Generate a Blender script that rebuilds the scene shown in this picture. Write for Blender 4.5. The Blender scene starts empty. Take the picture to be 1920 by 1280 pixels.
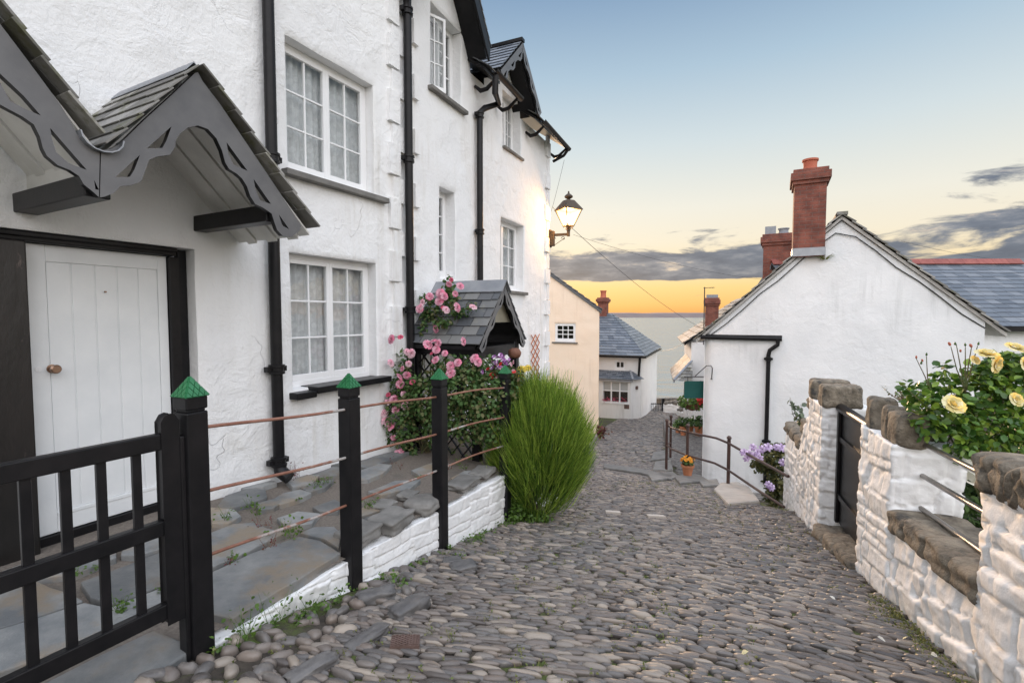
import bpy, bmesh, math, random
import numpy as np
from mathutils import Vector, Matrix, noise

random.seed(7)
rng = np.random.default_rng(7)
C = bpy.context.scene.collection
SC = bpy.context.scene
rad = math.radians

# ------------------------------------------------------------------ camera
FOC = 930.0                                   # focal length in photo pixels (1920 wide)
PITCH = math.atan(47 / FOC)                   # the sea horizon lies 47 px above the picture centre
cam_d = bpy.data.cameras.new('camera')
cam = bpy.data.objects.new('camera', cam_d)
C.objects.link(cam)
cam_d.sensor_width = 36
cam_d.lens = 36 * FOC / 1920
cam_d.clip_start = 0.05
cam_d.clip_end = 120000
cam.location = (0, 0, 0)
cam.rotation_euler = (rad(90) - PITCH, 0, 0)
SC.camera = cam
SC.render.resolution_x, SC.render.resolution_y = 1024, 682
SC.view_settings.view_transform = 'Standard'
SC.view_settings.look = 'None'
SC.view_settings.exposure = 0.0
SC.view_settings.gamma = 1.0
SC.cycles.use_denoising = True
SC.cycles.max_bounces = 6
SC.cycles.diffuse_bounces = 4
SC.cycles.glossy_bounces = 3
SC.cycles.transparent_max_bounces = 10
SC.cycles.sample_clamp_indirect = 6

def lin(r, g, b):
    f = lambda c: ((c / 255 + 0.055) / 1.055) ** 2.4 if c > 10 else c / 255 / 12.92
    return (f(r), f(g), f(b), 1)

# ------------------------------------------------------------------ sky
SUN_AZ, SUN_EL = rad(5.0), rad(7.5)           # sunset glow over the sea
world = bpy.data.worlds.new('World')
SC.world = world
world.use_nodes = True
nt = world.node_tree
nt.nodes.clear()
N, L = nt.nodes.new, nt.links.new
def nd(tree, typ, **kw):
    n = tree.nodes.new(typ)
    for k, v in kw.items():
        setattr(n, k, v)
    return n
def ramp(tree, fac, stops, interp='LINEAR'):
    r = nd(tree, 'ShaderNodeValToRGB')
    r.color_ramp.interpolation = interp
    e = r.color_ramp.elements
    while len(e) < len(stops):
        e.new(0.5)
    for el, (p, c) in zip(e, stops):
        el.position = p
        el.color = c if len(c) == 4 else (*c, 1)
    if fac is not None:
        tree.links.new(fac, r.inputs[0])
    return r
def mth(tree, op, a, b=None, clamp=False):
    m = nd(tree, 'ShaderNodeMath', operation=op, use_clamp=clamp)
    for i, x in enumerate((a, b)):
        if x is None:
            continue
        if isinstance(x, (int, float)):
            m.inputs[i].default_value = x
        else:
            tree.links.new(x, m.inputs[i])
    return m.outputs[0]
def mixc(tree, fac, a, b, blend='MIX'):
    m = nd(tree, 'ShaderNodeMix', data_type='RGBA', blend_type=blend)
    for sock, x in ((m.inputs[0], fac), (m.inputs[6], a), (m.inputs[7], b)):
        if isinstance(x, (int, float)):
            sock.default_value = x
        elif isinstance(x, tuple):
            sock.default_value = x if len(x) == 4 else (*x, 1)
        else:
            tree.links.new(x, sock)
    return m.outputs[2]

def g(v):
    return (v, v, v, 1)
def scl(c, k):
    return (c[0] * k, c[1] * k, c[2] * k, 1)
tc = N('ShaderNodeTexCoord')
sep = N('ShaderNodeSeparateXYZ'); L(tc.outputs['Generated'], sep.inputs[0])
dz = mth(nt, 'MAXIMUM', sep.outputs[2], 0.0)
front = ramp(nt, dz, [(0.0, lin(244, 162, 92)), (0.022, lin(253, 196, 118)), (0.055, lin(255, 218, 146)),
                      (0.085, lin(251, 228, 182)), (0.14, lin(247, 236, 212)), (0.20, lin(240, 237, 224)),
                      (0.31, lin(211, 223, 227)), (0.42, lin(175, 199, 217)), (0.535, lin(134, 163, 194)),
                      (0.72, scl(lin(205, 218, 240), 1.3)), (1.0, scl(lin(222, 232, 250), 2.2))])  # overhead stops, out of view, brightened to light the walls
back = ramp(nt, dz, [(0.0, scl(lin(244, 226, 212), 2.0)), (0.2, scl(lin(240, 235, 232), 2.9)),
                     (0.6, scl(lin(234, 236, 243), 3.2)), (1.0, scl(lin(222, 232, 250), 2.3))])  # unseen sky behind the camera, made extra bright to light the walls
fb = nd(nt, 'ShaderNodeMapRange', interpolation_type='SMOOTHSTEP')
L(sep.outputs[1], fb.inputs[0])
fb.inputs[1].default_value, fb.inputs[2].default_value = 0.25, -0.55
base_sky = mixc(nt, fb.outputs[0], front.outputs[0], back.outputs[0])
# clouds: noise stretched along the horizon, gated by elevation
cv = N('ShaderNodeCombineXYZ')
hx = mth(nt, 'MULTIPLY', sep.outputs[0], 3.2)
hy = mth(nt, 'MULTIPLY', sep.outputs[1], 3.2)
hz = mth(nt, 'MULTIPLY', dz, 13.0)
for i, s in enumerate((hx, hy, hz)):
    L(s, cv.inputs[i])
n1 = nd(nt, 'ShaderNodeTexNoise'); L(cv.outputs[0], n1.inputs['Vector'])
n1.inputs['Scale'].default_value = 2.1; n1.inputs['Detail'].default_value = 10; n1.inputs['Roughness'].default_value = 0.6
n1.inputs['Distortion'].default_value = 0.3
# main bank: dense between about 3.7 and 8 degrees
bank = ramp(nt, dz, [(0.0, g(0)), (0.066, g(0.0)), (0.076, g(0.46)), (0.098, g(0.42)), (0.116, g(0.27)), (0.132, g(0.10)), (0.155, g(0.0))])
wisp = ramp(nt, dz, [(0.0, g(0)), (0.01, g(0.22)), (0.05, g(0.16)), (0.07, g(0.20)), (0.14, g(0.26)), (0.165, g(0.19)), (0.21, g(0.12)), (0.25, g(0.0))])
wr = nd(nt, 'ShaderNodeMapRange', interpolation_type='SMOOTHSTEP')      # the wisps thicken to the right
L(sep.outputs[0], wr.inputs[0]); wr.inputs[1].default_value, wr.inputs[2].default_value = 0.28, 0.62
br = nd(nt, 'ShaderNodeMapRange', interpolation_type='SMOOTHSTEP')
L(sep.outputs[0], br.inputs[0]); br.inputs[1].default_value, br.inputs[2].default_value = 0.60, 0.40
wv = mth(nt, 'MULTIPLY', wisp.outputs[0], mth(nt, 'ADD', mth(nt, 'MULTIPLY', wr.outputs[0], 0.75), 0.30))
bv = mth(nt, 'MULTIPLY', bank.outputs[0], mth(nt, 'ADD', mth(nt, 'MULTIPLY', br.outputs[0], 0.75), 0.25))
dens = mth(nt, 'ADD', n1.outputs[0], mth(nt, 'ADD', bv, wv))
cl = nd(nt, 'ShaderNodeMapRange', interpolation_type='SMOOTHSTEP')
L(dens, cl.inputs[0]); cl.inputs[1].default_value, cl.inputs[2].default_value = 0.70, 0.82
n2 = nd(nt, 'ShaderNodeTexNoise'); L(cv.outputs[0], n2.inputs['Vector'])
n2.inputs['Scale'].default_value = 3.6; n2.inputs['Detail'].default_value = 8; n2.inputs['Roughness'].default_value = 0.62
cshade = ramp(nt, n2.outputs[0], [(0.32, lin(90, 100, 118)), (0.50, lin(112, 121, 137)), (0.60, lin(142, 146, 156)), (0.70, lin(226, 208, 188))])
cback = mixc(nt, fb.outputs[0], cshade.outputs[0], lin(225, 225, 235))
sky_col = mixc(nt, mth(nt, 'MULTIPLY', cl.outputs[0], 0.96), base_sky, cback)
below = mth(nt, 'LESS_THAN', sep.outputs[2], -0.002)
sky_col = mixc(nt, below, sky_col, lin(120, 118, 112))
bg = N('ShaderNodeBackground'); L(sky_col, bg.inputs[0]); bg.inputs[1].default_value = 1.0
sk = nd(nt, 'ShaderNodeTexSky', sky_type='NISHITA', sun_disc=False)
sk.sun_elevation, sk.sun_rotation = SUN_EL, SUN_AZ
bg2 = N('ShaderNodeBackground'); L(sk.outputs[0], bg2.inputs[0]); bg2.inputs[1].default_value = 0.003
ads = N('ShaderNodeAddShader'); L(bg.outputs[0], ads.inputs[0]); L(bg2.outputs[0], ads.inputs[1])
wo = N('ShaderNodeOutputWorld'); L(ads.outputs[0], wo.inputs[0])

# ------------------------------------------------------------------ low warm sun
sun_d = bpy.data.lights.new('sun', 'SUN')
sun_d.energy = 3.5
sun_d.angle = rad(8)
sun_d.color = (1.0, 0.66, 0.40)
sun = bpy.data.objects.new('sun', sun_d)
C.objects.link(sun)
sd = Vector((math.sin(SUN_AZ) * math.cos(SUN_EL), math.cos(SUN_AZ) * math.cos(SUN_EL), math.sin(SUN_EL)))
sun.rotation_euler = (-sd).to_track_quat('-Z', 'Y').to_euler()
sun.location = sd * 60

# ------------------------------------------------------------------ projection helpers
CP, SP = math.cos(PITCH), math.sin(PITCH)
def ray(px, py):
    a, b = (px - 960) / FOC, (640 - py) / FOC
    return np.array([a, CP + SP * b, -SP + CP * b])
def at(px, py, Y):
    r = ray(px, py)
    return r * (Y / r[1])
class Fr:
    """A vertical frame: a runs along it, i to its left, z up."""
    def __init__(s, ox, oy, dx, dy):
        k = math.hypot(dx, dy)
        s.o = np.array([ox, oy, 0.0]); s.d = np.array([dx / k, dy / k, 0.0]); s.n = np.array([-dy / k, dx / k, 0.0])
        s.ang = math.atan2(dy, dx)
    def w(s, a, i, z):
        p = s.o + s.d * a + s.n * i
        return (p[0], p[1], z)
    def pix(s, px, py, i=0.0):
        r = ray(px, py)
        q = s.o + s.n * i
        t = q.dot(s.n) / r.dot(s.n)
        p = r * t
        return float((p - s.o).dot(s.d)), float(p[2])
    def loc(s, x, y):
        p = np.array([x, y, 0]) - s.o
        return float(p.dot(s.d)), float(p.dot(s.n))

def vp_dir(x):
    return ((x - 960) / FOC, 1.0)
F1 = Fr(-4.25, 0, *vp_dir(1450))              # facade of the nearest house (houses lie at i > 0)
a2, _ = F1.pix(765, 440)
c2 = F1.w(a2, 0, 0)
F2 = Fr(c2[0], c2[1], *vp_dir(1380))          # facade of the second house
FP = Fr(-2.4, 0, *vp_dir(1385))               # the line of fence posts (terrace at i > 0)
FH = Fr(4.26, 11.0, 0.885, -0.466)            # gable end of the right-hand house

SLOPE = 0.204
def road_t(x, y):
    return 0.208 * x + 0.978 * y
def road_z(x, y):
    t = road_t(x, y)
    z = -1.132 - SLOPE * min(t, 13.0)
    if t > 13:
        z -= 0.10 * (min(t, 27) - 13)
    if t > 27:
        z -= 0.05 * (t - 27)
    return z
def road_pt(px, py):
    r = ray(px, py)
    lo, hi = 0.3, 60.0
    for _ in range(50):
        m = (lo + hi) / 2
        if r[2] * m > road_z(r[0] * m, r[1] * m):
            lo = m
        else:
            hi = m
    return r * lo
def terr_z(x, y):
    a, i = F1.loc(x, y)
    return -1.37 - 0.06 * max(0, a - 4) - 0.07 * max(0, -i)
def terr_pt(px, py, dz=0.0):
    r = ray(px, py)
    lo, hi = 0.3, 30.0
    for _ in range(50):
        m = (lo + hi) / 2
        if r[2] * m > terr_z(r[0] * m, r[1] * m) + dz:
            lo = m
        else:
            hi = m
    return r * lo
_p0, _p1 = road_pt(1830, 1270), road_pt(1490, 960)
FR = Fr(_p0[0], _p0[1], _p1[0] - _p0[0], _p1[1] - _p0[1])   # street face of the right-hand garden walls (street at i > 0)

# ------------------------------------------------------------------ materials
def M(name, c1, c2=None, scale=6, rough=0.7, bump=0.0, bscale=30, metal=0, isl=0.0, detail=6, spec=0.5,
      pal=None, bd=0.01, stretch=(1, 1, 1), c3=None, c3scale=1.5, c3at=(0.55, 0.7), trans=0.0, coat=0.0, dist=0.0):
    m = bpy.data.materials.new(name)
    m.use_nodes = True
    t = m.node_tree
    p = t.nodes['Principled BSDF']
    p.inputs['Roughness'].default_value = rough
    p.inputs['Metallic'].default_value = metal
    p.inputs['Specular IOR Level'].default_value = spec
    if coat:
        p.inputs['Coat Weight'].default_value = coat
        p.inputs['Coat Roughness'].default_value = 0.15
    tc = nd(t, 'ShaderNodeTexCoord')
    mp = nd(t, 'ShaderNodeMapping')
    mp.inputs['Scale'].default_value = stretch
    t.links.new(tc.outputs['Object'], mp.inputs[0])
    def nz(sc, det=6, ro=0.55, di=0.0):
        n = nd(t, 'ShaderNodeTexNoise')
        t.links.new(mp.outputs[0], n.inputs['Vector'])
        n.inputs['Scale'].default_value = sc; n.inputs['Detail'].default_value = det
        n.inputs['Roughness'].default_value = ro; n.inputs['Distortion'].default_value = di
        return n.outputs[0]
    c1 = (*c1, 1) if len(c1) == 3 else c1
    col = None
    if pal:
        geo = nd(t, 'ShaderNodeNewGeometry')
        k = len(pal)
        col = ramp(t, geo.outputs['Random Per Island'], [((q + 0.0) / k, c) for q, c in enumerate(pal)], 'LINEAR').outputs[0]
    if c2 is not None:
        r = ramp(t, nz(scale, detail, 0.6), [(0.35, c1), (0.65, c2)])
        col = r.outputs[0] if col is None else mixc(t, 0.5, col, r.outputs[0])
    if col is None:
        col = c1
    if c3 is not None:
        f = nd(t, 'ShaderNodeMapRange', interpolation_type='SMOOTHSTEP')
        t.links.new(nz(c3scale, 8, 0.65), f.inputs[0])
        f.inputs[1].default_value, f.inputs[2].default_value = c3at
        col = mixc(t, f.outputs[0], col, c3)
    if isl:
        geo = nd(t, 'ShaderNodeNewGeometry')
        mr = nd(t, 'ShaderNodeMapRange')
        t.links.new(geo.outputs['Random Per Island'], mr.inputs[0])
        mr.inputs[3].default_value, mr.inputs[4].default_value = 1 - isl, 1 + isl
        hs = nd(t, 'ShaderNodeHueSaturation')
        t.links.new(mr.outputs[0], hs.inputs['Value'])
        if isinstance(col, tuple):
            hs.inputs['Color'].default_value = col
        else:
            t.links.new(col, hs.inputs['Color'])
        col = hs.outputs[0]
    if isinstance(col, tuple):
        p.inputs['Base Color'].default_value = col
    else:
        t.links.new(col, p.inputs['Base Color'])
    if bump:
        b = nd(t, 'ShaderNodeBump')
        b.inputs['Strength'].default_value = bump
        b.inputs['Distance'].default_value = bd
        t.links.new(nz(bscale, 7, 0.62, dist), b.inputs['Height'])
        t.links.new(b.outputs[0], p.inputs['Normal'])
    if trans:
        tr = nd(t, 'ShaderNodeBsdfTranslucent')
        if isinstance(col, tuple):
            tr.inputs[0].default_value = col
        else:
            t.links.new(col, tr.inputs[0])
        mx = nd(t, 'ShaderNodeMixShader'); mx.inputs[0].default_value = trans
        t.links.new(p.outputs[0], mx.inputs[1]); t.links.new(tr.outputs[0], mx.inputs[2])
        t.links.new(mx.outputs[0], t.nodes['Material Output'].inputs[0])
    return m

def plaster(name, c, c2, bs=1.0, stain=None, streak=None, cracks=0.0):
    """limewashed roughcast: trowel marks, fine grain, a few faint stains"""
    m = M(name, c, c2, scale=1.3, rough=0.75, c3=stain, c3scale=1.1, c3at=(0.6, 0.8))
    t = m.node_tree
    p = t.nodes['Principled BSDF']
    tc = nd(t, 'ShaderNodeTexCoord')
    def nz(sc, det, ro, di):
        n = nd(t, 'ShaderNodeTexNoise'); t.links.new(tc.outputs['Object'], n.inputs['Vector'])
        n.inputs['Scale'].default_value = sc; n.inputs['Detail'].default_value = det
        n.inputs['Roughness'].default_value = ro; n.inputs['Distortion'].default_value = di
        return n.outputs[0]
    vo = nd(t, 'ShaderNodeTexVoronoi', feature='SMOOTH_F1')
    wv = nd(t, 'ShaderNodeVectorMath', operation='ADD')
    n0 = nd(t, 'ShaderNodeTexNoise'); t.links.new(tc.outputs['Object'], n0.inputs['Vector']); n0.inputs['Scale'].default_value = 3
    t.links.new(tc.outputs['Object'], wv.inputs[0]); t.links.new(n0.outputs['Color'], wv.inputs[1])
    t.links.new(wv.outputs[0], vo.inputs['Vector']); vo.inputs['Scale'].default_value = 3.5
    msk = nd(t, 'ShaderNodeMapRange'); t.links.new(nz(0.9, 3, 0.5, 0.0), msk.inputs[0]); msk.inputs[1].default_value, msk.inputs[2].default_value = 0.38, 0.62; msk.inputs[3].default_value, msk.inputs[4].default_value = 0.25, 1.0
    h = mth(t, 'ADD', mth(t, 'MULTIPLY', mth(t, 'MULTIPLY', nz(5, 7, 0.62, 0.6), msk.outputs[0]), 1.15), mth(t, 'MULTIPLY', nz(30, 5, 0.6, 0.3), 0.24))
    h = mth(t, 'ADD', h, mth(t, 'MULTIPLY', vo.outputs[0], 0.16))
    src = p.inputs['Base Color'].links[0].from_socket
    if streak:                                    # old run-off: soft grey streaks down the wall
        mp2 = nd(t, 'ShaderNodeMapping'); mp2.inputs['Scale'].default_value = (7, 7, .55); t.links.new(tc.outputs['Object'], mp2.inputs[0])
        ns = nd(t, 'ShaderNodeTexNoise'); t.links.new(mp2.outputs[0], ns.inputs['Vector']); ns.inputs['Scale'].default_value = 1; ns.inputs['Detail'].default_value = 7; ns.inputs['Roughness'].default_value = .65
        big = nd(t, 'ShaderNodeMapRange', interpolation_type='SMOOTHSTEP'); t.links.new(nz(.55, 3, .5, 0), big.inputs[0]); big.inputs[1].default_value, big.inputs[2].default_value = .46, .62
        sm = nd(t, 'ShaderNodeMapRange', interpolation_type='SMOOTHSTEP'); t.links.new(ns.outputs[0], sm.inputs[0]); sm.inputs[1].default_value, sm.inputs[2].default_value = .45, .72
        src = mixc(t, mth(t, 'MULTIPLY', mth(t, 'MULTIPLY', sm.outputs[0], big.outputs[0]), .8), src, streak)
    if cracks:                                    # a few hairline cracks
        v2 = nd(t, 'ShaderNodeTexVoronoi', feature='DISTANCE_TO_EDGE'); t.links.new(wv.outputs[0], v2.inputs['Vector']); v2.inputs['Scale'].default_value = 0.75
        cm_ = nd(t, 'ShaderNodeMapRange'); t.links.new(v2.outputs[0], cm_.inputs[0]); cm_.inputs[1].default_value, cm_.inputs[2].default_value = 0.0, 0.0028; cm_.inputs[3].default_value, cm_.inputs[4].default_value = 1.0, 0.0
        gate_ = nd(t, 'ShaderNodeMapRange'); t.links.new(nz(1.3, 2, .5, 0), gate_.inputs[0]); gate_.inputs[1].default_value, gate_.inputs[2].default_value = .58, .66
        cf = mth(t, 'MULTIPLY', cm_.outputs[0], gate_.outputs[0])
        src = mixc(t, mth(t, 'MULTIPLY', cf, cracks), src, (.42, .41, .40))
        h = mth(t, 'SUBTRACT', h, mth(t, 'MULTIPLY', cf, .25))
    t.links.new(src, p.inputs['Base Color'])
    b = nd(t, 'ShaderNodeBump'); b.inputs['Strength'].default_value = min(1.0, 0.75 * bs); b.inputs['Distance'].default_value = 0.036
    t.links.new(h, b.inputs['Height']); t.links.new(b.outputs[0], p.inputs['Normal'])
    return m

W_PLASTER = plaster('white_plaster', (0.80, 0.80, 0.80), (0.84, 0.84, 0.835), 1.0, stain=(0.74, 0.72, 0.68), streak=(.66, .64, .60), cracks=.35)
W_GABLE = plaster('gable_plaster', (0.74, 0.745, 0.75), (0.82, 0.82, 0.82), 0.6, stain=(0.68, 0.68, 0.67), streak=(.58, .585, .58), cracks=.25)
W_PEACH = plaster('peach_plaster', (0.88, 0.70, 0.54), (0.89, 0.73, 0.58), 0.3, streak=(.74, .58, .44))
W_FAR = plaster('far_plaster', (0.76, 0.75, 0.74), (0.82, 0.81, 0.79), 0.3, streak=(.6, .58, .55))
W_STONE = M('painted_stone', (0.79, 0.785, 0.775), (0.87, 0.865, 0.855), scale=6, rough=0.68, bump=0.5, bscale=22, bd=0.012,
            c3=(0.55, 0.53, 0.47), c3scale=4.2, c3at=(0.64, 0.82))
W_PAINT = M('white_gloss_paint', (0.80, 0.80, 0.80), (0.84, 0.84, 0.84), scale=3, rough=0.35)
DOOR_PAINT = M('door_paint', (0.72, 0.74, 0.75), (0.78, 0.795, 0.80), scale=4, rough=0.38, bump=0.12, bscale=60)
BLACK = M('black_paint', (0.008, 0.008, 0.009), (0.014, 0.013, 0.014), scale=9, rough=0.36, spec=0.22, bump=0.12, bscale=50, bd=0.004)
BLACK_OLD = M('weathered_black_timber', (0.007, 0.007, 0.007), (0.020, 0.017, 0.016), scale=5, rough=0.34, bump=0.5, bscale=30,
              bd=0.006, stretch=(1, 1, 0.3), c3=(0.095, 0.072, 0.064), c3scale=7, c3at=(0.58, 0.63))
BOARD_SHEEN = M('board_sky_sheen', (0.105, 0.105, 0.11), (0.145, 0.143, 0.145), scale=5, rough=0.42, bump=0.15, bscale=40, bd=0.004)  # black boards; the sky's reflection is put into this grey
SOFFIT = M('soffit_boards', (0.66, 0.65, 0.62), (0.76, 0.75, 0.72), scale=6, rough=0.6)
SLATE_PAL = [(0.060, 0.066, 0.074), (0.105, 0.112, 0.122), (0.135, 0.138, 0.142), (0.080, 0.085, 0.092), (0.16, 0.16, 0.155)]
SLATE = M('roof_slate', (0.1, 0.1, 0.11), None, rough=0.5, pal=[(*c, 1) for c in SLATE_PAL], isl=0.15, bump=0.3, bscale=40,
          c3=(0.19, 0.185, 0.16), c3scale=7, c3at=(0.58, 0.72))
SLATE_MOSS = M('mossy_slate', (0.1, 0.1, 0.1), None, rough=0.7, pal=[(*c, 1) for c in ((0.15, 0.143, 0.132), (0.23, 0.22, 0.20), (0.12, 0.116, 0.108), (0.29, 0.28, 0.26))],
               isl=0.2, bump=0.5, bscale=30, c3=(0.10, 0.10, 0.04), c3scale=6, c3at=(0.5, 0.7))
SLATE_BLUE = M('blue_slate', (0.1, 0.1, 0.1), None, rough=0.42, pal=[(*c, 1) for c in ((0.085, 0.10, 0.122), (0.125, 0.142, 0.165), (0.10, 0.115, 0.138), (0.15, 0.163, 0.182))],
               isl=0.12, bump=0.2, bscale=30)
LEAD = M('lead_sheet', (0.26, 0.275, 0.30), (0.36, 0.37, 0.39), scale=4, rough=0.42, metal=0.5)
FLAG = M('flagstone', (0.135, 0.143, 0.148), (0.26, 0.26, 0.25), scale=4.5, rough=0.62, isl=0.32, bump=0.6, bscale=16, bd=0.012,
         c3=(0.23, 0.185, 0.135), c3scale=2.6, c3at=(0.47, 0.66))
COPING = M('coping_stone', (0.095, 0.078, 0.058), (0.21, 0.178, 0.135), scale=12, rough=0.85, isl=0.25, bump=0.9, bscale=30, bd=0.02,
           c3=(0.05, 0.046, 0.04), c3scale=9, c3at=(0.52, 0.66))
GREY_STONE = M('grey_edge_stone', (0.13, 0.125, 0.115), (0.22, 0.21, 0.195), scale=5, rough=0.75, isl=0.2, bump=0.45, bscale=26, bd=0.01)
KERB = M('kerb_block_stone', (0.085, 0.082, 0.082), (0.155, 0.145, 0.135), scale=7, rough=0.55, isl=0.2, bump=0.5, bscale=24, bd=0.01, c3=(0.20, 0.18, 0.155), c3scale=6, c3at=(0.55, 0.75))
COBBLE = M('cobble', (0.1, 0.1, 0.1), None, rough=0.42, pal=[(*c, 1) for c in ((0.090, 0.077, 0.070), (0.142, 0.119, 0.105), (0.225, 0.188, 0.160), (0.118, 0.112, 0.108), (0.178, 0.142, 0.118), (0.31, 0.26, 0.21), (0.104, 0.095, 0.090))],
           isl=0.18, bump=0.35, bscale=55, bd=0.006, c3=(0.22, 0.20, 0.175), c3scale=16, c3at=(0.56, 0.78))
EARTH = M('joint_earth', (0.040, 0.032, 0.025), (0.085, 0.068, 0.05), scale=14, rough=0.95, bump=0.9, bscale=80, bd=0.01,
          c3=(0.085, 0.11, 0.024), c3scale=3.4, c3at=(0.45, 0.58))
GRIT = M('gritty_concrete', (0.14, 0.118, 0.098), (0.215, 0.182, 0.152), scale=60, rough=0.95, bump=0.7, bscale=120, bd=0.005,
         c3=(0.12, 0.11, 0.095), c3scale=2.5, c3at=(0.5, 0.75))
CEMENT = M('plaster_block', (0.36, 0.32, 0.28), (0.46, 0.42, 0.37), scale=5, rough=0.85, bump=0.3, bscale=50)
GREEN_CAP = M('green_paint', (0.018, 0.125, 0.045), (0.030, 0.175, 0.068), scale=10, rough=0.4)
RUST = M('rusty_rail', (0.22, 0.095, 0.062), (0.33, 0.165, 0.115), scale=14, rough=0.55, c3=(0.42, 0.40, 0.38), c3scale=1.7, c3at=(0.56, 0.62), metal=0.2)
RUST_DARK = M('brown_iron_paint', (0.045, 0.024, 0.020), (0.085, 0.045, 0.036), scale=8, rough=0.42, bump=0.2, bscale=60, bd=0.003)
STEEL = M('worn_steel', (0.17, 0.155, 0.14), (0.30, 0.28, 0.26), scale=9, rough=0.33, metal=0.85)
IRON = M('cast_iron', (0.10, 0.062, 0.050), (0.15, 0.095, 0.08), scale=14, rough=0.6, bump=0.3, bscale=60)
BRASS = M('aged_brass', (0.30, 0.19, 0.13), (0.38, 0.25, 0.18), scale=10, rough=0.3, metal=0.8)
LAMP_METAL = M('lantern_metal', (0.060, 0.042, 0.024), (0.09, 0.06, 0.035), scale=10, rough=0.5, metal=0.3)
TERRA = M('terracotta', (0.40, 0.145, 0.065), (0.50, 0.21, 0.11), scale=7, rough=0.8)
WOOD_OR = M('orange_lath', (0.42, 0.14, 0.06), None, rough=0.7)
STEM = M('plant_stem', (0.10, 0.075, 0.04), (0.07, 0.09, 0.03), scale=12, rough=0.8)
STEM_G = M('green_stem', (0.075, 0.10, 0.03), (0.10, 0.06, 0.035), scale=9, rough=0.7)
def leafmat(name, pal, rough=0.45, tr=0.25):
    return M(name, (0.1, 0.1, 0.1), None, rough=rough, pal=[(*c, 1) for c in pal], isl=0.25, trans=tr)
LEAF_ROSE = leafmat('rose_leaf', [(0.038, 0.095, 0.020), (0.060, 0.135, 0.028), (0.095, 0.170, 0.036), (0.050, 0.115, 0.030), (0.085, 0.16, 0.04), (0.12, 0.12, 0.045)], 0.65)
LEAF_YEL = leafmat('glossy_rose_leaf', [(0.038, 0.105, 0.020), (0.070, 0.160, 0.026), (0.120, 0.235, 0.030), (0.042, 0.10, 0.026), (0.18, 0.28, 0.036)], 0.38, 0.3)
LEAF_LAV = leafmat('lavender_stem', [(0.060, 0.130, 0.014), (0.110, 0.215, 0.022), (0.170, 0.290, 0.030), (0.30, 0.40, 0.060)], 0.6, 0.35)
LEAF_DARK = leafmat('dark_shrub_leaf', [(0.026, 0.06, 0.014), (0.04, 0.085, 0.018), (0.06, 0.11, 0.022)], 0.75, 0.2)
LEAF_WEED = leafmat('weed_leaf', [(0.085, 0.17, 0.022), (0.13, 0.23, 0.034), (0.07, 0.13, 0.02)], 0.55, 0.3)
LEAF_RED = leafmat('red_weed_leaf', [(0.15, 0.035, 0.04), (0.20, 0.05, 0.05), (0.13, 0.06, 0.035)], 0.55, 0.3)
PETAL_PINK = leafmat('pink_petal', [(0.72, 0.26, 0.37), (0.78, 0.36, 0.47), (0.80, 0.50, 0.57), (0.68, 0.20, 0.31)], 0.6, 0.25)
PETAL_PALE = leafmat('pale_pink_petal', [(0.80, 0.46, 0.53), (0.82, 0.60, 0.64), (0.76, 0.38, 0.47)], 0.6, 0.25)
PETAL_DEEP = leafmat('deep_pink_petal', [(0.66, 0.10, 0.19), (0.72, 0.17, 0.26), (0.60, 0.07, 0.14)], 0.6, 0.25)
PETAL_YEL = leafmat('yellow_petal', [(0.85, 0.69, 0.22), (0.86, 0.76, 0.38), (0.87, 0.82, 0.56), (0.84, 0.60, 0.16)], 0.6, 0.3)
PETAL_ORANGE = leafmat('orange_petal', [(0.82, 0.26, 0.02), (0.85, 0.40, 0.03)], 0.6, 0.2)
PETAL_PURPLE = leafmat('purple_petal', [(0.46, 0.30, 0.58), (0.58, 0.42, 0.66), (0.68, 0.54, 0.74)], 0.6, 0.25)
PETAL_VIOLET = leafmat('violet_petal', [(0.22, 0.04, 0.24), (0.40, 0.12, 0.42), (0.70, 0.60, 0.74)], 0.6, 0.2)
PETAL_RED = leafmat('red_petal', [(0.60, 0.02, 0.02), (0.70, 0.06, 0.05)], 0.6, 0.2)
PETAL_WHITE = leafmat('white_petal', [(0.82, 0.82, 0.78), (0.80, 0.78, 0.70)], 0.5, 0.25)
BUD = leafmat('rose_bud', [(0.45, 0.10, 0.04), (0.50, 0.22, 0.06), (0.32, 0.09, 0.05)], 0.6, 0.1)
SIGN_GREEN = M('sign_green', (0.010, 0.070, 0.062), (0.014, 0.085, 0.075), scale=3, rough=0.6, spec=0.25)
ROCK = M('rubble_rock', (0.10, 0.088, 0.075), (0.19, 0.17, 0.145), scale=6, rough=0.9, bump=0.8, bscale=14, bd=0.03)
PATHSET = M('small_setts', (0.09, 0.083, 0.078), (0.26, 0.24, 0.22), scale=13, rough=0.8, bump=1.0, bscale=14, bd=0.05)
RED_TILE = M('red_ridge_tile', (0.21, 0.055, 0.045), (0.29, 0.09, 0.07), scale=6, rough=0.7, isl=0.15)
GREY_POT = M('grey_chimney_pot', (0.20, 0.22, 0.25), (0.27, 0.29, 0.31), scale=6, rough=0.7)
RED_POT = M('red_chimney_pot', (0.38, 0.095, 0.05), (0.44, 0.13, 0.07), scale=6, rough=0.7)
BLIND = M('window_blind', (0.45, 0.46, 0.45), None, rough=0.8)
ROOM_DARK = M('room_darkness', (0.06, 0.055, 0.05), None, rough=0.9)  # dimness of unlit rooms put into the colour
WIRE = M('black_cable', (0.03, 0.03, 0.032), None, rough=0.6)
BASKET = M('brown_basket', (0.12, 0.045, 0.025), (0.18, 0.075, 0.045), scale=20, rough=0.7, bump=0.5, bscale=60)
COVER_STONE = M('pale_cover', (0.50, 0.44, 0.38), (0.56, 0.50, 0.44), scale=12, rough=0.7)
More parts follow.
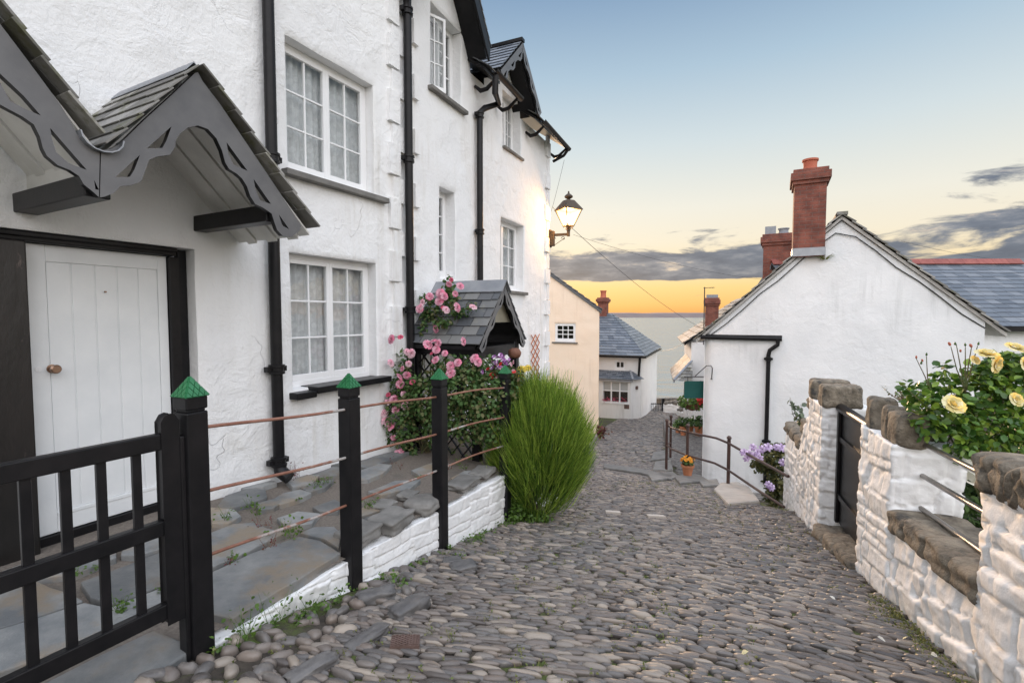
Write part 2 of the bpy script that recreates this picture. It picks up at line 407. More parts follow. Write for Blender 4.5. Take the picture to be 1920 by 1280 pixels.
HAZED_HILL = M('hazed_coast', (0.16, 0.125, 0.12), (0.19, 0.15, 0.14), scale=0.002, rough=0.95)  # distance haze put into the purple-grey colour
HILLSIDE = M('hillside_ground', (0.05, 0.07, 0.025), (0.10, 0.10, 0.05), scale=0.4, rough=0.95)

def brick(name, rot, c1, c2, mort):
    m = bpy.data.materials.new(name); m.use_nodes = True
    t = m.node_tree; p = t.nodes['Principled BSDF']; p.inputs['Roughness'].default_value = 0.85
    tc = nd(t, 'ShaderNodeTexCoord'); mp = nd(t, 'ShaderNodeMapping')
    mp.inputs['Rotation'].default_value = (0, 0, -rot)
    t.links.new(tc.outputs['Object'], mp.inputs[0])
    s = nd(t, 'ShaderNodeSeparateXYZ'); t.links.new(mp.outputs[0], s.inputs[0])
    cx = nd(t, 'ShaderNodeCombineXYZ'); t.links.new(mth(t, 'ADD', s.outputs[0], s.outputs[1]), cx.inputs[0]); t.links.new(s.outputs[2], cx.inputs[1])
    b = nd(t, 'ShaderNodeTexBrick'); t.links.new(cx.outputs[0], b.inputs['Vector'])
    b.inputs['Color1'].default_value = (*c1, 1); b.inputs['Color2'].default_value = (*c2, 1); b.inputs['Mortar'].default_value = (*mort, 1)
    b.inputs['Scale'].default_value = 1; b.inputs['Brick Width'].default_value = 0.22; b.inputs['Row Height'].default_value = 0.075
    b.inputs['Mortar Size'].default_value = 0.007; b.inputs['Bias'].default_value = -0.2
    n = nd(t, 'ShaderNodeTexNoise'); t.links.new(tc.outputs['Object'], n.inputs['Vector']); n.inputs['Scale'].default_value = 5; n.inputs['Detail'].default_value = 6
    col = mixc(t, 0.55, b.outputs[0], ramp(t, n.outputs[0], [(0.35, scl((*c1, 1), 0.5)), (0.65, scl((*c2, 1), 1.25))]).outputs[0])
    t.links.new(col, p.inputs['Base Color'])
    bm_ = nd(t, 'ShaderNodeBump'); bm_.inputs['Strength'].default_value = 0.6; bm_.inputs['Distance'].default_value = 0.01
    bm_.invert = True
    t.links.new(b.outputs['Fac'], bm_.inputs['Height']); t.links.new(bm_.outputs[0], p.inputs['Normal'])
    return m
BRICK = brick('red_brick', FH.ang, (0.165, 0.050, 0.034), (0.225, 0.075, 0.050), (0.15, 0.12, 0.105))

def glass():
    m = bpy.data.materials.new('window_glass'); m.use_nodes = True
    t = m.node_tree; t.nodes.clear()
    o = nd(t, 'ShaderNodeOutputMaterial'); tr = nd(t, 'ShaderNodeBsdfTransparent'); gl = nd(t, 'ShaderNodeBsdfGlossy')
    tr.inputs[0].default_value = (0.95, 0.96, 0.96, 1); gl.inputs['Roughness'].default_value = 0.02
    fr = nd(t, 'ShaderNodeLayerWeight'); fr.inputs[0].default_value = 0.5
    n = nd(t, 'ShaderNodeTexNoise'); n.inputs['Scale'].default_value = 5
    tc = nd(t, 'ShaderNodeTexCoord'); t.links.new(tc.outputs['Object'], n.inputs['Vector'])
    b = nd(t, 'ShaderNodeBump'); b.inputs['Strength'].default_value = 0.06; b.inputs['Distance'].default_value = 0.05
    t.links.new(n.outputs[0], b.inputs['Height']); t.links.new(b.outputs[0], gl.inputs['Normal'])
    mx = nd(t, 'ShaderNodeMixShader')
    t.links.new(mth(t, 'ADD', mth(t, 'MULTIPLY', mth(t, 'POWER', fr.outputs[1], 3.5), 0.75), 0.03, True), mx.inputs[0])
    t.links.new(tr.outputs[0], mx.inputs[1]); t.links.new(gl.outputs[0], mx.inputs[2]); t.links.new(mx.outputs[0], o.inputs[0])
    return m
GLASS = glass()
def lace(name, alpha):
    m = M(name, (0.78, 0.79, 0.80), (0.88, 0.88, 0.88), scale=24, rough=0.9, trans=0.25)
    t = m.node_tree
    out = t.nodes['Material Output']
    src = out.inputs[0].links[0].from_socket
    tr = nd(t, 'ShaderNodeBsdfTransparent')
    tc = nd(t, 'ShaderNodeTexCoord')
    v = nd(t, 'ShaderNodeTexVoronoi'); v.inputs['Scale'].default_value = 17; t.links.new(tc.outputs['Object'], v.inputs['Vector'])
    r = ramp(t, v.outputs['Distance'], [(0.28, g(alpha + 0.3)), (0.52, g(alpha))])
    mx = nd(t, 'ShaderNodeMixShader'); t.links.new(r.outputs[0], mx.inputs[0])
    t.links.new(tr.outputs[0], mx.inputs[1]); t.links.new(src, mx.inputs[2]); t.links.new(mx.outputs[0], out.inputs[0])
    return m
LACE = lace('lace_curtain', 0.90)
def emit(name, c, s):
    m = bpy.data.materials.new(name); m.use_nodes = True
    p = m.node_tree.nodes['Principled BSDF']
    p.inputs['Base Color'].default_value = (*c, 1)
    p.inputs['Emission Color'].default_value = (*c, 1); p.inputs['Emission Strength'].default_value = s
    return m
LAMP_GLOW = emit('lit_bulb', (1.0, 0.66, 0.28), 60)

# ------------------------------------------------------------------ mesh helpers
ROOT = {}                                       # world location of each object (all parts keep their thing's origin)
def np_link(name, V, F, mats, parent=None, loc=None, smooth=True, mi=None, bevel=0.0, angle=None):
    """One mesh object from arrays; F is a list of face-index arrays (each of one polygon size) or one array."""
    V = np.asarray(V, dtype=np.float64).reshape(-1, 3)
    if parent is not None:
        loc = ROOT[parent.name]
    if loc is None:
        lo = V.min(0); hi = V.max(0)
        loc = np.array([(lo[0] + hi[0]) / 2, (lo[1] + hi[1]) / 2, lo[2]])
    loc = np.asarray(loc, dtype=float)
    V = V - loc
    Fs = F if isinstance(F, list) else [F]
    Fs = [np.asarray(f, dtype=np.int32) for f in Fs if len(f)]
    me = bpy.data.meshes.new(name)
    me.vertices.add(len(V)); me.vertices.foreach_set('co', V.astype(np.float32).ravel())
    tot = np.concatenate([np.full(len(f), f.shape[1], dtype=np.int32) for f in Fs])
    start = np.concatenate([[0], np.cumsum(tot)[:-1]]).astype(np.int32)
    idx = np.concatenate([f.ravel() for f in Fs]).astype(np.int32)
    me.loops.add(len(idx)); me.loops.foreach_set('vertex_index', idx)
    me.polygons.add(len(tot)); me.polygons.foreach_set('loop_start', start); me.polygons.foreach_set('loop_total', tot)
    if mi is not None:
        me.polygons.foreach_set('material_index', np.asarray(mi, dtype=np.int32))
    me.update(calc_edges=True)
    me.polygons.foreach_set('use_smooth', np.full(len(tot), bool(smooth)))
    if smooth and angle:
        me.set_sharp_from_angle(angle=rad(angle))
    for m in (mats if isinstance(mats, (list, tuple)) else [mats]):
        me.materials.append(m)
    return link(name, me, parent, loc, bevel)
def link(name, me, parent, loc, bevel=0.0):
    o = bpy.data.objects.new(name, me)
    C.objects.link(o)
    if parent is not None:
        o.parent = parent
    else:
        o.location = loc
    ROOT[o.name] = np.asarray(loc, dtype=float)
    if bevel:
        b = o.modifiers.new('edge', 'BEVEL'); b.width = bevel; b.segments = 2; b.limit_method = 'ANGLE'; b.angle_limit = rad(40)
        b.harden_normals = False
    return o
def tag(o, label, cat, group=None):
    o['label'] = label; o['category'] = cat
    if group:
        o['group'] = group
    return o
def thing(name, label, cat, loc, group=None):
    o = bpy.data.objects.new(name, None)
    C.objects.link(o)
    o.location = tuple(loc); o.empty_display_size = 0.2
    ROOT[o.name] = np.asarray(loc, dtype=float)
    return tag(o, label, cat, group)
def struct(o, kind='structure'):
    o['kind'] = kind
    return o

class MB:
    def __init__(s):
        s.v = []; s.f = []; s.m = []
    def add(s, vs, fs, mi=0):
        k = len(s.v)
        s.v += [tuple(map(float, p)) for p in vs]
        s.f += [tuple(i + k for i in f) for f in fs]
        s.m += [mi] * len(fs)
    def hexa(s, p, mi=0):
        s.add(p, [(0, 3, 2, 1), (4, 5, 6, 7), (0, 1, 5, 4), (1, 2, 6, 5), (2, 3, 7, 6), (3, 0, 4, 7)], mi)
    def fbox(s, fr, a0, a1, i0, i1, z0, z1, mi=0):
        s.hexa([fr.w(a0, i0, z0), fr.w(a1, i0, z0), fr.w(a1, i1, z0), fr.w(a0, i1, z0),
                fr.w(a0, i0, z1), fr.w(a1, i0, z1), fr.w(a1, i1, z1), fr.w(a0, i1, z1)], mi)
    def box(s, c, sx, sy, sz, rz=0, mi=0):
        ca, sa = math.cos(rz), math.sin(rz)
        P = []
        for z in (0, sz):
            for x, y in ((-1, -1), (1, -1), (1, 1), (-1, 1)):
                x, y = x * sx / 2, y * sy / 2
                P.append((c[0] + x * ca - y * sa, c[1] + x * sa + y * ca, c[2] + z))
        s.hexa(P, mi)
    def beam(s, p0, p1, w, h, mi=0, up=(0, 0, 1)):
        p0, p1 = np.array(p0, float), np.array(p1, float)
        d = p1 - p0; d /= np.linalg.norm(d)
        sd_ = np.cross(d, up); sd_ /= np.linalg.norm(sd_); u = np.cross(sd_, d)
        P = [p + sd_ * x * w / 2 + u * y * h / 2 for p in (p0, p1) for x, y in ((-1, -1), (1, -1), (1, 1), (-1, 1))]
        s.hexa([P[0], P[1], P[2], P[3], P[4], P[5], P[6], P[7]], mi)
    def prism(s, fr, poly, i0, i1, mi=0):
        n = len(poly)
        v = [fr.w(a, i0, z) for a, z in poly] + [fr.w(a, i1, z) for a, z in poly]
        s.add(v, [tuple(range(n)), tuple(range(2 * n - 1, n - 1, -1))] + [(k, (k + 1) % n, n + (k + 1) % n, n + k) for k in range(n)], mi)
    def slab(s, top, th, mi=0):
        """A plan polygon of world points extruded down by th."""
        n = len(top)
        v = [tuple(p) for p in top] + [(p[0], p[1], p[2] - th) for p in top]
        s.add(v, [tuple(range(n)), tuple(range(2 * n - 1, n - 1, -1))] + [(k, n + k, n + (k + 1) % n, (k + 1) % n) for k in range(n)], mi)
    def tube(s, pts, r, n=8, mi=0, cap=True):
        pts = [np.array(p, float) for p in pts]
        rr = r if hasattr(r, '__len__') else [r] * len(pts)
        k = len(s.v); up = np.array([0.13, 0.21, 0.97]); prev = None
        for q, p in enumerate(pts):
            d = pts[min(q + 1, len(pts) - 1)] - pts[max(q - 1, 0)]
            d = d / (np.linalg.norm(d) + 1e-12)
            if prev is None:
                x = np.cross(d, up)
                if np.linalg.norm(x) < 1e-3:
                    x = np.cross(d, (1, 0, 0))
            else:
                x = prev - d * prev.dot(d)
            x /= np.linalg.norm(x); prev = x; y = np.cross(d, x)
            for j in range(n):
                t = 2 * math.pi * j / n
                s.v.append(tuple(p + (x * math.cos(t) + y * math.sin(t)) * rr[q]))
        for q in range(len(pts) - 1):
            for j in range(n):
                s.f.append((k + q * n + j, k + q * n + (j + 1) % n, k + (q + 1) * n + (j + 1) % n, k + (q + 1) * n + j)); s.m.append(mi)
        if cap:
            s.f.append(tuple(k + j for j in range(n - 1, -1, -1))); s.m.append(mi)
            s.f.append(tuple(k + (len(pts) - 1) * n + j for j in range(n))); s.m.append(mi)
    def lathe(s, c, prof, n=20, mi=0):
        k = len(s.v)
        for r, z in prof:
            for j in range(n):
                t = 2 * math.pi * j / n
                s.v.append((c[0] + r * math.cos(t), c[1] + r * math.sin(t), c[2] + z))
        for q in range(len(prof) - 1):
            for j in range(n):
                s.f.append((k + q * n + j, k + q * n + (j + 1) % n, k + (q + 1) * n + (j + 1) % n, k + (q + 1) * n + j)); s.m.append(mi)
        s.f.append(tuple(k + j for j in range(n - 1, -1, -1))); s.m.append(mi)
        s.f.append(tuple(k + (len(prof) - 1) * n + j for j in range(n))); s.m.append(mi)
    def build(s, name, mats, parent=None, loc=None, smooth=None, bevel=0.0):
        V = np.array(s.v)
        if parent is not None:
            loc = ROOT[parent.name]
        if loc is None:
            lo, hi = V.min(0), V.max(0)
            loc = np.array([(lo[0] + hi[0]) / 2, (lo[1] + hi[1]) / 2, lo[2]])
        loc = np.asarray(loc, float)
        me = bpy.data.meshes.new(name)
        me.from_pydata([tuple(p) for p in V - loc], [], s.f)
        me.polygons.foreach_set('material_index', s.m)
        for m in (mats if isinstance(mats, (list, tuple)) else [mats]):
            me.materials.append(m)
        me.update()
        if smooth:
            me.polygons.foreach_set('use_smooth', [True] * len(me.polygons))
            me.set_sharp_from_angle(angle=rad(smooth))
        return link(name, me, parent, loc, bevel)

def poly_holes(name, fr, outline, holes, i0, thick, mats, parent, edge=True):
    """A sawn board: outline with holes in the frame's (a, z) plane, front face at i0, given thickness behind it."""
    cu = bpy.data.curves.new('tmp', 'CURVE'); cu.dimensions = '2D'; cu.fill_mode = 'BOTH'; cu.extrude = thick / 2
    for pl in [outline] + holes:
        sp = cu.splines.new('POLY'); sp.points.add(len(pl) - 1); sp.use_cyclic_u = True
        for q, (x, y) in zip(sp.points, pl):
            q.co = (x, y, 0, 1)
    ob = bpy.data.objects.new('tmp', cu); C.objects.link(ob)
    dg = bpy.context.evaluated_depsgraph_get(); dg.update()
    me = bpy.data.meshes.new_from_object(ob.evaluated_get(dg))
    bpy.data.objects.remove(ob); bpy.data.curves.remove(cu)
    loc = ROOT[parent.name]
    me.name = name
    me.materials.clear()
    for m in mats:
        me.materials.append(m)
    flat = [abs(p.normal.z) > 0.5 for p in me.polygons]
    for v in me.vertices:
        a, z, t = v.co
        w = fr.w(a, i0 + thick / 2 + t, z)
        v.co = (w[0] - loc[0], w[1] - loc[1], w[2] - loc[2])
    for p, fl in zip(me.polygons, flat):
        p.material_index = 0 if fl or len(mats) < 2 else 1
        p.use_smooth = False
    me.update()
    return link(name, me, parent, loc)

def plaster_wall(mb, fr, a0, a1, z0, z1, ops=(), depth=0.18, res=0.07, amp=0.014, mi=0, seed=0.0, lip=0.010, i0=0.0, keep=None):
    """Undulating wall sheet in a frame with openings (a0, a1, z0, z1, depth), each with rounded arrises and reveals."""
    def lines(lo, hi, cuts):
        xs = set(np.round(np.linspace(lo, hi, max(2, int((hi - lo) / res) + 1)), 4))
        for c in cuts:
            xs = {x for x in xs if abs(x - c) > 0.03}
        for c in cuts:
            for e in (c - 0.022, c, c + 0.022):
                if lo <= e <= hi:
                    xs.add(round(e, 4))
        return sorted(xs)
    A = lines(a0, a1, [c for o in ops for c in o[:2]]); Z = lines(z0, z1, [c for o in ops for c in o[2:4]])
    def disp(a, z):
        p = Vector((a + seed, z, seed * 1.7))
        return i0 + amp * (noise.noise(p * 1.1) + 0.45 * noise.noise(p * 3.7) + 0.16 * noise.noise(p * 11))
    def inside(a, z, e=1e-3):
        return any(o[0] + e < a < o[1] - e and o[2] + e < z < o[3] - e for o in ops)
    def edge(a, z):
        return any(o[0] - 1e-3 <= a <= o[1] + 1e-3 and o[2] - 1e-3 <= z <= o[3] + 1e-3 for o in ops)
    idx = {}
    V = []; Fc = []
    for ia, a in enumerate(A):
        for iz, z in enumerate(Z):
            if inside(a, z):
                continue
            idx[ia, iz] = len(V)
            V.append(fr.w(a, disp(a, z) + (lip if edge(a, z) else 0), z))
    for ia in range(len(A) - 1):
        for iz in range(len(Z) - 1):
            if inside((A[ia] + A[ia + 1]) / 2, (Z[iz] + Z[iz + 1]) / 2) or (keep and not keep((A[ia] + A[ia + 1]) / 2, (Z[iz] + Z[iz + 1]) / 2)):
                continue
            Fc.append((idx[ia, iz], idx[ia + 1, iz], idx[ia + 1, iz + 1], idx[ia, iz + 1]))
    for o in ops:
        d = o[4] if len(o) > 4 else depth
        ja = [k for k, a in enumerate(A) if o[0] - 1e-3 <= a <= o[1] + 1e-3]; jz = [k for k, z in enumerate(Z) if o[2] - 1e-3 <= z <= o[3] + 1e-3]
        loop = [(k, jz[0]) for k in ja] + [(ja[-1], k) for k in jz[1:]] + [(k, jz[-1]) for k in ja[-2::-1]] + [(ja[0], k) for k in jz[-2:0:-1]]
        back = []
        for ka, kz in loop:
            back.append(len(V)); V.append(fr.w(A[ka], d, Z[kz]))
        n = len(loop)
        for k in range(n):
            Fc.append((idx[loop[k]], back[k], back[(k + 1) % n], idx[loop[(k + 1) % n]]))
    mb.add(V, Fc, mi)

def rubble(name, fr, a0, a1, i0, i1, zt, zb, mats, parent=None, res=0.02, amp=0.018, cell=(0.30, 0.26, 0.125), loc=None, seed=0.0, tilt=0.0, joint=0.015):
    """A wall block of painted rubble: lattice box with pillow-shaped stones standing out between sunk joints."""
    na, ni = max(2, int(abs(a1 - a0) / res)), max(2, int(abs(i1 - i0) / res))
    hz = max(zt(a0), zt(a1)) - min(zb(a0), zb(a1))
    nz_ = max(2, int(hz / res))
    rs_ = random.Random(int(seed * 100) + 1)
    crs = [-12.0]
    while crs[-1] < 6:
        crs.append(crs[-1] + cell[2] * rs_.uniform(.55, 1.5))
    crs = np.array(crs); cuts = []
    for _ in range(61):
        c_ = [-.2]
        while c_[-1] < 23.5:
            c_.append(c_[-1] + cell[0] * rs_.uniform(.45, 1.6))
        cuts.append(np.array(c_))
    ids = {}; P = []; Fq = []
    def vid(x, y, z):
        k = (x, y, z)
        if k not in ids:
            ids[k] = len(P)
            a = a0 + (a1 - a0) * x / na; i = i0 + (i1 - i0) * y / ni
            b, t = zb(a), zt(a)
            P.append((a, i, b + (t - b) * z / nz_))
        return ids[k]
    for x in range(na):
        for z in range(nz_):
            Fq.append((vid(x, 0, z), vid(x + 1, 0, z), vid(x + 1, 0, z + 1), vid(x, 0, z + 1)))
            Fq.append((vid(x, ni, z), vid(x, ni, z + 1), vid(x + 1, ni, z + 1), vid(x + 1, ni, z)))
    for y in range(ni):
        for z in range(nz_):
            Fq.append((vid(0, y, z), vid(0, y, z + 1), vid(0, y + 1, z + 1), vid(0, y + 1, z)))
            Fq.append((vid(na, y, z), vid(na, y + 1, z), vid(na, y + 1, z + 1), vid(na, y, z + 1)))
    for x in range(na):
        for y in range(ni):
            Fq.append((vid(x, y, nz_), vid(x + 1, y, nz_), vid(x + 1, y + 1, nz_), vid(x, y + 1, nz_)))
    P = np.array(P)
    me = bpy.data.meshes.new('t'); me.from_pydata(P.tolist(), [], Fq); me.update()
    nrm = np.zeros(len(P) * 3, dtype=np.float32); me.vertices.foreach_get('normal', nrm); nrm = nrm.reshape(-1, 3).astype(float)
    bpy.data.meshes.remove(me)
    ca = np.array([(a0 + a1) / 2, (i0 + i1) / 2, 0])
    outw = np.sign(((P - ca) * [1, 1, 0] * nrm).sum(1)); flip = -1 if (outw < 0).sum() > (outw > 0).sum() else 1
    out = []
    for p, n in zip(P, nrm * flip):
        q = Vector((p[0] + seed * 3.1, p[1] + seed, p[2] + 0.16 * (p[0]) * 0))
        if abs(n[2]) > .8:
            dd = amp * .5 * noise.noise(q * 6)
            out.append(p + n * dd); continue
        ua = p[0] if abs(n[0]) < .7 else p[1] + 17.3
        zz = p[2] - tilt * p[0] + .030 * noise.noise(Vector((ua * 2.3, p[2] * 2.0, seed))) + .010 * noise.noise(Vector((ua * 9, p[2] * 9, seed + 3)))
        pw_ = cell[0] * 1.9; wob = .10 * noise.noise(Vector((ua * 1.1, p[2] * 3.0, seed + 5)))
        pu = (ua + wob) / pw_ + 40; pk = math.floor(pu); pf = (pu - pk) * pw_
        zz += (((pk * 7919) % 97) / 97.0) * cell[2] * 1.6 + (((pk * 131) % 53) / 53.0 - .5) * .14 * (pf - pw_ / 2)
        kz = int(np.searchsorted(crs, zz)); z0c, z1c = crs[kz - 1], crs[kz]
        us = cuts[(kz + pk * 3) % len(cuts)]; uu = ua + .014 * noise.noise(Vector((ua * 8, p[2] * 8, seed + 9)))
        um = uu % 23.0; ku = int(np.searchsorted(us, um)); u0c, u1c = us[ku - 1], us[ku]
        dj = min(zz - z0c, z1c - zz, um - u0c, u1c - um, pf, pw_ - pf)
        hh = hash((kz * 131 + ku * 17 + pk * 29 + int(seed * 10))) % 1000 / 1000.0; h2_ = hash((kz * 37 + ku * 91 + 5)) % 1000 / 1000.0
        s_ = min(1.0, max(0.0, dj / (joint * (.6 + .8 * hh)))); s_ = 1 - (1 - s_) ** 2.2
        dd = amp * (s_ - .6) + amp * .55 * (hh - .5) + (um - (u0c + u1c) / 2) * .13 * (h2_ - .5) + (zz - (z0c + z1c) / 2) * .35 * (hh - .45) + amp * 0.5 * noise.noise(q * 2.1) + amp * 0.30 * noise.noise(q * 12) + amp * 0.20 * noise.noise(q * 34)
        out.append(p + n * dd)
    W = [fr.w(*p) for p in out]
    Fq = np.array(Fq)
    if flip > 0:
        pass
    else:
        Fq = Fq[:, ::-1]
    return np_link(name, W, Fq, mats, parent, loc, smooth=True)

def stone(mb, c, sx, sy, sz, rz=0.0, seed=0, n=7, e=0.42, rough=0.10, tilt=(0, 0), mi=0):
    """One rounded stone centred at c: a box lattice pulled part-way to an ellipsoid and roughened."""
    R = Matrix.Rotation(rz, 3, 'Z') @ Matrix.Rotation(tilt[0], 3, 'X') @ Matrix.Rotation(tilt[1], 3, 'Y')
    ids = {}; V = []; Fq = []
    def vid(x, y, z):
        k = (x, y, z)
        if k not in ids:
            ids[k] = len(V)
            p = Vector((2 * x / n - 1, 2 * y / n - 1, 2 * z / n - 1))
            u = p.normalized()
            s_ = (abs(u.x) ** (2 / e) + abs(u.y) ** (2 / e) + abs(u.z) ** (2 / e)) ** (-e / 2)
            q = u * s_
            q *= 1 + rough * noise.noise(q * 1.6 + Vector((seed * 7.3, seed * 1.9, 0))) + rough * 0.40 * noise.noise(q * 3.2 + Vector((seed * 3.3, 0, seed))) + rough * .12 * noise.noise(q * 9 + Vector((seed, 4, seed)))
            q = Vector((q.x * sx / 2, q.y * sy / 2, q.z * sz / 2))
            V.append(tuple(R @ q + Vector(c)))
        return ids[k]
    for a in range(n):
        for b in range(n):
            Fq += [(vid(a, b, 0), vid(a, b + 1, 0), vid(a + 1, b + 1, 0), vid(a + 1, b, 0)), (vid(a, b, n), vid(a + 1, b, n), vid(a + 1, b + 1, n), vid(a, b + 1, n)),
                   (vid(a, 0, b), vid(a + 1, 0, b), vid(a + 1, 0, b + 1), vid(a, 0, b + 1)), (vid(a, n, b), vid(a, n, b + 1), vid(a + 1, n, b + 1), vid(a + 1, n, b)),
                   (vid(0, a, b), vid(0, a, b + 1), vid(0, a + 1, b + 1), vid(0, a + 1, b)), (vid(n, a, b), vid(n, a + 1, b), vid(n, a + 1, b + 1), vid(n, a, b + 1))]
    mb.add(V, Fq, mi)

def slates(mb, e0, e1, r0, r1, rows, cols, th=0.012, seed=0, mi=0, ragged=0.012, overlap=1.12, gap=0.004):
    """Courses of separate slates between an eave (e0-e1) and a ridge (r0-r1)."""
    rs = random.Random(seed)
    e0, e1, r0, r1 = (np.array(p, float) for p in (e0, e1, r0, r1))
    nrm = np.cross(e1 - e0, r0 - e0); 
    if np.linalg.norm(nrm) < 1e-9: nrm = np.cross(e1 - e0, r1 - e0)
    nrm /= np.linalg.norm(nrm)
    if nrm[2] < 0:
        nrm = -nrm
    P = lambda u, v: (e0 * (1 - u) + e1 * u) * (1 - v) + (r0 * (1 - u) + r1 * u) * v
    for r in range(rows):
        v0, v1 = r / rows, min(1.0, (r + overlap) / rows)
        full = np.linalg.norm(e1 - e0); here = np.linalg.norm(P(1, v0) - P(0, v0))
        k = max(1, int(round(cols * here / full)))
        off = 0.5 if r % 2 else 0.0
        us = [0.0] + [min(1, max(0, (q + off + rs.uniform(-.12, .12)) / k)) for q in range(1 if off == 0 else 0, k)] + [1.0]
        for u0, u1 in zip(us[:-1], us[1:]):
            if u1 - u0 < 0.12 / k:
                continue
            gu = gap / max(here, 0.1)
            vv = v0 - rs.uniform(0, ragged) / max(np.linalg.norm(r0 - e0), .2)
            lift0, lift1 = th * 1.15 + rs.uniform(0, .25) * th, 0.0
            a, b, c, d = P(u0 + gu, vv) + nrm * lift0, P(u1 - gu, vv) + nrm * lift0, P(u1 - gu, v1) + nrm * lift1, P(u0 + gu, v1) + nrm * lift1
            lo = [a, b, c, d]; hi = [q + nrm * th for q in lo]
            mb.hexa(lo + hi, mi)

# ---------------------------------------------------------------- scattered leaves, blades, flowers
def frames(nrm, tang):
    n_ = nrm / np.linalg.norm(nrm, axis=1, keepdims=True)
    t = tang - n_ * (tang * n_).sum(1, keepdims=True)
    t /= np.linalg.norm(t, axis=1, keepdims=True) + 1e-9
    return np.stack([np.cross(t, n_), t, n_], axis=2)      # columns: side, along, up
LEAF_V = np.array([(0, 0, 0), (.34, .30, .07), (.30, .68, .05), (0, 1, -.08), (-.30, .68, .05), (-.34, .30, .07), (0, .35, -.03), (0, .7, -.03)])
LEAF_F = np.array([(0, 1, 6), (1, 2, 7), (1, 7, 6), (2, 3, 7), (0, 6, 5), (5, 6, 7), (5, 7, 4), (4, 7, 3)])
def scatter(tv, tf, R, S, T):
    """Copies of a template: rotations R (N,3,3), scales S (N,) or (N,3), places T (N,3)."""
    S = S[:, None] if S.ndim == 1 else S
    V = np.einsum('nij,nvj->nvi', R, tv[None] * S[:, None, :]) + T[:, None, :]
    n = len(T)
    F_ = (tf[None] + (np.arange(n) * len(tv))[:, None, None]).reshape(-1, tf.shape[1])
    return V.reshape(-1, 3), F_
def leaves(P, outd, s0, s1, up=0.5, spread=0.8, r=None):
    r = r or rng
    n = len(P)
    nn = outd * 0.6 + np.array([0, 0, up]) + r.normal(0, spread * 0.6, (n, 3))
    tt = r.normal(0, 1, (n, 3)) + outd * 0.7 + np.array([0, 0, -0.15])
    S = r.uniform(s0, s1, n)
    return scatter(LEAF_V, LEAF_F, frames(nn, tt), np.stack([S * r.uniform(.8, 1.15, n), S, S], 1), np.asarray(P))
def ribbons(paths, width, taper=True, r=None):
    r = r or rng
    N_, K, _ = paths.shape
    d = paths[:, -1] - paths[:, 0]
    side = np.cross(d, r.normal(0, 1, (N_, 3))); side /= np.linalg.norm(side, axis=1, keepdims=True) + 1e-9
    w = np.asarray(width).reshape(-1, 1) * (np.linspace(1, .25, K)[None] if taper else np.ones((1, K)))
    A = paths + side[:, None] * w[..., None] / 2; B = paths - side[:, None] * w[..., None] / 2
    V = np.stack([A, B], 2).reshape(-1, 3)
    base = (np.arange(N_) * K * 2)[:, None] + (np.arange(K - 1) * 2)[None]
    F_ = np.stack([base, base + 1, base + 3, base + 2], -1).reshape(-1, 4)
    return V, F_
def blob_points(n, cs, r=None, shell=0.55):
    """Points in a union of ellipsoids (c, radii), denser toward the outside, with outward directions."""
    r = r or rng
    w = np.array([a[1][0] * a[1][1] * a[1][2] for a in cs]) ** 0.75; w /= w.sum()
    k = r.choice(len(cs), n, p=w)
    cc = np.array([a[0] for a in cs])[k]; rr = np.array([a[1] for a in cs])[k]
    u = r.normal(0, 1, (n, 3)); u /= np.linalg.norm(u, axis=1, keepdims=True)
    q = r.uniform(shell, 1.0, n) ** 0.8
    clump = np.array([1 + 0.22 * noise.noise(Vector(tuple(x * 2.6 + y)) ) for x, y in zip(u, cc)])
    return cc + u * rr * (q * clump)[:, None], u
def bloom_mesh(name, mats, rings=((5, .48, .22, 1.3), (6, .66, .45, 1.35), (7, .85, .72, 1.3), (7, 1.0, 1.0, 1.25)), seed=0, mi=0):
    """A double flower: rings of cupped petals (count, reach, opening, width)."""
    r = np.random.default_rng(seed)
    V = []; Fq = []
    for n, reach, opn, wid in rings:
        ph = r.uniform(0, 6.28)
        for k in range(n):
            t = ph + 2 * math.pi * (k + r.uniform(-.12, .12)) / n
            o = np.array([math.cos(t), math.sin(t), 0]); sdv = np.array([-o[1], o[0], 0]); up = np.array([0, 0, 1])
            b = len(V)
            for v in (0, .4, .75, 1.0):
                ang = (opn * 1.35) * v ** 0.9
                rr_ = reach * (math.sin(ang) * v + 0.12)
                hh = reach * (math.cos(ang) * v * .9) - .12 * opn * v * v
                ww = wid * reach * (.28 + .55 * math.sin(min(1, v * 1.15) * 2.6))
                for q in (-1, -.4, .4, 1):
                    V.append(o * (rr_ - 0.10 * abs(q) * reach * (1 if opn < .8 else -.3)) + sdv * q * ww * .5 + up * (hh + .07 * q * q * v + r.normal(0, .02)))
            for v in range(3):
                for q in range(3):
                    i0 = b + v * 4 + q
                    Fq.append((i0, i0 + 1, i0 + 5, i0 + 4))
    me = bpy.data.meshes.new(name)
    me.from_pydata([tuple(p * .5) for p in V], [], Fq)
    me.polygons.foreach_set('use_smooth', [True] * len(Fq))
    for m in (mats if isinstance(mats, (list, tuple)) else [mats]):
        me.materials.append(m)
    me.update()
    return me
def put(me, name, parent, p, d, size, r=None):
    """A shared-mesh part at a world point, its axis along d."""
    o = bpy.data.objects.new(name, me); C.objects.link(o)
    loc = np.asarray(p) - ROOT[parent.name]
    o.parent = parent; o.location = tuple(loc)
    q = Vector(tuple(d)).to_track_quat('Z', 'Y')
    o.rotation_mode = 'QUATERNION'; o.rotation_quaternion = q
    o.scale = (size, size, size)
    ROOT[o.name] = ROOT[parent.name]
    return o

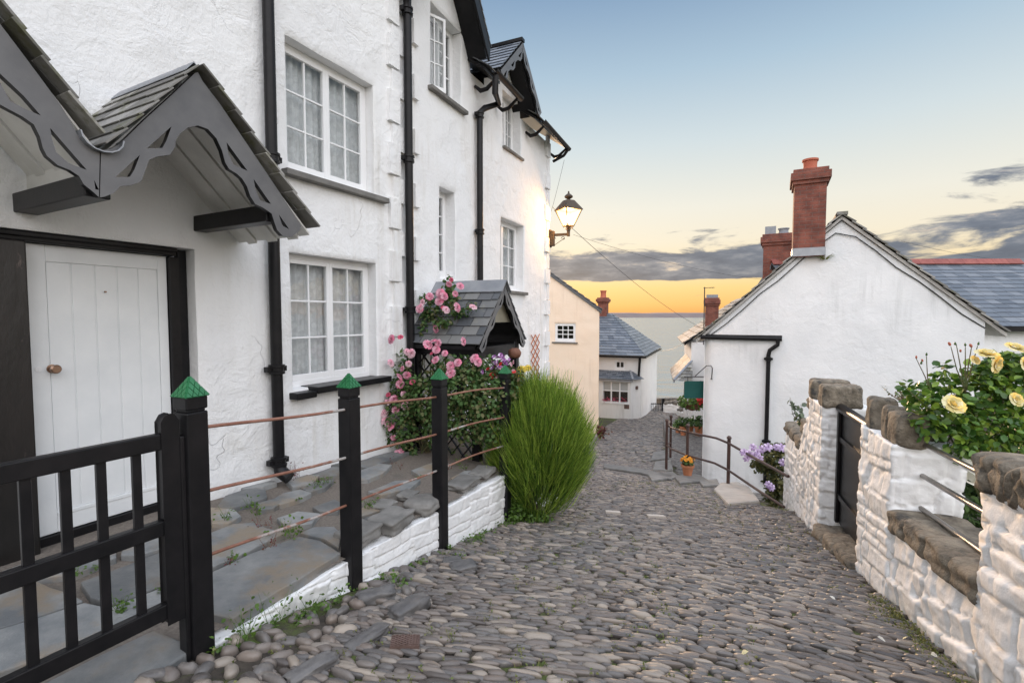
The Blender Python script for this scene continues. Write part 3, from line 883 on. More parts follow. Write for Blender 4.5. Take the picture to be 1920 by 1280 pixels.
# ================================================================== the setting
LB = [(-3.6, -2.6), (-2.4 + .4577 * 0.3, 0.3), (-2.4 + .4577 * 7.2, 7.2), (1.15, 10.5), (2.9, 18.2), (3.4, 24.2), (6.1, 24.2), (8.6, 30), (9.6, 34)]
_q = [road_pt(*p) for p in ((1490, 960), (1425, 946), (1365, 915), (1258, 890))]
RB = [(FR.w(-6, 0, 0)[0], FR.w(-6, 0, 0)[1]), (_p0[0], _p0[1])] + [(p[0], p[1]) for p in _q] + [(4.0, 12.6), (5.45, 17.5), (8.2, 24.5), (10.4, 30), (11.8, 34)]
LBy, LBx = np.array([p[1] for p in LB]), np.array([p[0] for p in LB])
RBy, RBx = np.array([p[1] for p in RB]), np.array([p[0] for p in RB])
def xl(y): return np.interp(y, LBy, LBx)
def xr(y): return np.interp(y, RBy, RBx)

def build_road():
    V = []; idx = {}; Fq = []; xs = np.arange(-5, 13.01, 0.12); ys = np.arange(-2.4, 33, 0.15)
    for j, y in enumerate(ys):
        l, r = xl(y) - .35, xr(y) + .25
        for i, x in enumerate(xs):
            if l < x < r:
                idx[i, j] = len(V)
                V.append((x, y, road_z(x, y) - 0.014 + 0.010 * noise.noise(Vector((x * 1.3, y * 1.3, 0))) + 0.006 * noise.noise(Vector((x * 6, y * 6, 3)))))
    for (i, j) in list(idx):
        if (i + 1, j) in idx and (i, j + 1) in idx and (i + 1, j + 1) in idx:
            Fq.append((idx[i, j], idx[i + 1, j], idx[i + 1, j + 1], idx[i, j + 1]))
    nV = len(V)
    # cobble templates: flattened water-worn pebbles set on edge
    T = []
    r_ = np.random.default_rng(3)
    for k in range(7):
        nseg, nring = 12, 4
        pts = []
        ex = r_.uniform(.75, 1.0); off = Vector((k * 9.1, 0, 0))
        for ri in range(nring + 1):
            ph = math.pi / 2 * (ri / nring) * 1.0
            for sgm in range(nseg):
                th = 2 * math.pi * sgm / nseg
                cx, sy = math.cos(th), math.sin(th)
                x = math.copysign(abs(cx) ** ex, cx) * math.cos(ph) ** .62; y = math.copysign(abs(sy) ** ex, sy) * math.cos(ph) ** .75
                z = math.sin(ph)
                q = 1 + .26 * noise.noise(Vector((x, y, z)) * .9 + off)
                pts.append((x * q * .5, y * q * .5, z * (1 + .18 * noise.noise(Vector((x, y, 0)) * 1.8 + off))))
        for sgm in range(nseg):                       # buried skirt
            x, y, z = pts[sgm]; pts.append((x * .95, y * .95, -.9))
        f = [(ri * nseg + s_, ri * nseg + (s_ + 1) % nseg, (ri + 1) * nseg + (s_ + 1) % nseg, (ri + 1) * nseg + s_) for ri in range(nring) for s_ in range(nseg)]
        b = (nring + 1) * nseg
        f += [(b + s_, b + (s_ + 1) % nseg, (s_ + 1) % nseg, s_) for s_ in range(nseg)]
        T.append((np.array(pts), np.array(f)))
    rdir = np.array([0.375, 0.927]); pdir = np.array([0.927, -0.375])
    VV = [np.array(V)]; FF = [np.array(Fq)]; cnt = nV
    recs = []
    v = -1.2
    while v < 31.5:
        far = v > 13.0
        rw = (0.034 if not far else 0.085) * random.uniform(.78, 1.25)
        u = -4.0
        phase = random.uniform(0, 1)
        while u < 4.5:
            Ls = max(.045, random.gauss(.104, .034)) * (1.0 if not far else 1.5)
            pos = rdir * v + pdir * u
            wig = 0.16 * noise.noise(Vector((u * .55, v * .45, 4))) + 0.05 * noise.noise(Vector((u * 1.9, v * 1.3, 9)))
            pos = pos + rdir * wig + np.array([-.9, .4]) * 0
            x, y = pos[0] + v * 0.0, pos[1]
            if y > -2 and xl(y) + .02 < x < xr(y) - .03 and not (far and y > 32) :
                near_left = x - xl(y) < .40 * max(0, min(1, (4.2 - y) / 1.6)) and y < 4.2
                if not near_left:
                    da = .55 * noise.noise(Vector((u * .5, v * .4, 21))) * .8 + random.gauss(0, .10)
                    recs.append((x, y, Ls, rw * random.uniform(.85, 1.3), da, random.uniform(.010, .021), 0))
            u += Ls * random.uniform(.92, 1.10)
        v += rw * random.uniform(.82, .95)
    # bigger, rounder pebbles packed along the foot of the low wall
    for _ in range(260):
        y = random.uniform(1.2, 4.0); f = random.uniform(0.02, 1.0)
        x = xl(y) + .03 + f * .46 * max(.1, min(1, (4.2 - y) / 1.6))
        if all((x - q[0]) ** 2 + (y - q[1]) ** 2 > (.5 * (.088)) ** 2 for q in recs[-260:] if q[6]):
            recs.append((x, y, random.uniform(.06, .125), random.uniform(.045, .07), random.gauss(.3, .7), random.uniform(.018, .036), 1))
    recs_a = np.array(recs)
    kk = r_.integers(0, len(T), len(recs))
    ang0 = math.atan2(pdir[1], pdir[0])
    for k, (tv, tf) in enumerate(T):
        m = recs_a[kk == k]
        if not len(m): continue
        an = ang0 + m[:, 4]
        ca, sa = np.cos(an), np.sin(an)
        gx, gy = -SLOPE * .208, -SLOPE * .978
        sl = np.where(m[:, 1] > 12.9, .5, 1.0)
        tx, ty = ca, sa
        R = np.zeros((len(m), 3, 3))
        R[:, 0, 0], R[:, 1, 0], R[:, 2, 0] = ca, sa, sl * (gx * ca + gy * sa)
        R[:, 0, 1], R[:, 1, 1], R[:, 2, 1] = -sa, ca, sl * (-gx * sa + gy * ca)
        R[:, 0, 2], R[:, 1, 2], R[:, 2, 2] = r_.normal(0, .12, len(m)), r_.normal(0.0, .16, len(m)), 1
        zz = np.array([road_z(a, b) for a, b in m[:, :2]]) + r_.normal(-.006, .004, len(m))
        Tp = np.stack([m[:, 0], m[:, 1], zz], 1)
        v3, f3 = scatter(tv, tf, R, np.stack([m[:, 2], m[:, 3], m[:, 5]], 1), Tp)
        VV.append(v3); FF.append(f3 + cnt); cnt += len(v3)
    mi = np.concatenate([np.zeros(len(FF[0]), int)] + [np.ones(len(f), int) for f in FF[1:]])
    o = np_link('road', np.concatenate(VV), np.concatenate(FF), [EARTH, COBBLE], None, (0, 3, road_z(0, 3)), smooth=True, mi=mi)
    print('cobbles', len(recs))
    return struct(o)
build_road()

def sheet(name, pts, mat, th=None):
    mb = MB()
    if th:
        mb.slab(pts, th)
    else:
        mb.add(pts, [tuple(range(len(pts)))])
    return struct(mb.build(name, mat))

# terrace: gritty concrete bed with flagstones and worn stones let into it
def build_terrace():
    V = []; idx = {}; Fq = []
    A = np.arange(-4.0, 9.0, .12); I = np.arange(-.10, 1.62, .08)
    for ia, a in enumerate(A):
        for ii, i in enumerate(I):
            p = F1.w(a, -i + .05, 0)
            fi = FP.loc(p[0], p[1])[1]
            if fi < -.005:
                continue
            idx[ia, ii] = len(V)
            V.append((p[0], p[1], terr_z(p[0], p[1]) - .018 + .008 * noise.noise(Vector((a * 2, i * 2, 0)))))
    for (a, i) in list(idx):
        if (a + 1, i) in idx and (a, i + 1) in idx and (a + 1, i + 1) in idx:
            Fq.append((idx[a, i], idx[a, i + 1], idx[a + 1, i + 1], idx[a + 1, i]))
    mb = MB(); mb.add(V, Fq, 0)
    slabs = [
        [(372, 1090), (470, 1042), (559, 1010), (600, 1018), (640, 1042), (560, 1092), (436, 1166), (372, 1150)],
        [(318, 1036), (398, 1003), (440, 986), (474, 985), (535, 1003), (470, 1036), (398, 1069), (318, 1098)],
        [(150, 1098), (225, 1070), (312, 1036), (314, 1100), (214, 1140), (166, 1128)],
        [(-60, 1128), (70, 1096), (158, 1131), (60, 1165), (0, 1184), (-80, 1190)],
        [(-160, 1250), (-60, 1205), (60, 1168), (165, 1133), (205, 1146), (300, 1108), (330, 1112), (330, 1150), (190, 1190), (75, 1240), (-60, 1290)],
        [(402, 960), (420, 934), (462, 920), (496, 921), (500, 936), (470, 948), (430, 958)],
        [(395, 955), (396, 985), (430, 985), (452, 972), (440, 958)],
        [(505, 945), (530, 928), (565, 920), (585, 928), (560, 940), (525, 950)],
        [(535, 905), (575, 893), (600, 893), (585, 912), (550, 916)],
        [(585, 892), (625, 878), (650, 880), (640, 892), (600, 899)],
        [(560, 918), (595, 905), (628, 902), (610, 917), (580, 926)],
        [(660, 875), (700, 858), (740, 848), (768, 850), (735, 864), (690, 880)],
        [(660, 905), (668, 888), (710, 872), (735, 874), (720, 890), (690, 902)],
        [(-40, 1092), (60, 1056), (140, 1040), (215, 1025), (220, 1050), (140, 1082), (70, 1090), (-20, 1118)],
        [(230, 1045), (232, 1022), (300, 1000), (316, 1000), (316, 1028), (260, 1046)],
        [(440, 912), (470, 903), (500, 900), (520, 908), (492, 916), (455, 920)], [(600, 872), (632, 862), (655, 864), (640, 872), (612, 876)], [(520, 975), (560, 962), (600, 966), (585, 985), (540, 992)],
        [(585, 955), (628, 940), (640, 945), (634, 962), (600, 962)], [(665, 962), (700, 945), (735, 942), (720, 958), (680, 972)], [(690, 925), (740, 905), (790, 902), (770, 918), (715, 932)], [(770, 885), (810, 870), (845, 872), (820, 886), (785, 893)],
        [(668, 985), (690, 972), (715, 970), (705, 982), (672, 994)], [(480, 948), (515, 938), (530, 944), (515, 956), (486, 960)], [(845, 900), (870, 885), (900, 884), (890, 897), (860, 908)],
        [(562, 1004), (590, 992), (626, 992), (640, 1004), (636, 1030), (604, 1014)],
    ]
    rs = random.Random(5)
    for s_ in slabs:
        pts = [terr_pt(*q) for q in s_]
        n = len(pts); out = []
        for k in range(n):
            p, q = pts[k], pts[(k + 1) % n]
            m = int(max(1, np.linalg.norm(q - p) / .12))
            for t in range(m):
                w = p + (q - p) * t / m
                out.append(w + np.array([rs.gauss(0, .004), rs.gauss(0, .004), .020]))
        mb.slab(out, .06, 1)
    return struct(mb.build('terrace', [GRIT, FLAG], bevel=.006))
build_terrace()
# lower flagstone step outside the gate
mb = MB()
_st = [(20, 1330), (82, 1280), (180, 1230), (289, 1180), (330, 1196), (366, 1213), (300, 1256), (262, 1284), (180, 1335)]
mb.slab([terr_pt(x, y, .012) for x, y in _st], .16)
tag(mb.build('doorstep', FLAG, bevel=.008), 'worn grey slate step lying outside the black slatted gate', 'step')

# sea, far coast, hillside
mb = MB()
def sea_mat():
    m = bpy.data.materials.new('sea_water'); m.use_nodes = True
    t = m.node_tree; p = t.nodes['Principled BSDF']
    p.inputs['Base Color'].default_value = (0.10, 0.115, 0.105, 1); p.inputs['Roughness'].default_value = 0.22; p.inputs['IOR'].default_value = 1.33
    tc = nd(t, 'ShaderNodeTexCoord')
    hs = None; p.inputs['Base Color'].default_value = (0.22, 0.245, 0.235, 1)
    for sc, st, w in ((1 / 9, (.35, 1, 1), 1.0), (1 / 26, (.3, 1, 1), 1.6), (1 / 140, (.2, 1, 1), 3.5)):
        mp = nd(t, 'ShaderNodeMapping'); mp.inputs['Scale'].default_value = tuple(sc * q for q in st); mp.inputs['Rotation'].default_value = (0, 0, -.3)
        t.links.new(tc.outputs['Object'], mp.inputs[0])
        n = nd(t, 'ShaderNodeTexNoise'); n.inputs['Scale'].default_value = 1; n.inputs['Detail'].default_value = 5; t.links.new(mp.outputs[0], n.inputs['Vector'])
        h = mth(t, 'MULTIPLY', n.outputs[0], w); hs = h if hs is None else mth(t, 'ADD', hs, h)
    b = nd(t, 'ShaderNodeBump'); b.inputs['Strength'].default_value = 1.0; b.inputs['Distance'].default_value = 2.4
    t.links.new(hs, b.inputs['Height']); t.links.new(b.outputs[0], p.inputs['Normal'])
    return m
SEA = -62.0
mb.add([(-60000, 60, SEA), (60000, 60, SEA), (60000, 70000, SEA), (-60000, 70000, SEA)], [(0, 1, 2, 3)])
struct(mb.build('sea', sea_mat(), loc=(0, 60, SEA)))
V = []; Fq = []
xs = np.linspace(-16000, 22000, 120)
for k, x in enumerate(xs):
    h = 250 + 45 * noise.noise(Vector((x / 2600, 0, 1))) + 22 * noise.noise(Vector((x / 700, 3, 1)))
    h *= max(.12, min(1, (x + 16000) / 7000)) 
    for j, (dy, f) in enumerate(((0, -.02), (350, .55), (1100, .92), (2200, 1.0), (5200, .6), (8000, -.02))):
        V.append((x, 23000 + dy + 250 * noise.noise(Vector((x / 900, dy, 7))), SEA + h * f))
for k in range(len(xs) - 1):
    for j in range(5):
        b = k * 6 + j; Fq.append((b, b + 6, b + 7, b + 1))
struct(np_link('hills', V, np.array(Fq), HAZED_HILL, None, (2000, 23000, SEA)))
def hill_z(x, y):
    z = road_z(x, min(y, 34)) - 1.6 - .004 * x * x * (1 if abs(x) > 14 else 0) * .1
    if y > 34:
        z -= (y - 34) * .5
    return max(z, SEA - 4)
V = []; Fq = []
gx, gy = np.linspace(-70, 90, 41), np.concatenate([np.linspace(-30, 34, 33), np.linspace(36, 190, 30)])
for y in gy:
    for x in gx:
        V.append((x, y, hill_z(x, y) + (.8 * noise.noise(Vector((x * .2, y * .2, 0))) if y > 36 else 0)))
for j in range(len(gy) - 1):
    for i in range(len(gx) - 1):
        b = j * len(gx) + i; Fq.append((b, b + 1, b + 1 + len(gx), b + len(gx)))
struct(np_link('terrain', V, np.array(Fq), HILLSIDE, None, (0, 0, hill_z(0, 0))))
# sunken path beside the right-hand house, and the soil of the garden behind the walls
sheet('path', [(3.62, 10.6, -3.78), (6.2, 9.7, -3.78), (8.5, 17.5, -3.78), (5.6, 18.2, -3.78), (4.15, 12.9, -3.78)], PATHSET, .9)
sheet('garden_soil', [FR.w(-4, -.3, -1.55), FR.w(-4, -6, -1.55), FR.w(4.6, -6, -1.75), FR.w(4.6, -.3, -1.75)][::-1], EARTH, .6)

# ================================================================== joinery
def window(house, fr, a0, a1, z0, z1, d, cols=(2, 2), rows=3, label=None, curtain='lace', bars=.017, open_leaf=None, sillspec=None, stile=.038, frame=.045):
    """A small-paned casement window set d behind the wall face: joinery, with panes, curtain and sill as its parts."""
    mb = MB(); gl = MB()
    i0, i1 = d - .055, d
    mb.fbox(fr, a0, a0 + frame, i0, i1, z0, z1); mb.fbox(fr, a1 - frame, a1, i0, i1, z0, z1)
    mb.fbox(fr, a0 + frame, a1 - frame, i0, i1, z1 - frame, z1); mb.fbox(fr, a0 + frame, a1 - frame, i0 - .012, i1, z0, z0 + frame * 1.2)
    b0, b1 = a0 + frame, a1 - frame; c0, c1 = z0 + frame * 1.2, z1 - frame
    tot = sum(cols); x = b0
    for li, cn in enumerate(cols):
        w = (b1 - b0) * cn / tot
        f = fr; s0, s1, j0 = x, x + w, i0 - .006
        if open_leaf is not None and li == open_leaf[0]:
            p = fr.w(x if open_leaf[1] > 0 else x + w, i0 - .01, 0)          # swung outward about its hinge
            an = fr.ang + (-open_leaf[1]) * rad(abs(open_leaf[2]))
            f = Fr(p[0], p[1], math.cos(an), math.sin(an)); s0, s1 = (0, w) if open_leaf[1] > 0 else (-w, 0); j0 = 0.0
        j1 = j0 + .04
        mb.fbox(f, s0, s0 + stile, j0, j1, c0, c1); mb.fbox(f, s1 - stile, s1, j0, j1, c0, c1)
        mb.fbox(f, s0 + stile, s1 - stile, j0, j1, c1 - stile, c1); mb.fbox(f, s0 + stile, s1 - stile, j0, j1, c0, c0 + stile * 1.5)
        g0, g1, h0, h1 = s0 + stile, s1 - stile, c0 + stile * 1.5, c1 - stile
        for k in range(1, cn):
            xx = g0 + (g1 - g0) * k / cn
            mb.fbox(f, xx - bars / 2, xx + bars / 2, j0 + .008, j1 - .004, h0, h1)
        for k in range(1, rows):
            zz = h0 + (h1 - h0) * k / rows
            mb.fbox(f, g0, g1, j0 + .010, j1 - .006, zz - bars / 2, zz + bars / 2)
        gl.fbox(f, g0, g1, j0 + .020, j0 + .024, h0, h1)
        x += w
    o = mb.build('window', W_PAINT, house, bevel=.004)
    if label:
        o['label'] = label
    gl.build('pane', GLASS, o)
    if curtain:
        V = []; Fq = []; nA, nZ = 70, 16
        mat = LACE if curtain == 'lace' else BLIND
        spans = [(a0 + .03, a1 - .03)]
        for q0, q1 in spans:
            k0 = len(V)
            for ia in range(nA + 1):
                a = q0 + (q1 - q0) * ia / nA
                for iz in range(nZ + 1):
                    z = z0 + .03 + (z1 - z0 - .06) * iz / nZ
                    amp = (.022 if curtain == 'lace' else .002) * (1 - .3 * iz / nZ)
                    V.append(fr.w(a, d + .038 + amp * (math.sin(a * 62 + 1.6 * math.sin(a * 23)) + .5 * math.sin(a * 31 + z)), z))
            for ia in range(nA):
                for iz in range(nZ):
                    b = k0 + ia * (nZ + 1) + iz; Fq.append((b, b + nZ + 1, b + nZ + 2, b + 1))
        np_link('curtain' if curtain == 'lace' else 'blind', V, np.array(Fq), mat, o)
    rm = MB()                                                   # dark box behind; the room's dimness is put into its colour
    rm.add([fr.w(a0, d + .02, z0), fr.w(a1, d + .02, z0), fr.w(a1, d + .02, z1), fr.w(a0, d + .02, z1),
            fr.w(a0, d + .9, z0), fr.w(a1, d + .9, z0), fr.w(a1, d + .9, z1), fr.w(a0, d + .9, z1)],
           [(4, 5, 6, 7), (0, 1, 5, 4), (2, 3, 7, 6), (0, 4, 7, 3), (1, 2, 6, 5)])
    rm.build('dark_backing', ROOM_DARK, o)
    if sillspec:
        for (s0, s1, zt, th, out, mat) in sillspec:
            sb = MB(); sb.fbox(fr, s0, s1, -out, d - .06, zt - th, zt); sb.build('sill', mat, o, bevel=.008)
    return o

def downpipe(house, fr, pts, r=.042, brackets=(), label=None, shoe=True):
    """A cast-iron pipe through (a, i, z) points with eared collars."""
    mb = MB(); P = [fr.w(*p) for p in pts]
    mb.tube(P, r, 14)
    if shoe:
        a, i, z = pts[-1]
        mb.tube([fr.w(a, i, z + .02), fr.w(a, i - .02, z - .05), fr.w(a + .02, i - .10, z - .10)], [r * 1.12, r * 1.2, r * 1.15], 14)
    o = mb.build('drainpipe', BLACK, house, smooth=40)
    if label:
        o['label'] = label
    for a, i, z in brackets:
        cb = MB()
        c = fr.w(a, i, z)
        cb.lathe(c, [(r * 1.05, -.045), (r * 1.38, -.04), (r * 1.38, -.022), (r * 1.18, -.018), (r * 1.18, .012), (r * 1.42, .016), (r * 1.42, .036), (r * 1.05, .04)], 16)
        for s_ in (-1, 1):
            p = fr.w(a + s_ * r * 1.75, i + .012, z)
            cb.fbox(fr, a + min(s_ * r * 1.1, s_ * r * 2.0), a + max(s_ * r * 1.1, s_ * r * 2.0), i - .008, i + .04, z - .022, z + .022)
        cb.build('bracket', BLACK, o, smooth=40)
    return o

# ================================================================== nearest white house, on the left
def mean(*v): return sum(v) / len(v)
h1 = thing('house', 'white roughcast house with plank door under twin black scalloped gable hoods', 'house', F1.w(3.6, 0, -1.4))
A_END1 = a2
uw = (F1.pix(538, 220)[0], F1.pix(703, 250)[0], mean(F1.pix(540, 322)[1], F1.pix(703, 372)[1]) + .02, mean(F1.pix(538, 66)[1], F1.pix(703, 162)[1]))
lw = (F1.pix(547, 600)[0], F1.pix(705, 600)[0], mean(F1.pix(548, 735)[1], F1.pix(700, 700)[1]) - .01, mean(F1.pix(548, 472)[1], F1.pix(705, 494)[1]))
dL, dR = F1.pix(-90, 700)[0], F1.pix(374, 700)[0]
dT = mean(F1.pix(0, 421)[1], F1.pix(372, 470)[1])
lw = (mean(lw[0], uw[0]), mean(lw[1], uw[1]), lw[2], lw[3]); uw = (lw[0], lw[1], uw[2], uw[3])
DZ0 = -1.50
mb = MB()
plaster_wall(mb, F1, 1.4, A_END1, -3.2, 5.2, [(*uw, .17), (*lw, .17), (dL, dR, DZ0, dT, .16)], res=.055, seed=1.0, amp=.018)
plaster_wall(mb, F1, -6.0, 1.4, -3.2, 5.2, [], res=.4, seed=1.0, amp=.018)
for yq in (22, 104, 205, 302, 402, 500, 602):                   # raised quoin blocks at the end of the wall
    _, z = F1.pix(742, yq)
    mb.fbox(F1, A_END1 - .33, A_END1 - .16, -.042, .02, z - .165, z + .165)
    mb.fbox(F1, A_END1 - .27, A_END1 - .055, -.030, .02, z - .165 - .29, z - .165 - .02)
mb.fbox(F1, -6, A_END1, 5.0, 5.2, -3.2, 5.2)                     # back wall
mb.fbox(F1, -6.2, -6, 0, 5.2, -3.2, 5.2)
mb.build('wall', W_PLASTER, h1, smooth=78)
mb = MB(); mb.prism(Fr(*F1.w(-6.3, 0, 0)[:2], -F1.n[0], -F1.n[1]), [(.35, 5.05), (.35, 5.2), (-2.6, 7.2), (-5.6, 5.2), (-5.6, 5.05), (-2.6, 7.02)], 0.0, 6.3 + A_END1)
mb.build('roof', SLATE, h1)
window(h1, F1, *uw, .17, cols=(2, 2), rows=3, label='upper casement window with pale patterned curtains', sillspec=[(F1.pix(529, 330)[0], F1.pix(722, 380)[0], uw[2], .055, .07, GREY_STONE)])
_sa, _sb, _sc = F1.pix(541, 740)[0], F1.pix(578, 740)[0], F1.pix(718, 712)[0]
window(h1, F1, *lw, .17, cols=(2, 2), rows=3, label='lower casement window with lace curtains', sillspec=[(_sa, _sb, lw[2] - .022, .06, .12, BLACK), (_sb + .004, _sc, lw[2] + .008, .06, .13, BLACK)])
# stays on the casements
# door
I_D = .12
d0, d1 = F1.pix(56, 700, I_D)[0], F1.pix(319, 700, I_D)[0]
dz1 = mean(F1.pix(56, 459, I_D)[1], F1.pix(316, 479, I_D)[1]); dz0 = mean(F1.pix(82, 1000, I_D)[1], F1.pix(328, 935, I_D)[1])
mb = MB()
mb.fbox(F1, d0, d1, I_D + .012, I_D + .05, dz0, dz1)
st = .095
mb.fbox(F1, d0, d0 + st, I_D, I_D + .03, dz0, dz1); mb.fbox(F1, d1 - .06, d1, I_D, I_D + .03, dz0, dz1)
mb.fbox(F1, d0 + st, d1 - .06, I_D, I_D + .03, dz1 - .10, dz1); mb.fbox(F1, d0 + st, d1 - .06, I_D - .002, I_D + .03, dz0, dz0 + .10)
mb.fbox(F1, d0 + st, d1 - .06, I_D - .008, I_D + .03, dz0 + .10, dz0 + .125)
pl = [d0 + st + (d1 - .06 - d0 - st) * k / 5 for k in range(6)]
for k in range(5):
    mb.fbox(F1, pl[k] + .003, pl[k + 1] - .003, I_D + .006, I_D + .03, dz0 + .125, dz1 - .10)
door = mb.build('door', DOOR_PAINT, h1, bevel=.004); door['label'] = 'white plank door with round brass knob'
def along_i(mb, fr, a, z, prof, n=20):
    """A turned piece standing out of the wall: (outward distance, radius)."""
    mb.tube([fr.w(a, -q, z) for q, r in prof], [r for q, r in prof], n)
ka, kz = F1.pix(97, 691, I_D)
mb = MB(); along_i(mb, F1, ka, kz, [(-I_D, .026), (-I_D + .006, .026), (-I_D + .008, .010), (-I_D + .03, .010), (-I_D + .038, .024), (-I_D + .06, .027), (-I_D + .066, .02)])
mb.build('knob', BRASS, door, smooth=40)
ka, kz = F1.pix(72, 692, I_D)
mb = MB(); along_i(mb, F1, ka, kz, [(-I_D, .017), (-I_D + .004, .017)])
mb.fbox(F1, ka - .003, ka + .003, I_D - .006, I_D - .004, kz - .012, kz + .006)
mb.build('keyhole_plate', [W_PAINT], door)
ka, kz = F1.pix(197, 547, I_D)
mb = MB(); along_i(mb, F1, ka, kz, [(-I_D, .006), (-I_D + .012, .005)]); mb.build('hook', BRASS, door)
# black timber frame about the door
mb = MB()
ft = dT - .004
mb.fbox(F1, dL, dR - .10, I_D - .06, I_D + .05, dz1 + .004, ft)           # head
mb.fbox(F1, dL, dR - .10, I_D - .08, I_D - .06, ft - .03, ft)
mb.fbox(F1, d1 + .004, d1 + .075, I_D - .03, I_D + .05, DZ0, dz1)          # right jamb
mb.fbox(F1, d1 + .077, dR - .002, I_D - .005, I_D + .05, DZ0, ft - .002) if dR - .002 > d1 + .08 else None
mb.fbox(F1, d0, d1, I_D - .02, I_D + .05, DZ0, dz0 - .004)                 # kick strip under the door
mb.build('door_frame', BLACK, h1, bevel=.006)
mb = MB(); _pl = F1.pix(-80, 700, .02)[0]; _pr = F1.pix(60, 700, .02)[0]
mb.fbox(F1, _pl, _pr, .01, I_D + .05, DZ0, dz1 + .002)
_o = mb.build('door_post', BLACK_OLD, h1, bevel=.010); _o['label'] = 'wide black door post with peeling paint'

# twin gabled hood over the doors
IH = -.85
hood = None
def zx(x, y): return (x / 2.6667, y / 2.6667)          # readings taken from an enlarged crop
def H(pts): return [F1.pix(*zx(*p), IH) for p in pts]
outR = H([(505, 752), (545, 748), (590, 725), (632, 688), (720, 602), (850, 484), (975, 366), (990, 362), (1012, 405), (1100, 520), (1250, 742), (1400, 965), (1508, 1128),
          (1498, 1152), (1462, 1184), (1412, 1178), (1386, 1150), (1371, 1108), (1358, 1068), (1318, 1040), (1276, 1020), (1251, 980), (1234, 930), (1210, 892), (1180, 866), (1146, 846), (1126, 812),
          (1110, 752), (1082, 692), (1040, 646), (990, 628), (940, 638), (900, 668), (879, 702), (877, 732), (850, 774), (782, 784), (746, 800), (728, 850), (706, 908), (660, 925), (602, 932), (571, 965), (522, 984), (500, 986)])
holR = [H(p) for p in ([(858, 632), (735, 742), (812, 740), (832, 704)], [(700, 775), (578, 886), (650, 884), (672, 848)], [(1133, 712), (1238, 855), (1168, 823), (1142, 768)],
                       [(1268, 895), (1355, 1020), (1302, 1002), (1278, 950)], [(1394, 1072), (1446, 1146), (1412, 1128)])]
outL = H([(500, 752), (460, 738), (400, 690), (370, 640), (345, 590), (300, 520), (200, 384), (100, 250), (0, 118), (-120, -40), (-240, -200), (-330, -320),
          (-330, 60), (-250, 140), (-190, 300), (-100, 430), (0, 522), (42, 545), (112, 582), (170, 622), (200, 682), (216, 742), (236, 780), (290, 826), (350, 850), (396, 880), (420, 922), (470, 962), (496, 986)])
holL = [H(p) for p in ([(-80, 268), (5, 372), (120, 480), (205, 578), (130, 546), (52, 505), (6, 420)], [(252, 640), (435, 850), (342, 815), (282, 760), (262, 696)], [(472, 900), (496, 950), (478, 946)])]
apR = F1.pix(368, 126, IH); vaR = F1.pix(200, 274, IH); eR = F1.pix(588, 428, IH)
l1, l2 = F1.pix(0, 22, IH), F1.pix(170, 243, IH)
slL = (l2[1] - l1[1]) / (l2[0] - l1[0]); apL = (l2[0] - .72, l2[1] - slL * .72)
mb = MB()                                               # boarded soffits
l2s = (vaR[0] - .015, l2[1] + slL * (vaR[0] - .015 - l2[0]))
ba_, bz_ = F1.pix(186, 352, IH + .06)
for top, bot in ((apR, eR), (apR, vaR), (apL, l2s), (apL, (2 * apL[0] - l2[0], l2[1]))):
    for k in range(7):
        q0, q1 = IH + .04 + (-IH - .04) * k / 7 + .004, IH + .04 + (-IH - .04) * (k + 1) / 7 - .004
        d_ = .03 + (.018 if k % 2 else 0)
        mb.hexa([F1.w(top[0], q0, top[1] - d_ - .015), F1.w(bot[0], q0, bot[1] - d_ - .015), F1.w(bot[0], q1, bot[1] - d_ - .015), F1.w(top[0], q1, top[1] - d_ - .015),
                 F1.w(top[0], q0, top[1] - .03), F1.w(bot[0], q0, bot[1] - .03), F1.w(bot[0], q1, bot[1] - .03), F1.w(top[0], q1, top[1] - .03)])
mb.fbox(F1, vaR[0] - .02, vaR[0] + .015, IH + .04, .02, bz_ + .052, min(vaR[1], l2s[1]) - .02)
hood = mb.build('door_canopy', SOFFIT, h1); hood['label'] = 'twin gabled hood with scalloped bargeboards and slate roofs'
poly_holes('bargeboard', F1, outR, holR, IH, .035, [BOARD_SHEEN, BLACK], hood)
poly_holes('bargeboard', F1, outL, holL, IH + .002, .035, [BOARD_SHEEN, BLACK], hood)
mb = MB()
slates(mb, F1.w(vaR[0], IH - .04, vaR[1]), F1.w(vaR[0], .0, vaR[1]), F1.w(apR[0], IH - .04, apR[1]), F1.w(apR[0], 0, apR[1]), 6, 4, .009, 3)
slates(mb, F1.w(eR[0], IH - .05, eR[1]), F1.w(eR[0], .0, eR[1]), F1.w(apR[0] + .008, IH - .05, apR[1] + .01), F1.w(apR[0] + .008, 0, apR[1] + .01), 8, 4, .013, 4, ragged=.035)
slates(mb, F1.w(l2[0], IH - .05, l2[1]), F1.w(l2[0], .0, l2[1]), F1.w(apL[0], IH - .05, apL[1]), F1.w(apL[0], 0, apL[1]), 8, 4, .013, 5, ragged=.035)
slates(mb, F1.w(2 * apL[0] - l2[0], IH - .05, l2[1]), F1.w(2 * apL[0] - l2[0], 0, l2[1]), F1.w(apL[0], IH - .05, apL[1]), F1.w(apL[0], 0, apL[1]), 6, 4, .020, 6)
mb.build('hood_slates', SLATE_MOSS, hood, bevel=.002)
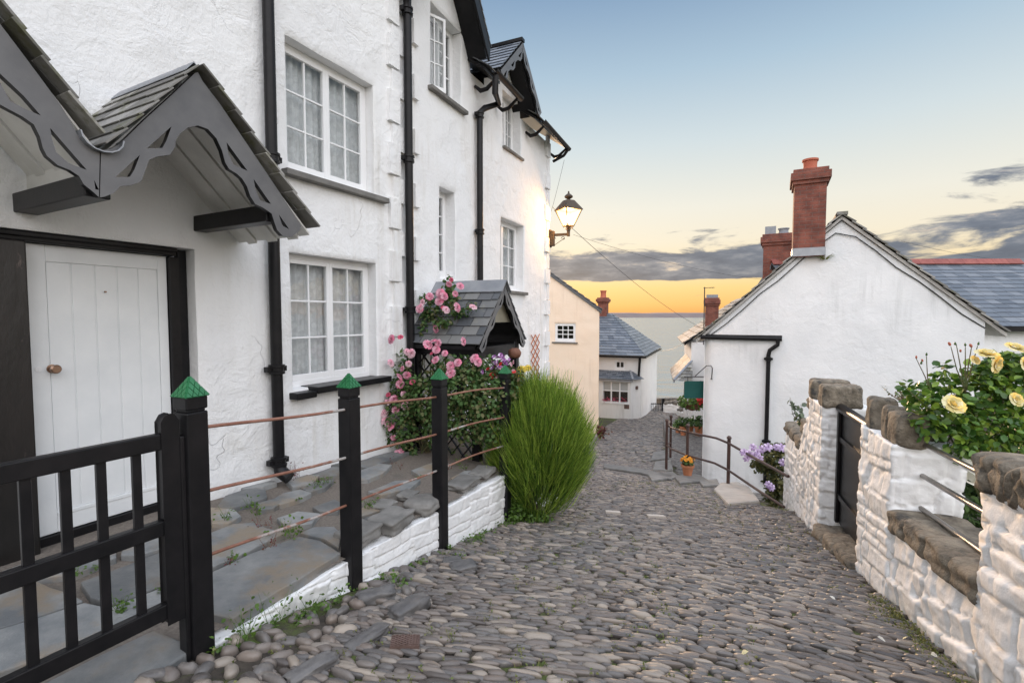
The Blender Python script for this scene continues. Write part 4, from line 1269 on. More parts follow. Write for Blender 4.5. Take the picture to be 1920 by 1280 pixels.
# lead valley and flashing
mb = MB()
vb = F1.pix(188, 256, IH)
for k in range(8):
    t0, t1 = math.pi * (.0 + k / 8), math.pi * ((k + 1) / 8)
    q = lambda t, r: (vb[0] - .090 * r * math.cos(t), vb[1] - .078 * r * math.sin(t))
    A_, B_ = q(t0, 1), q(t1, 1); C_, D_ = q(t1, .93), q(t0, .93)
    mb.hexa([F1.w(A_[0], IH - .03, A_[1]), F1.w(B_[0], IH - .03, B_[1]), F1.w(B_[0], IH + .16, B_[1]), F1.w(A_[0], IH + .16, A_[1]),
             F1.w(D_[0], IH - .03, D_[1]), F1.w(C_[0], IH - .03, C_[1]), F1.w(C_[0], IH + .16, C_[1]), F1.w(D_[0], IH + .16, D_[1])])
mb.build('lead_valley', LEAD, hood, smooth=50); mb = MB()
for s_, e_ in ((-1, vaR), (1, eR)):
    f = .10
    mb.hexa([F1.w(apR[0], IH + .02, apR[1] + .03), F1.w(apR[0] + (e_[0] - apR[0]) * f, IH + .02, apR[1] + .03 + (e_[1] - apR[1]) * f), F1.w(apR[0] + (e_[0] - apR[0]) * f, 0, apR[1] + .03 + (e_[1] - apR[1]) * f), F1.w(apR[0], 0, apR[1] + .03),
             F1.w(apR[0], IH + .02, apR[1] + .036), F1.w(apR[0] + (e_[0] - apR[0]) * f, IH + .02, apR[1] + .036 + (e_[1] - apR[1]) * f), F1.w(apR[0] + (e_[0] - apR[0]) * f, 0, apR[1] + .036 + (e_[1] - apR[1]) * f), F1.w(apR[0], 0, apR[1] + .036)])
mb.build('lead_flashing', LEAD, hood, smooth=50)
ba, bz = F1.pix(376, 421)
mb = MB(); mb.fbox(F1, ba - .05, ba + .05, IH + .04, .05, bz - .055, bz + .055); mb.build('bracket_beam', BLACK, hood, bevel=.006)
ba, bz = F1.pix(186, 352, IH + .06)
mb = MB(); mb.fbox(F1, ba - .07, ba + .04, IH + .04, .05, bz - .055, bz + .05); mb.build('bracket_beam', BLACK, hood, bevel=.006)
# downpipe by the hood
pa, _ = F1.pix(513, 440, -.07)
pz = F1.pix(527, 884, -.07)[1]
downpipe(h1, F1, [(pa, -.07, 5.2), (pa, -.07, 2), (pa, -.07, pz + .06)], .046, [(pa, -.07, F1.pix(507, 295, -.07)[1]), (pa, -.07, F1.pix(515, 692, -.07)[1]), (pa, -.07, F1.pix(521, 865, -.07)[1])], label='black downpipe between hood and windows')

# ================================================================== second white house
h2 = thing('house', 'tall white house with small dormer gable and slate porch wrapped in pink roses', 'house', F2.w(2.2, 0, -1.6))
aE = F2.pix(1028, 440)[0]
aG, zG = F2.pix(881, 102)
zE2 = F2.pix(985, 246)[1] + .12
v1_, v2_ = F2.pix(893, 0, -.30), F2.pix(916, 95, -.30)
slG = (v2_[1] - v1_[1]) / (v2_[0] - v1_[0])               # steep right-hand verge of the first gable
aApx = aG * .42
def z_gable(a):
    return v2_[1] + .02 + slG * ((a if a > aApx else 2 * aApx - a) - v2_[0])
dA = F2.pix(977, 80, -.30); dRt = F2.pix(1010, 207, -.30); dLt = F2.pix(943, 150, -.30)
dmid = dA[0] - .02; dhalf = max(dRt[0] - dmid, .45); dslope = (dA[1] - dRt[1]) / dhalf
print('H2', aE, aG, zG, zE2, slG, aApx, z_gable(aApx), dA, dRt, dLt)
def keep2(a, z):
    return z < zE2 or (a < aG and z < z_gable(a) - .05) or (abs(a - dmid) < dhalf - .14 and z < dA[1] - .08 - dslope * abs(a - dmid))
def wpix(fr, x0, x1, yt, yb, ys=None):
    """An opening from its left and right edges and its top/bottom read at the right edge."""
    return (fr.pix(x0, mean(yt, yb))[0], fr.pix(x1, mean(yt, yb))[0], fr.pix(x1, yb)[1], fr.pix(x1, yt)[1])
w_top = wpix(F2, 808, 866, 62, 206)
w_nar = wpix(F2, 825, 853, 362, 524)
w_low = wpix(F2, 940, 982, 424, 548)
w_dor = wpix(F2, 944, 976, 199, 297)
mb = MB()
plaster_wall(mb, F2, 0.0, aE, -3.9, max(dA[1], z_gable(aApx)) + .1, [(*w_top, .2), (*w_nar, .2), (*w_low, .2), (*w_dor, .2)], res=.06, seed=5.0, amp=.02, keep=keep2)
mb.fbox(F2, aE - .02, aE + .0, 0.0, 5.0, -3.9, zE2); mb.fbox(F2, 0, aE, 5.0, 5.2, -3.9, zE2); mb.fbox(F2, -.02, 0, .05, 5, zE2 - 1, zE2 + .5)
for k in range(9):
    z = -1.2 + .62 * k
    if z + .2 < zE2:
        mb.fbox(F2, aE - .22, aE + .012, -.042, .02, z, z + .28); mb.fbox(F2, aE - .12, aE + .010, -.024, .02, z + .30, z + .60)
    if z < 4:
        mb.fbox(F2, .10, .20, -.040, .02, z, z + .27)
mb.build('wall', W_PLASTER, h2, smooth=78)
window(h2, F2, *w_top, .2, cols=(2, 2), rows=3, label='top window with one casement swung open', open_leaf=(0, 1, 24), curtain='lace', sillspec=[(w_top[0] - .06, w_top[1] + .08, w_top[2], .05, .06, GREY_STONE)])
window(h2, F2, *w_nar, .2, cols=(2,), rows=4, label='tall narrow window above the porch', curtain='lace')
window(h2, F2, *w_low, .2, cols=(1, 2), rows=3, label='window beside the street lamp', curtain='lace', sillspec=[(w_low[0] - .04, w_low[1] + .08, w_low[2], .05, .06, GREY_STONE)])
window(h2, F2, *w_dor, .2, cols=(2, 2), rows=3, label='dormer window', curtain='lace', sillspec=[(w_dor[0] - .03, w_dor[1] + .06, w_dor[2], .04, .05, GREY_STONE)])
# main roof: two lengths of slate either side of the dormer, first gable
tb = math.tan(rad(34))
def roof_len(m, a0, a1, rows=9, cols=8, seed=1):
    slates(m, F2.w(a0, -.30, zE2 + .02), F2.w(a1, -.30, zE2 + .02), F2.w(a0, 3.0, zE2 + .02 + 3.3 * tb), F2.w(a1, 3.0, zE2 + .02 + 3.3 * tb), rows, cols, .014, seed)
    m.hexa([F2.w(a0, -.27, zE2 - .03), F2.w(a1, -.27, zE2 - .03), F2.w(a1, 3, zE2 - .05 + 3.3 * tb), F2.w(a0, 3, zE2 - .05 + 3.3 * tb),
            F2.w(a0, -.27, zE2 + .015), F2.w(a1, -.27, zE2 + .015), F2.w(a1, 3, zE2 + .015 + 3.3 * tb), F2.w(a0, 3, zE2 + .015 + 3.3 * tb)], 1)
mb = MB(); roof_len(mb, aG - .05, dmid - dhalf + .1, seed=2); roof_len(mb, dmid + dhalf - .1, aE + .12, seed=3)
mb.build('roof', [SLATE, BLACK], h2)
mb = MB()
zap = z_gable(aApx)
for sg in (1, -1):
    lo_ = v2_[0] if sg > 0 else 2 * aApx - v2_[0]
    slates(mb, F2.w(lo_, -.34, v2_[1] + .04), F2.w(lo_, 2.4, v2_[1] + .04), F2.w(aApx, -.34, zap + .06), F2.w(aApx, 2.4, zap + .06), 14, 9, .014, 8 + sg)
    mb.hexa([F2.w(lo_, -.27, v2_[1] - .10), F2.w(lo_, 2.4, v2_[1] - .10), F2.w(aApx, 2.4, zap - .10), F2.w(aApx, -.27, zap - .10),
             F2.w(lo_, -.27, v2_[1] + .03), F2.w(lo_, 2.4, v2_[1] + .03), F2.w(aApx, 2.4, zap + .04), F2.w(aApx, -.27, zap + .04)], 1)
gr_ = mb.build('gable_roof', [SLATE, BLACK], h2)
mb = MB()
for sg in (1, -1):
    lo_ = v2_[0] if sg > 0 else 2 * aApx - v2_[0]
    mb.prism(F2, [(lo_, v2_[1] + .03), (aApx, zap + .05), (aApx, zap - .22), (lo_ - sg * .02, v2_[1] - .16)] if sg > 0 else [(aApx, zap + .05), (lo_, v2_[1] + .03), (lo_ + .02, v2_[1] - .16), (aApx, zap - .22)], -.33, -.30)
mb.build('bargeboard', BLACK, gr_)
# dormer roof
mb = MB()
for sg in (1, -1):
    lo_ = dmid + sg * dhalf; zl = dA[1] - dslope * dhalf
    slates(mb, F2.w(lo_, -.33, zl), F2.w(lo_, 2.0, zl), F2.w(dmid, -.33, dA[1]), F2.w(dmid, 2.0, dA[1]), 8, 9, .012, 12 + sg)
    mb.hexa([F2.w(lo_, -.26, zl - .09), F2.w(lo_, 2, zl - .09), F2.w(dmid, 2, dA[1] - .10), F2.w(dmid, -.26, dA[1] - .10),
             F2.w(lo_, -.26, zl - .01), F2.w(lo_, 2, zl - .01), F2.w(dmid, 2, dA[1] - .01), F2.w(dmid, -.26, dA[1] - .01)], 1)
mb.beam(F2.w(dmid, -.35, dA[1] + .02), F2.w(dmid, 2, dA[1] + .02), .10, .05, 1)
dr_ = mb.build('dormer_roof', [SLATE_BLUE, BLACK], h2)
def scallop(sg, a0, z0, a1, z1, n, w, fr, name, i, mats, parent, tail=.1):
    """A sawn bargeboard from apex (a0, z0) to foot (a1, z1) with n scallops and small pierced triangles."""
    d = np.array([a1 - a0, z1 - z0]); Lg = np.linalg.norm(d); d /= Lg; nn = np.array([-d[1], d[0]])
    if nn[1] > 0: nn = -nn
    P0 = np.array([a0, z0])
    top = [P0, P0 + d * Lg]
    low = []; hol = []
    for k in range(n):
        s0, s1 = Lg * k / n, Lg * (k + 1) / n
        for f, h in ((1.0, 1.5), (.82, 1.95), (.55, 1.9), (.35, 1.3), (.12, 1.35)):
            s = s0 + (s1 - s0) * f
            low.append((s, P0 + d * s + nn * w * h * (1.0)))
        c = s0 + (s1 - s0) * .62
        hol.append([tuple(P0 + d * (c - .22 * Lg / n) + nn * w * .95), tuple(P0 + d * (c + .28 * Lg / n) + nn * w * .95), tuple(P0 + d * (c + .12 * Lg / n) + nn * w * 1.5)])
    low = [q for _, q in sorted(low, key=lambda t: -t[0])]
    out = [tuple(q) for q in top] + [tuple(q) for q in low] + [(a0, z0 - 1.6 * w / max(.3, abs(d[0])) * .6)]
    return poly_holes(name, fr, out, hol, i, .03, mats, parent)
for sg in (-1, 1):
    scallop(sg, dmid, dA[1] - .02, dmid + sg * (dhalf + .02), dA[1] - .02 - dslope * (dhalf + .02), 3, .085, F2, 'bargeboard', -.345 - .002 * sg, [BOARD_SHEEN, BLACK], dr_)
# gutters on corbels
def gutter(a0, a1, z, i, drop=.03):
    m = MB()
    pr = [(math.cos(math.pi + t * math.pi / 8) * .052, math.sin(math.pi + t * math.pi / 8) * .05) for t in range(9)]
    pr2 = [(x * .88, y * .86 + .004) for x, y in pr]
    ring = pr + pr2[::-1]
    f2 = lambda a, zz: [F2.w(a, i + x, zz + y) for x, y in ring]
    n = len(ring)
    m.add(f2(a0, z) + f2(a1, z - drop), [tuple(range(n))] + [tuple(range(2 * n - 1, n - 1, -1))] + [(k, n + k, n + (k + 1) % n, (k + 1) % n) for k in range(n)])
    o = m.build('gutter', BLACK, h2)
    k = max(2, int((a1 - a0) / .8))
    for q in range(k):
        m = MB()
        a = a0 + .1 + (a1 - a0 - .2) * q / (k - 1)
        pts = [F2.w(a, -.01, z - .12), F2.w(a, -.10, z - .20), F2.w(a, -.20, z - .19), F2.w(a, i + .02, z - .07)]
        m.tube(pts, [.022, .032, .03, .02], 8)
        m.build('corbel', BLACK, o, smooth=50)
gutter(aG + .03, F2.pix(977, 216, -.37)[0], zE2 + .0, -.37)
gutter(dmid + dhalf + .02, aE + .16, zE2 - .02, -.37, .05)
# pipes
p2a = F2.pix(768, 440, -.07)[0]
downpipe(h2, F2, [(p2a, -.07, 5.4), (p2a, -.07, 2), (p2a, -.07, -1.5)], .046, [(p2a, -.07, F2.pix(762, 20, -.07)[1]), (p2a, -.07, F2.pix(766, 298, -.07)[1]), (p2a, -.07, F2.pix(768, 580, -.07)[1])], label='black downpipe at the corner between two houses')
p3a = F2.pix(900, 400, -.07)[0]; gz = F2.pix(900, 214, -.07)[1]
p3g = F2.pix(927, 168, -.33)
downpipe(h2, F2, [(p3g[0], -.35, zE2 - .04), (p3g[0], -.34, p3g[1] - .05), (p3a + .28, -.24, gz + .22), (p3a + .08, -.11, gz + .10), (p3a, -.07, gz + .02), (p3a, -.07, gz - 1), (p3a, -.07, F2.pix(902, 540, -.07)[1])], .045,
         [(p3a, -.07, gz - .02), (p3a, -.07, F2.pix(899, 434, -.07)[1])], label='black swan-necked downpipe below the dormer', shoe=False)
eo = F2.pix(1050, 300, -.3)
downpipe(h2, F2, [(aE + .08, -.37, zE2 - .12), (aE + .06, -.30, zE2 - .22), (aE + .03, -.08, zE2 - .32)], .028, [], label='short gutter outlet at the far corner', shoe=False)

# porch with slate gable roof
IP = -.93
pA = F2.pix(942, 530, IP); pL = F2.pix(888, 650, IP); pR = F2.pix(977, 637, IP)
pm = pA[0]; hwL, hwR = pm - pL[0], pR[0] - pm; hw = mean(hwL, hwR); zf = mean(pL[1], pR[1])
print('porch', pA, pL, pR, hwL, hwR)
mb = MB()
PB = terr_z(*F2.w(pm, IP, 0)[:2]) - .1
for a in (pm - hw + .12, pm + hw - .14):
    mb.fbox(F2, a - .045, a + .045, IP + .02, IP + .11, PB, zf + .02)
for a in (pm - hw + .12, pm + hw - .14):
    mb.fbox(F2, a - .045, a + .045, -.10, -.02, PB, zf + .02)
    mb.fbox(F2, a - .04, a + .04, IP + .11, -.10, zf - .12, zf - .02)
    mb.fbox(F2, a - .03, a + .03, IP + .11, -.10, zf - .95, zf - .89)
mb.fbox(F2, pm - hw + .165, pm + hw - .185, IP + .03, IP + .10, zf - .16, zf - .03)
porch = mb.build('porch', BLACK, h2, bevel=.005); porch['label'] = 'open porch with slate gable roof and lattice sides'
for a in (pm - hw + .12, pm + hw - .14):
    mb = MB()
    for k in range(-7, 8):
        for sg in (1, -1):
            i0_, i1_ = IP + .11, -.10
            zs, ze = zf - .5 + k * .17 - sg * .42, zf - .5 + k * .17 + sg * .42
            p0, p1 = np.array([i0_, zs]), np.array([i1_, ze])
            lo, hi = PB + .1, zf - .12
            def clipz(p, q):
                t = 1.0
                if q[1] > hi: t = (hi - p[1]) / (q[1] - p[1])
                if q[1] < lo: t = (lo - p[1]) / (q[1] - p[1])
                return p + (q - p) * t
            if max(zs, ze) < lo + .05 or min(zs, ze) > hi - .05: continue
            q1 = clipz(p0, p1) if lo < p0[1] < hi else p1; q0 = clipz(p1, p0) if lo < p1[1] < hi else p0
            if not (lo - .01 <= q0[1] <= hi + .01 and lo - .01 <= q1[1] <= hi + .01): continue
            mb.beam(F2.w(a + sg * .006, q0[0], q0[1]), F2.w(a + sg * .006, q1[0], q1[1]), .010, .028, up=tuple(F2.d))
    mb.build('lattice', BLACK, porch)
mb = MB()
for sg in (1, -1):
    lo_ = pm + sg * hw
    slates(mb, F2.w(lo_, IP - .04, zf), F2.w(lo_, -.0, zf), F2.w(pm, IP - .04, pA[1] - .02), F2.w(pm, 0, pA[1] - .02), 7, 5, .013, 20 + sg)
    mb.hexa([F2.w(lo_, IP + .03, zf - .05), F2.w(lo_, 0, zf - .05), F2.w(pm, 0, pA[1] - .08), F2.w(pm, IP + .03, pA[1] - .08),
             F2.w(lo_, IP + .03, zf - .01), F2.w(lo_, 0, zf - .01), F2.w(pm, 0, pA[1] - .03), F2.w(pm, IP + .03, pA[1] - .03)], 1)
mb.build('porch_roof', [SLATE, BLACK], porch)
mb = MB()
for sg in (1, -1):
    f = .20
    lo_ = pm + sg * hw * f; zl = pA[1] + (zf - pA[1]) * f
    mb.hexa([F2.w(lo_, IP - .06, zl + .03), F2.w(lo_, 0, zl + .03), F2.w(pm, 0, pA[1] + .03), F2.w(pm, IP - .06, pA[1] + .03),
             F2.w(lo_, IP - .06, zl + .038), F2.w(lo_, 0, zl + .038), F2.w(pm, 0, pA[1] + .038), F2.w(pm, IP - .06, pA[1] + .038)])
mb.build('lead_ridge', LEAD, porch)
mb = MB(); mb.prism(F2, [(pm - hw * .62, pA[1] - (pA[1] - zf) * .66), (pm + hw * .62, pA[1] - (pA[1] - zf) * .66), (pm, pA[1] - .06)], IP + .06, IP + .08)
mb.build('gable_panel', M('olive_board', (.22, .20, .15), (.28, .26, .20), rough=.7), porch)
for sg in (-1, 1):
    scallop(sg, pm, pA[1] - .03, pm + sg * hw, zf - .03, 3, .055, F2, 'bargeboard', IP - .03 - .002 * sg, [BOARD_SHEEN, BLACK], porch)

# ================================================================== right-hand house, gable to the street
h5 = thing('house', 'white gable-ended house with tall red brick chimney and mossy verge', 'house', FH.w(2.3, 0, -3.8))
gL, gR = 0.0, FH.pix(1845, 640)[0]
zl5, zr5 = FH.pix(1322, 630)[1], FH.pix(1845, 604)[1]
ga, gz5 = FH.pix(1578, 414)
ga2, gz2 = FH.pix(1485, 486)
print('H5', gL, gR, zl5, zr5, ga, gz5)
mb = MB()
nA = 60
def ztop5(a):
    return zl5 + (gz5 - zl5) * (a - gL) / (ga - gL) if a < ga else zr5 + (gz5 - zr5) * (gR - a) / (gR - ga)
V = []; Fq = []; nz_ = 50
for k in range(nA + 1):
    a = gL + (gR - gL) * k / nA
    for q in range(nz_ + 1):
        z = -5.2 + (ztop5(a) + 5.2) * q / nz_
        p = Vector((a, z, 3))
        di = .02 * noise.noise(p * .9) + .008 * noise.noise(p * 4)
        di += .16 * max(0, 1 - a / .16) ** 2                                   # rounded street corner
        V.append(FH.w(a, di, z))
for k in range(nA):
    for q in range(nz_):
        b = k * (nz_ + 1) + q; Fq.append((b, b + nz_ + 1, b + nz_ + 2, b + 1))
mb.add(V, Fq)
mb.fbox(FH, gL, gL + .02, .12, 6, -5.2, zl5); mb.fbox(FH, gR - .02, gR, .02, 6, -5.2, zr5); mb.fbox(FH, gL, gR, 6, 6.02, -5.2, zl5)
mb.build('wall', W_GABLE, h5, smooth=60)
mb = MB()
dl = (gz5 - zl5) / (ga - gL); dr5 = (gz5 - zr5) / (gR - ga)
oL, oR = gL - .16, gR + .28
eLz, eRz = zl5 - dl * .16 + .07, zr5 - dr5 * .28 + .07
rz5 = gz5 + .10
slates(mb, FH.w(oL, -.12, eLz), FH.w(oL, 6.1, eLz), FH.w(ga, -.12, rz5), FH.w(ga, 6.1, rz5), 14, 16, .024, 31, ragged=.03)
slates(mb, FH.w(oR, -.12, eRz), FH.w(oR, 6.1, eRz), FH.w(ga, -.12, rz5), FH.w(ga, 6.1, rz5), 14, 16, .024, 32, ragged=.03)
for o_, e_ in ((oL, eLz), (oR, eRz)):
    mb.hexa([FH.w(o_, -.06, e_ - .07), FH.w(o_, 6, e_ - .07), FH.w(ga, 6, rz5 - .08), FH.w(ga, -.06, rz5 - .08),
             FH.w(o_, -.06, e_ - .005), FH.w(o_, 6, e_ - .005), FH.w(ga, 6, rz5 - .012), FH.w(ga, -.06, rz5 - .012)], 1)
mb.beam(FH.w(ga, -.13, rz5 + .03), FH.w(ga, 6.1, rz5 + .03), .18, .06, 0)
roof5 = mb.build('roof', [SLATE_MOSS, M('verge_mortar', (.42, .40, .38), (.5, .48, .45), rough=.85)], h5)
mb = MB()                                                     # electric cable following the verge
pts = []
for k in range(15):
    a = gL + .12 + (gR - gL - .12) * k / 14
    pts.append(FH.w(a, -.02, ztop5(a) - .10 - .05 * math.sin(k * 1.1) ** 2))
mb.tube(pts, .010, 6); mb.build('cable', WIRE, h5)
def chimney(name, fr, a0, a1, i0, i1, z0, z1, parent, caps, mat=BRICK, corb=.035, lead=True):
    m = MB()
    m.fbox(fr, a0, a1, i0, i1, z0, z1 - .30)
    m.fbox(fr, a0 - corb, a1 + corb, i0 - corb, i1 + corb, z1 - .30, z1 - .225)
    m.fbox(fr, a0 - corb * 2, a1 + corb * 2, i0 - corb * 2, i1 + corb * 2, z1 - .225, z1 - .075)
    m.fbox(fr, a0 - corb * .8, a1 + corb * .8, i0 - corb * .8, i1 + corb * .8, z1 - .075, z1)
    o = m.build(name, mat, parent, bevel=.006)
    if lead:
        m = MB(); m.fbox(fr, a0 - .012, a1 + .012, i0 - .012, i1 + .012, lead, lead + .16); m.build('lead_apron', LEAD, o)
    for a, i, r, h, mt, sq in caps:
        m = MB(); c = fr.w(a, i, z1 - .01)
        if sq:
            m.fbox(fr, a - r, a + r, i - r, i + r, z1 - .01, z1 + h)
        else:
            m.lathe(c, [(r * 1.1, 0), (r * 1.0, .03), (r * .9, h * .5), (r * .95, h * .82), (r * 1.1, h * .86), (r * 1.1, h), (r * .8, h)], 20)
        m.build('chimney_pot', mt, o, smooth=45)
    return o
ca0, ca1 = FH.pix(1488, 400)[0], FH.pix(1548, 400)[0]
cz1 = FH.pix(1515, 319)[1]; cz0 = FH.pix(1515, 482)[1]
chimney('chimney', FH, ca0, ca1, -.13, .58, cz0 + .0, cz1, h5, [(mean(ca0, ca1), .22, .135, .27, RED_POT, False)], lead=cz0 + .012)
mb = MB()
_z1 = FH.pix(1400, 634)[1]
mb.tube([FH.w(-.06, -.06, _z1 + .01), FH.w(FH.pix(1466, 636)[0], -.06, _z1)], .045, 10); mb.fbox(FH, -.1, FH.pix(1466, 636)[0], -.03, .02, _z1 - .02, _z1 + .07)
mb.build('gutter', BLACK, h5, smooth=40)
_ga = FH.pix(1458, 650)[0]; _gb = FH.pix(1440, 700)[0]; _gz = FH.pix(1438, 826)[1]
downpipe(h5, FH, [(_ga, -.07, _z1 - .02), (_ga, -.07, _z1 - .12), (_gb + .02, -.07, _z1 - .24), (_gb, -.07, _z1 - .34), (_gb, -.07, -2.4), (_gb, -.07, _gz - .9)], .042, [(_gb, -.07, _z1 - .42), (_gb, -.07, _gz)], label='black swan-necked downpipe', shoe=False)
# tufts of weed growing on the chimney ledge
def tuft(name, c, n, r, h, mat, label=None, cat=None, parent=None, width=.010, seed=1, lean=1.0):
    rr = np.random.default_rng(seed)
    th = rr.uniform(0, 6.28, n); rd = r * np.sqrt(rr.uniform(0, 1, n)); t = np.linspace(0, 1, 5)
    b = np.stack([np.cos(th) * rd * .35, np.sin(th) * rd * .35, np.zeros(n)], 1) + np.array(c)
    hh = h * rr.uniform(.5, 1.1, n)
    P = b[:, None, :] + np.stack([np.cos(th)[:, None] * rd[:, None] * t ** 1.6 * lean, np.sin(th)[:, None] * rd[:, None] * t ** 1.6 * lean, hh[:, None] * (t - .25 * lean * t ** 2.5)], 2)
    v, f = ribbons(P, np.full(n, width), r=rr)
    o = np_link(name, v, f, mat, parent, tuple(c) if parent is None else None)
    if label: tag(o, label, cat)
    return o
c_ = FH.w(FH.pix(1545, 486)[0], -.06, FH.pix(1545, 487)[1])
tuft('weed_clump', c_, 46, .16, .12, leafmat('dry_weed', [(.20, .15, .05), (.13, .15, .04)]), 'dry weed clump sprouting below the tall brick chimney', 'weed', seed=4)

# chimney rising from the far side of that roof
c2a, c2b = FH.pix(1431, 470, 3.2)[0], FH.pix(1488, 470, 3.2)[0]
z2 = FH.pix(1455, 438, 3.2)[1]
o = chimney('chimney', FH, c2a, c2b, 3.2, 3.8, z2 - 2.2, z2, h5, [(c2a + .16, 3.45, .13, .22, GREY_POT, True), (c2a + .47, 3.45, .125, .17, GREY_POT, False)], lead=None)

# ------------------------------------------------------------------ cottage with blue slate roof, far right
h6 = thing('cottage', 'white cottage with blue slate roof and red ridge tiles behind garden', 'cottage', (9.5, 11, -3.5))
F6 = Fr(6.6, 11.0, 1, -.02)
e6, e6b = F6.pix(1862, 612)[1], 0
k6 = F6.pix(1913, 484, 2.2); r6z = F6.pix(1750, 488, 2.2)[1]
mb = MB()
slates(mb, F6.w(.2, -.15, e6), F6.w(8.2, -.15, e6), F6.w(.2, 2.2, r6z - .08), F6.w(k6[0], 2.2, r6z - .08), 16, 26, .010, 41)
mb.hexa([F6.w(.2, -.12, e6 - .10), F6.w(8.2, -.12, e6 - .10), F6.w(k6[0], 2.2, r6z - .2), F6.w(.2, 2.2, r6z - .2), F6.w(.2, -.12, e6 - .005), F6.w(8.2, -.12, e6 - .005), F6.w(k6[0], 2.2, r6z - .1), F6.w(.2, 2.2, r6z - .1)], 1)
mb.hexa([F6.w(.2, 2.2, r6z - .2), F6.w(k6[0], 2.2, r6z - .2), F6.w(8.2, 4.6, e6 - .1), F6.w(.2, 4.6, e6 - .1), F6.w(.2, 2.2, r6z - .1), F6.w(k6[0], 2.2, r6z - .1), F6.w(8.2, 4.6, e6), F6.w(.2, 4.6, e6)], 2)
roof6 = mb.build('roof', [SLATE_BLUE, BLACK, SLATE_BLUE], h6)
mb = MB()
nR = 17
for k in range(nR):
    x0 = .2 + (k6[0] - .2) * k / nR; x1 = .2 + (k6[0] - .2) * (k + 1) / nR - .006
    pr = [(-.14, -.07), (0, .07), (.14, -.07), (.12, -.09), (0, .045), (-.12, -.09)]
    n = 6
    v = [F6.w(x0, 2.2 + p, r6z - .03 + q) for p, q in pr] + [F6.w(x1, 2.2 + p, r6z - .03 + q) for p, q in pr]
    mb.add(v, [tuple(range(n)), tuple(range(2 * n - 1, n - 1, -1))] + [(j, n + j, n + (j + 1) % n, (j + 1) % n) for j in range(n)])
mb.build('ridge_tiles', RED_TILE, roof6)
mb = MB(); wA = F6.pix(1868, 690)[0]; wB = F6.pix(1898, 690)[0]
w6z1 = F6.pix(1880, 664)[1]; w6z0 = w6z1 - .9
plaster_wall(mb, F6, .3, 8.0, -4.5, e6, [(wA - .25, wB + .25, w6z0, w6z1, .15)], res=.25, seed=9)
mb.fbox(F6, 7.98, 8.0, .05, 4.4, -4.5, e6); mb.fbox(F6, .3, 8, 4.4, 4.42, -4.5, e6); mb.fbox(F6, .3, .32, .05, 4.4, -4.5, e6)
mb.build('wall', W_GABLE, h6, smooth=50)
window(h6, F6, wA - .25, wB + .25, w6z0, w6z1, .15, cols=(1, 1, 1), rows=2, curtain='blind')
mb = MB(); mb.fbox(F6, .2, 8.2, -.24, -.13, e6 - .10, e6 + .0); mb.build('gutter', BLACK, h6)

# ================================================================== peach-coloured house beyond the lamp
_c = at(1122, 800, 18.0)
F3 = Fr(_c[0], _c[1], .885, -.466)
h3 = thing('house', 'peach-coloured house wall with sloping verge and one small nine-pane window', 'house', F3.w(-2, 0, -3.6))
zr3 = F3.pix(1122, 580)[1]; al3, zl3 = F3.pix(1031, 513)
ap3 = al3 - 1.2; slope3 = (zl3 - zr3) / (0 - al3)
w3 = (F3.pix(1040, 620)[0], F3.pix(1079, 620)[0], F3.pix(1060, 641)[1], F3.pix(1060, 606)[1])
mb = MB()
zt3 = zr3 + slope3 * -ap3
plaster_wall(mb, F3, ap3 * 2, 0, -5.2, zt3, [(*w3, .10)], res=.09, seed=12, amp=.02, keep=lambda a, z: z < -.04 + (zr3 + slope3 * -a if a > ap3 else zr3 + slope3 * (a - 2 * ap3)))
def side_w(k): # side wall parallel to the line of sight
    c0 = np.array(F3.w(0, 0, 0)); return c0 + np.array([.13, .99, 0]) * k
q = [side_w(0), side_w(5.0)]
mb.add([(q[0][0], q[0][1], -5.2), (q[1][0], q[1][1], -5.2), (q[1][0], q[1][1], zr3), (q[0][0], q[0][1], zr3)], [(0, 1, 2, 3)])
mb.build('wall', W_PEACH, h3, smooth=78)
window(h3, F3, *w3, .10, cols=(3,), rows=3, curtain=None, bars=.03, frame=.06, sillspec=[(w3[0] - .09, w3[1] + .09, w3[2], .05, .07, GREY_STONE)])
mb = MB()
for s_ in (1, -1):
    a_ = .10 if s_ > 0 else 2 * ap3 - .1
    z_ = zr3 - slope3 * .10
    f_ = F3.w(a_, -.07, z_ + .05); r_ = F3.w(ap3, -.07, zt3 + .06)
    P = [f_, (f_[0] * 1.26, f_[1] * 1.26, f_[2])]                # the wings run straight back up the lane's line
    R_ = [r_, (r_[0] * 1.26, r_[1] * 1.26, r_[2])]
    mb.hexa([(p[0], p[1], p[2] - .12) for p in (P[0], P[1], R_[1], R_[0])] + [(p[0], p[1], p[2] - .005) for p in (P[0], P[1], R_[1], R_[0])])
    slates(mb, P[0], P[1], R_[0], R_[1], 14, 10, .025, 50 + s_)
mb.build('roof', SLATE, h3)

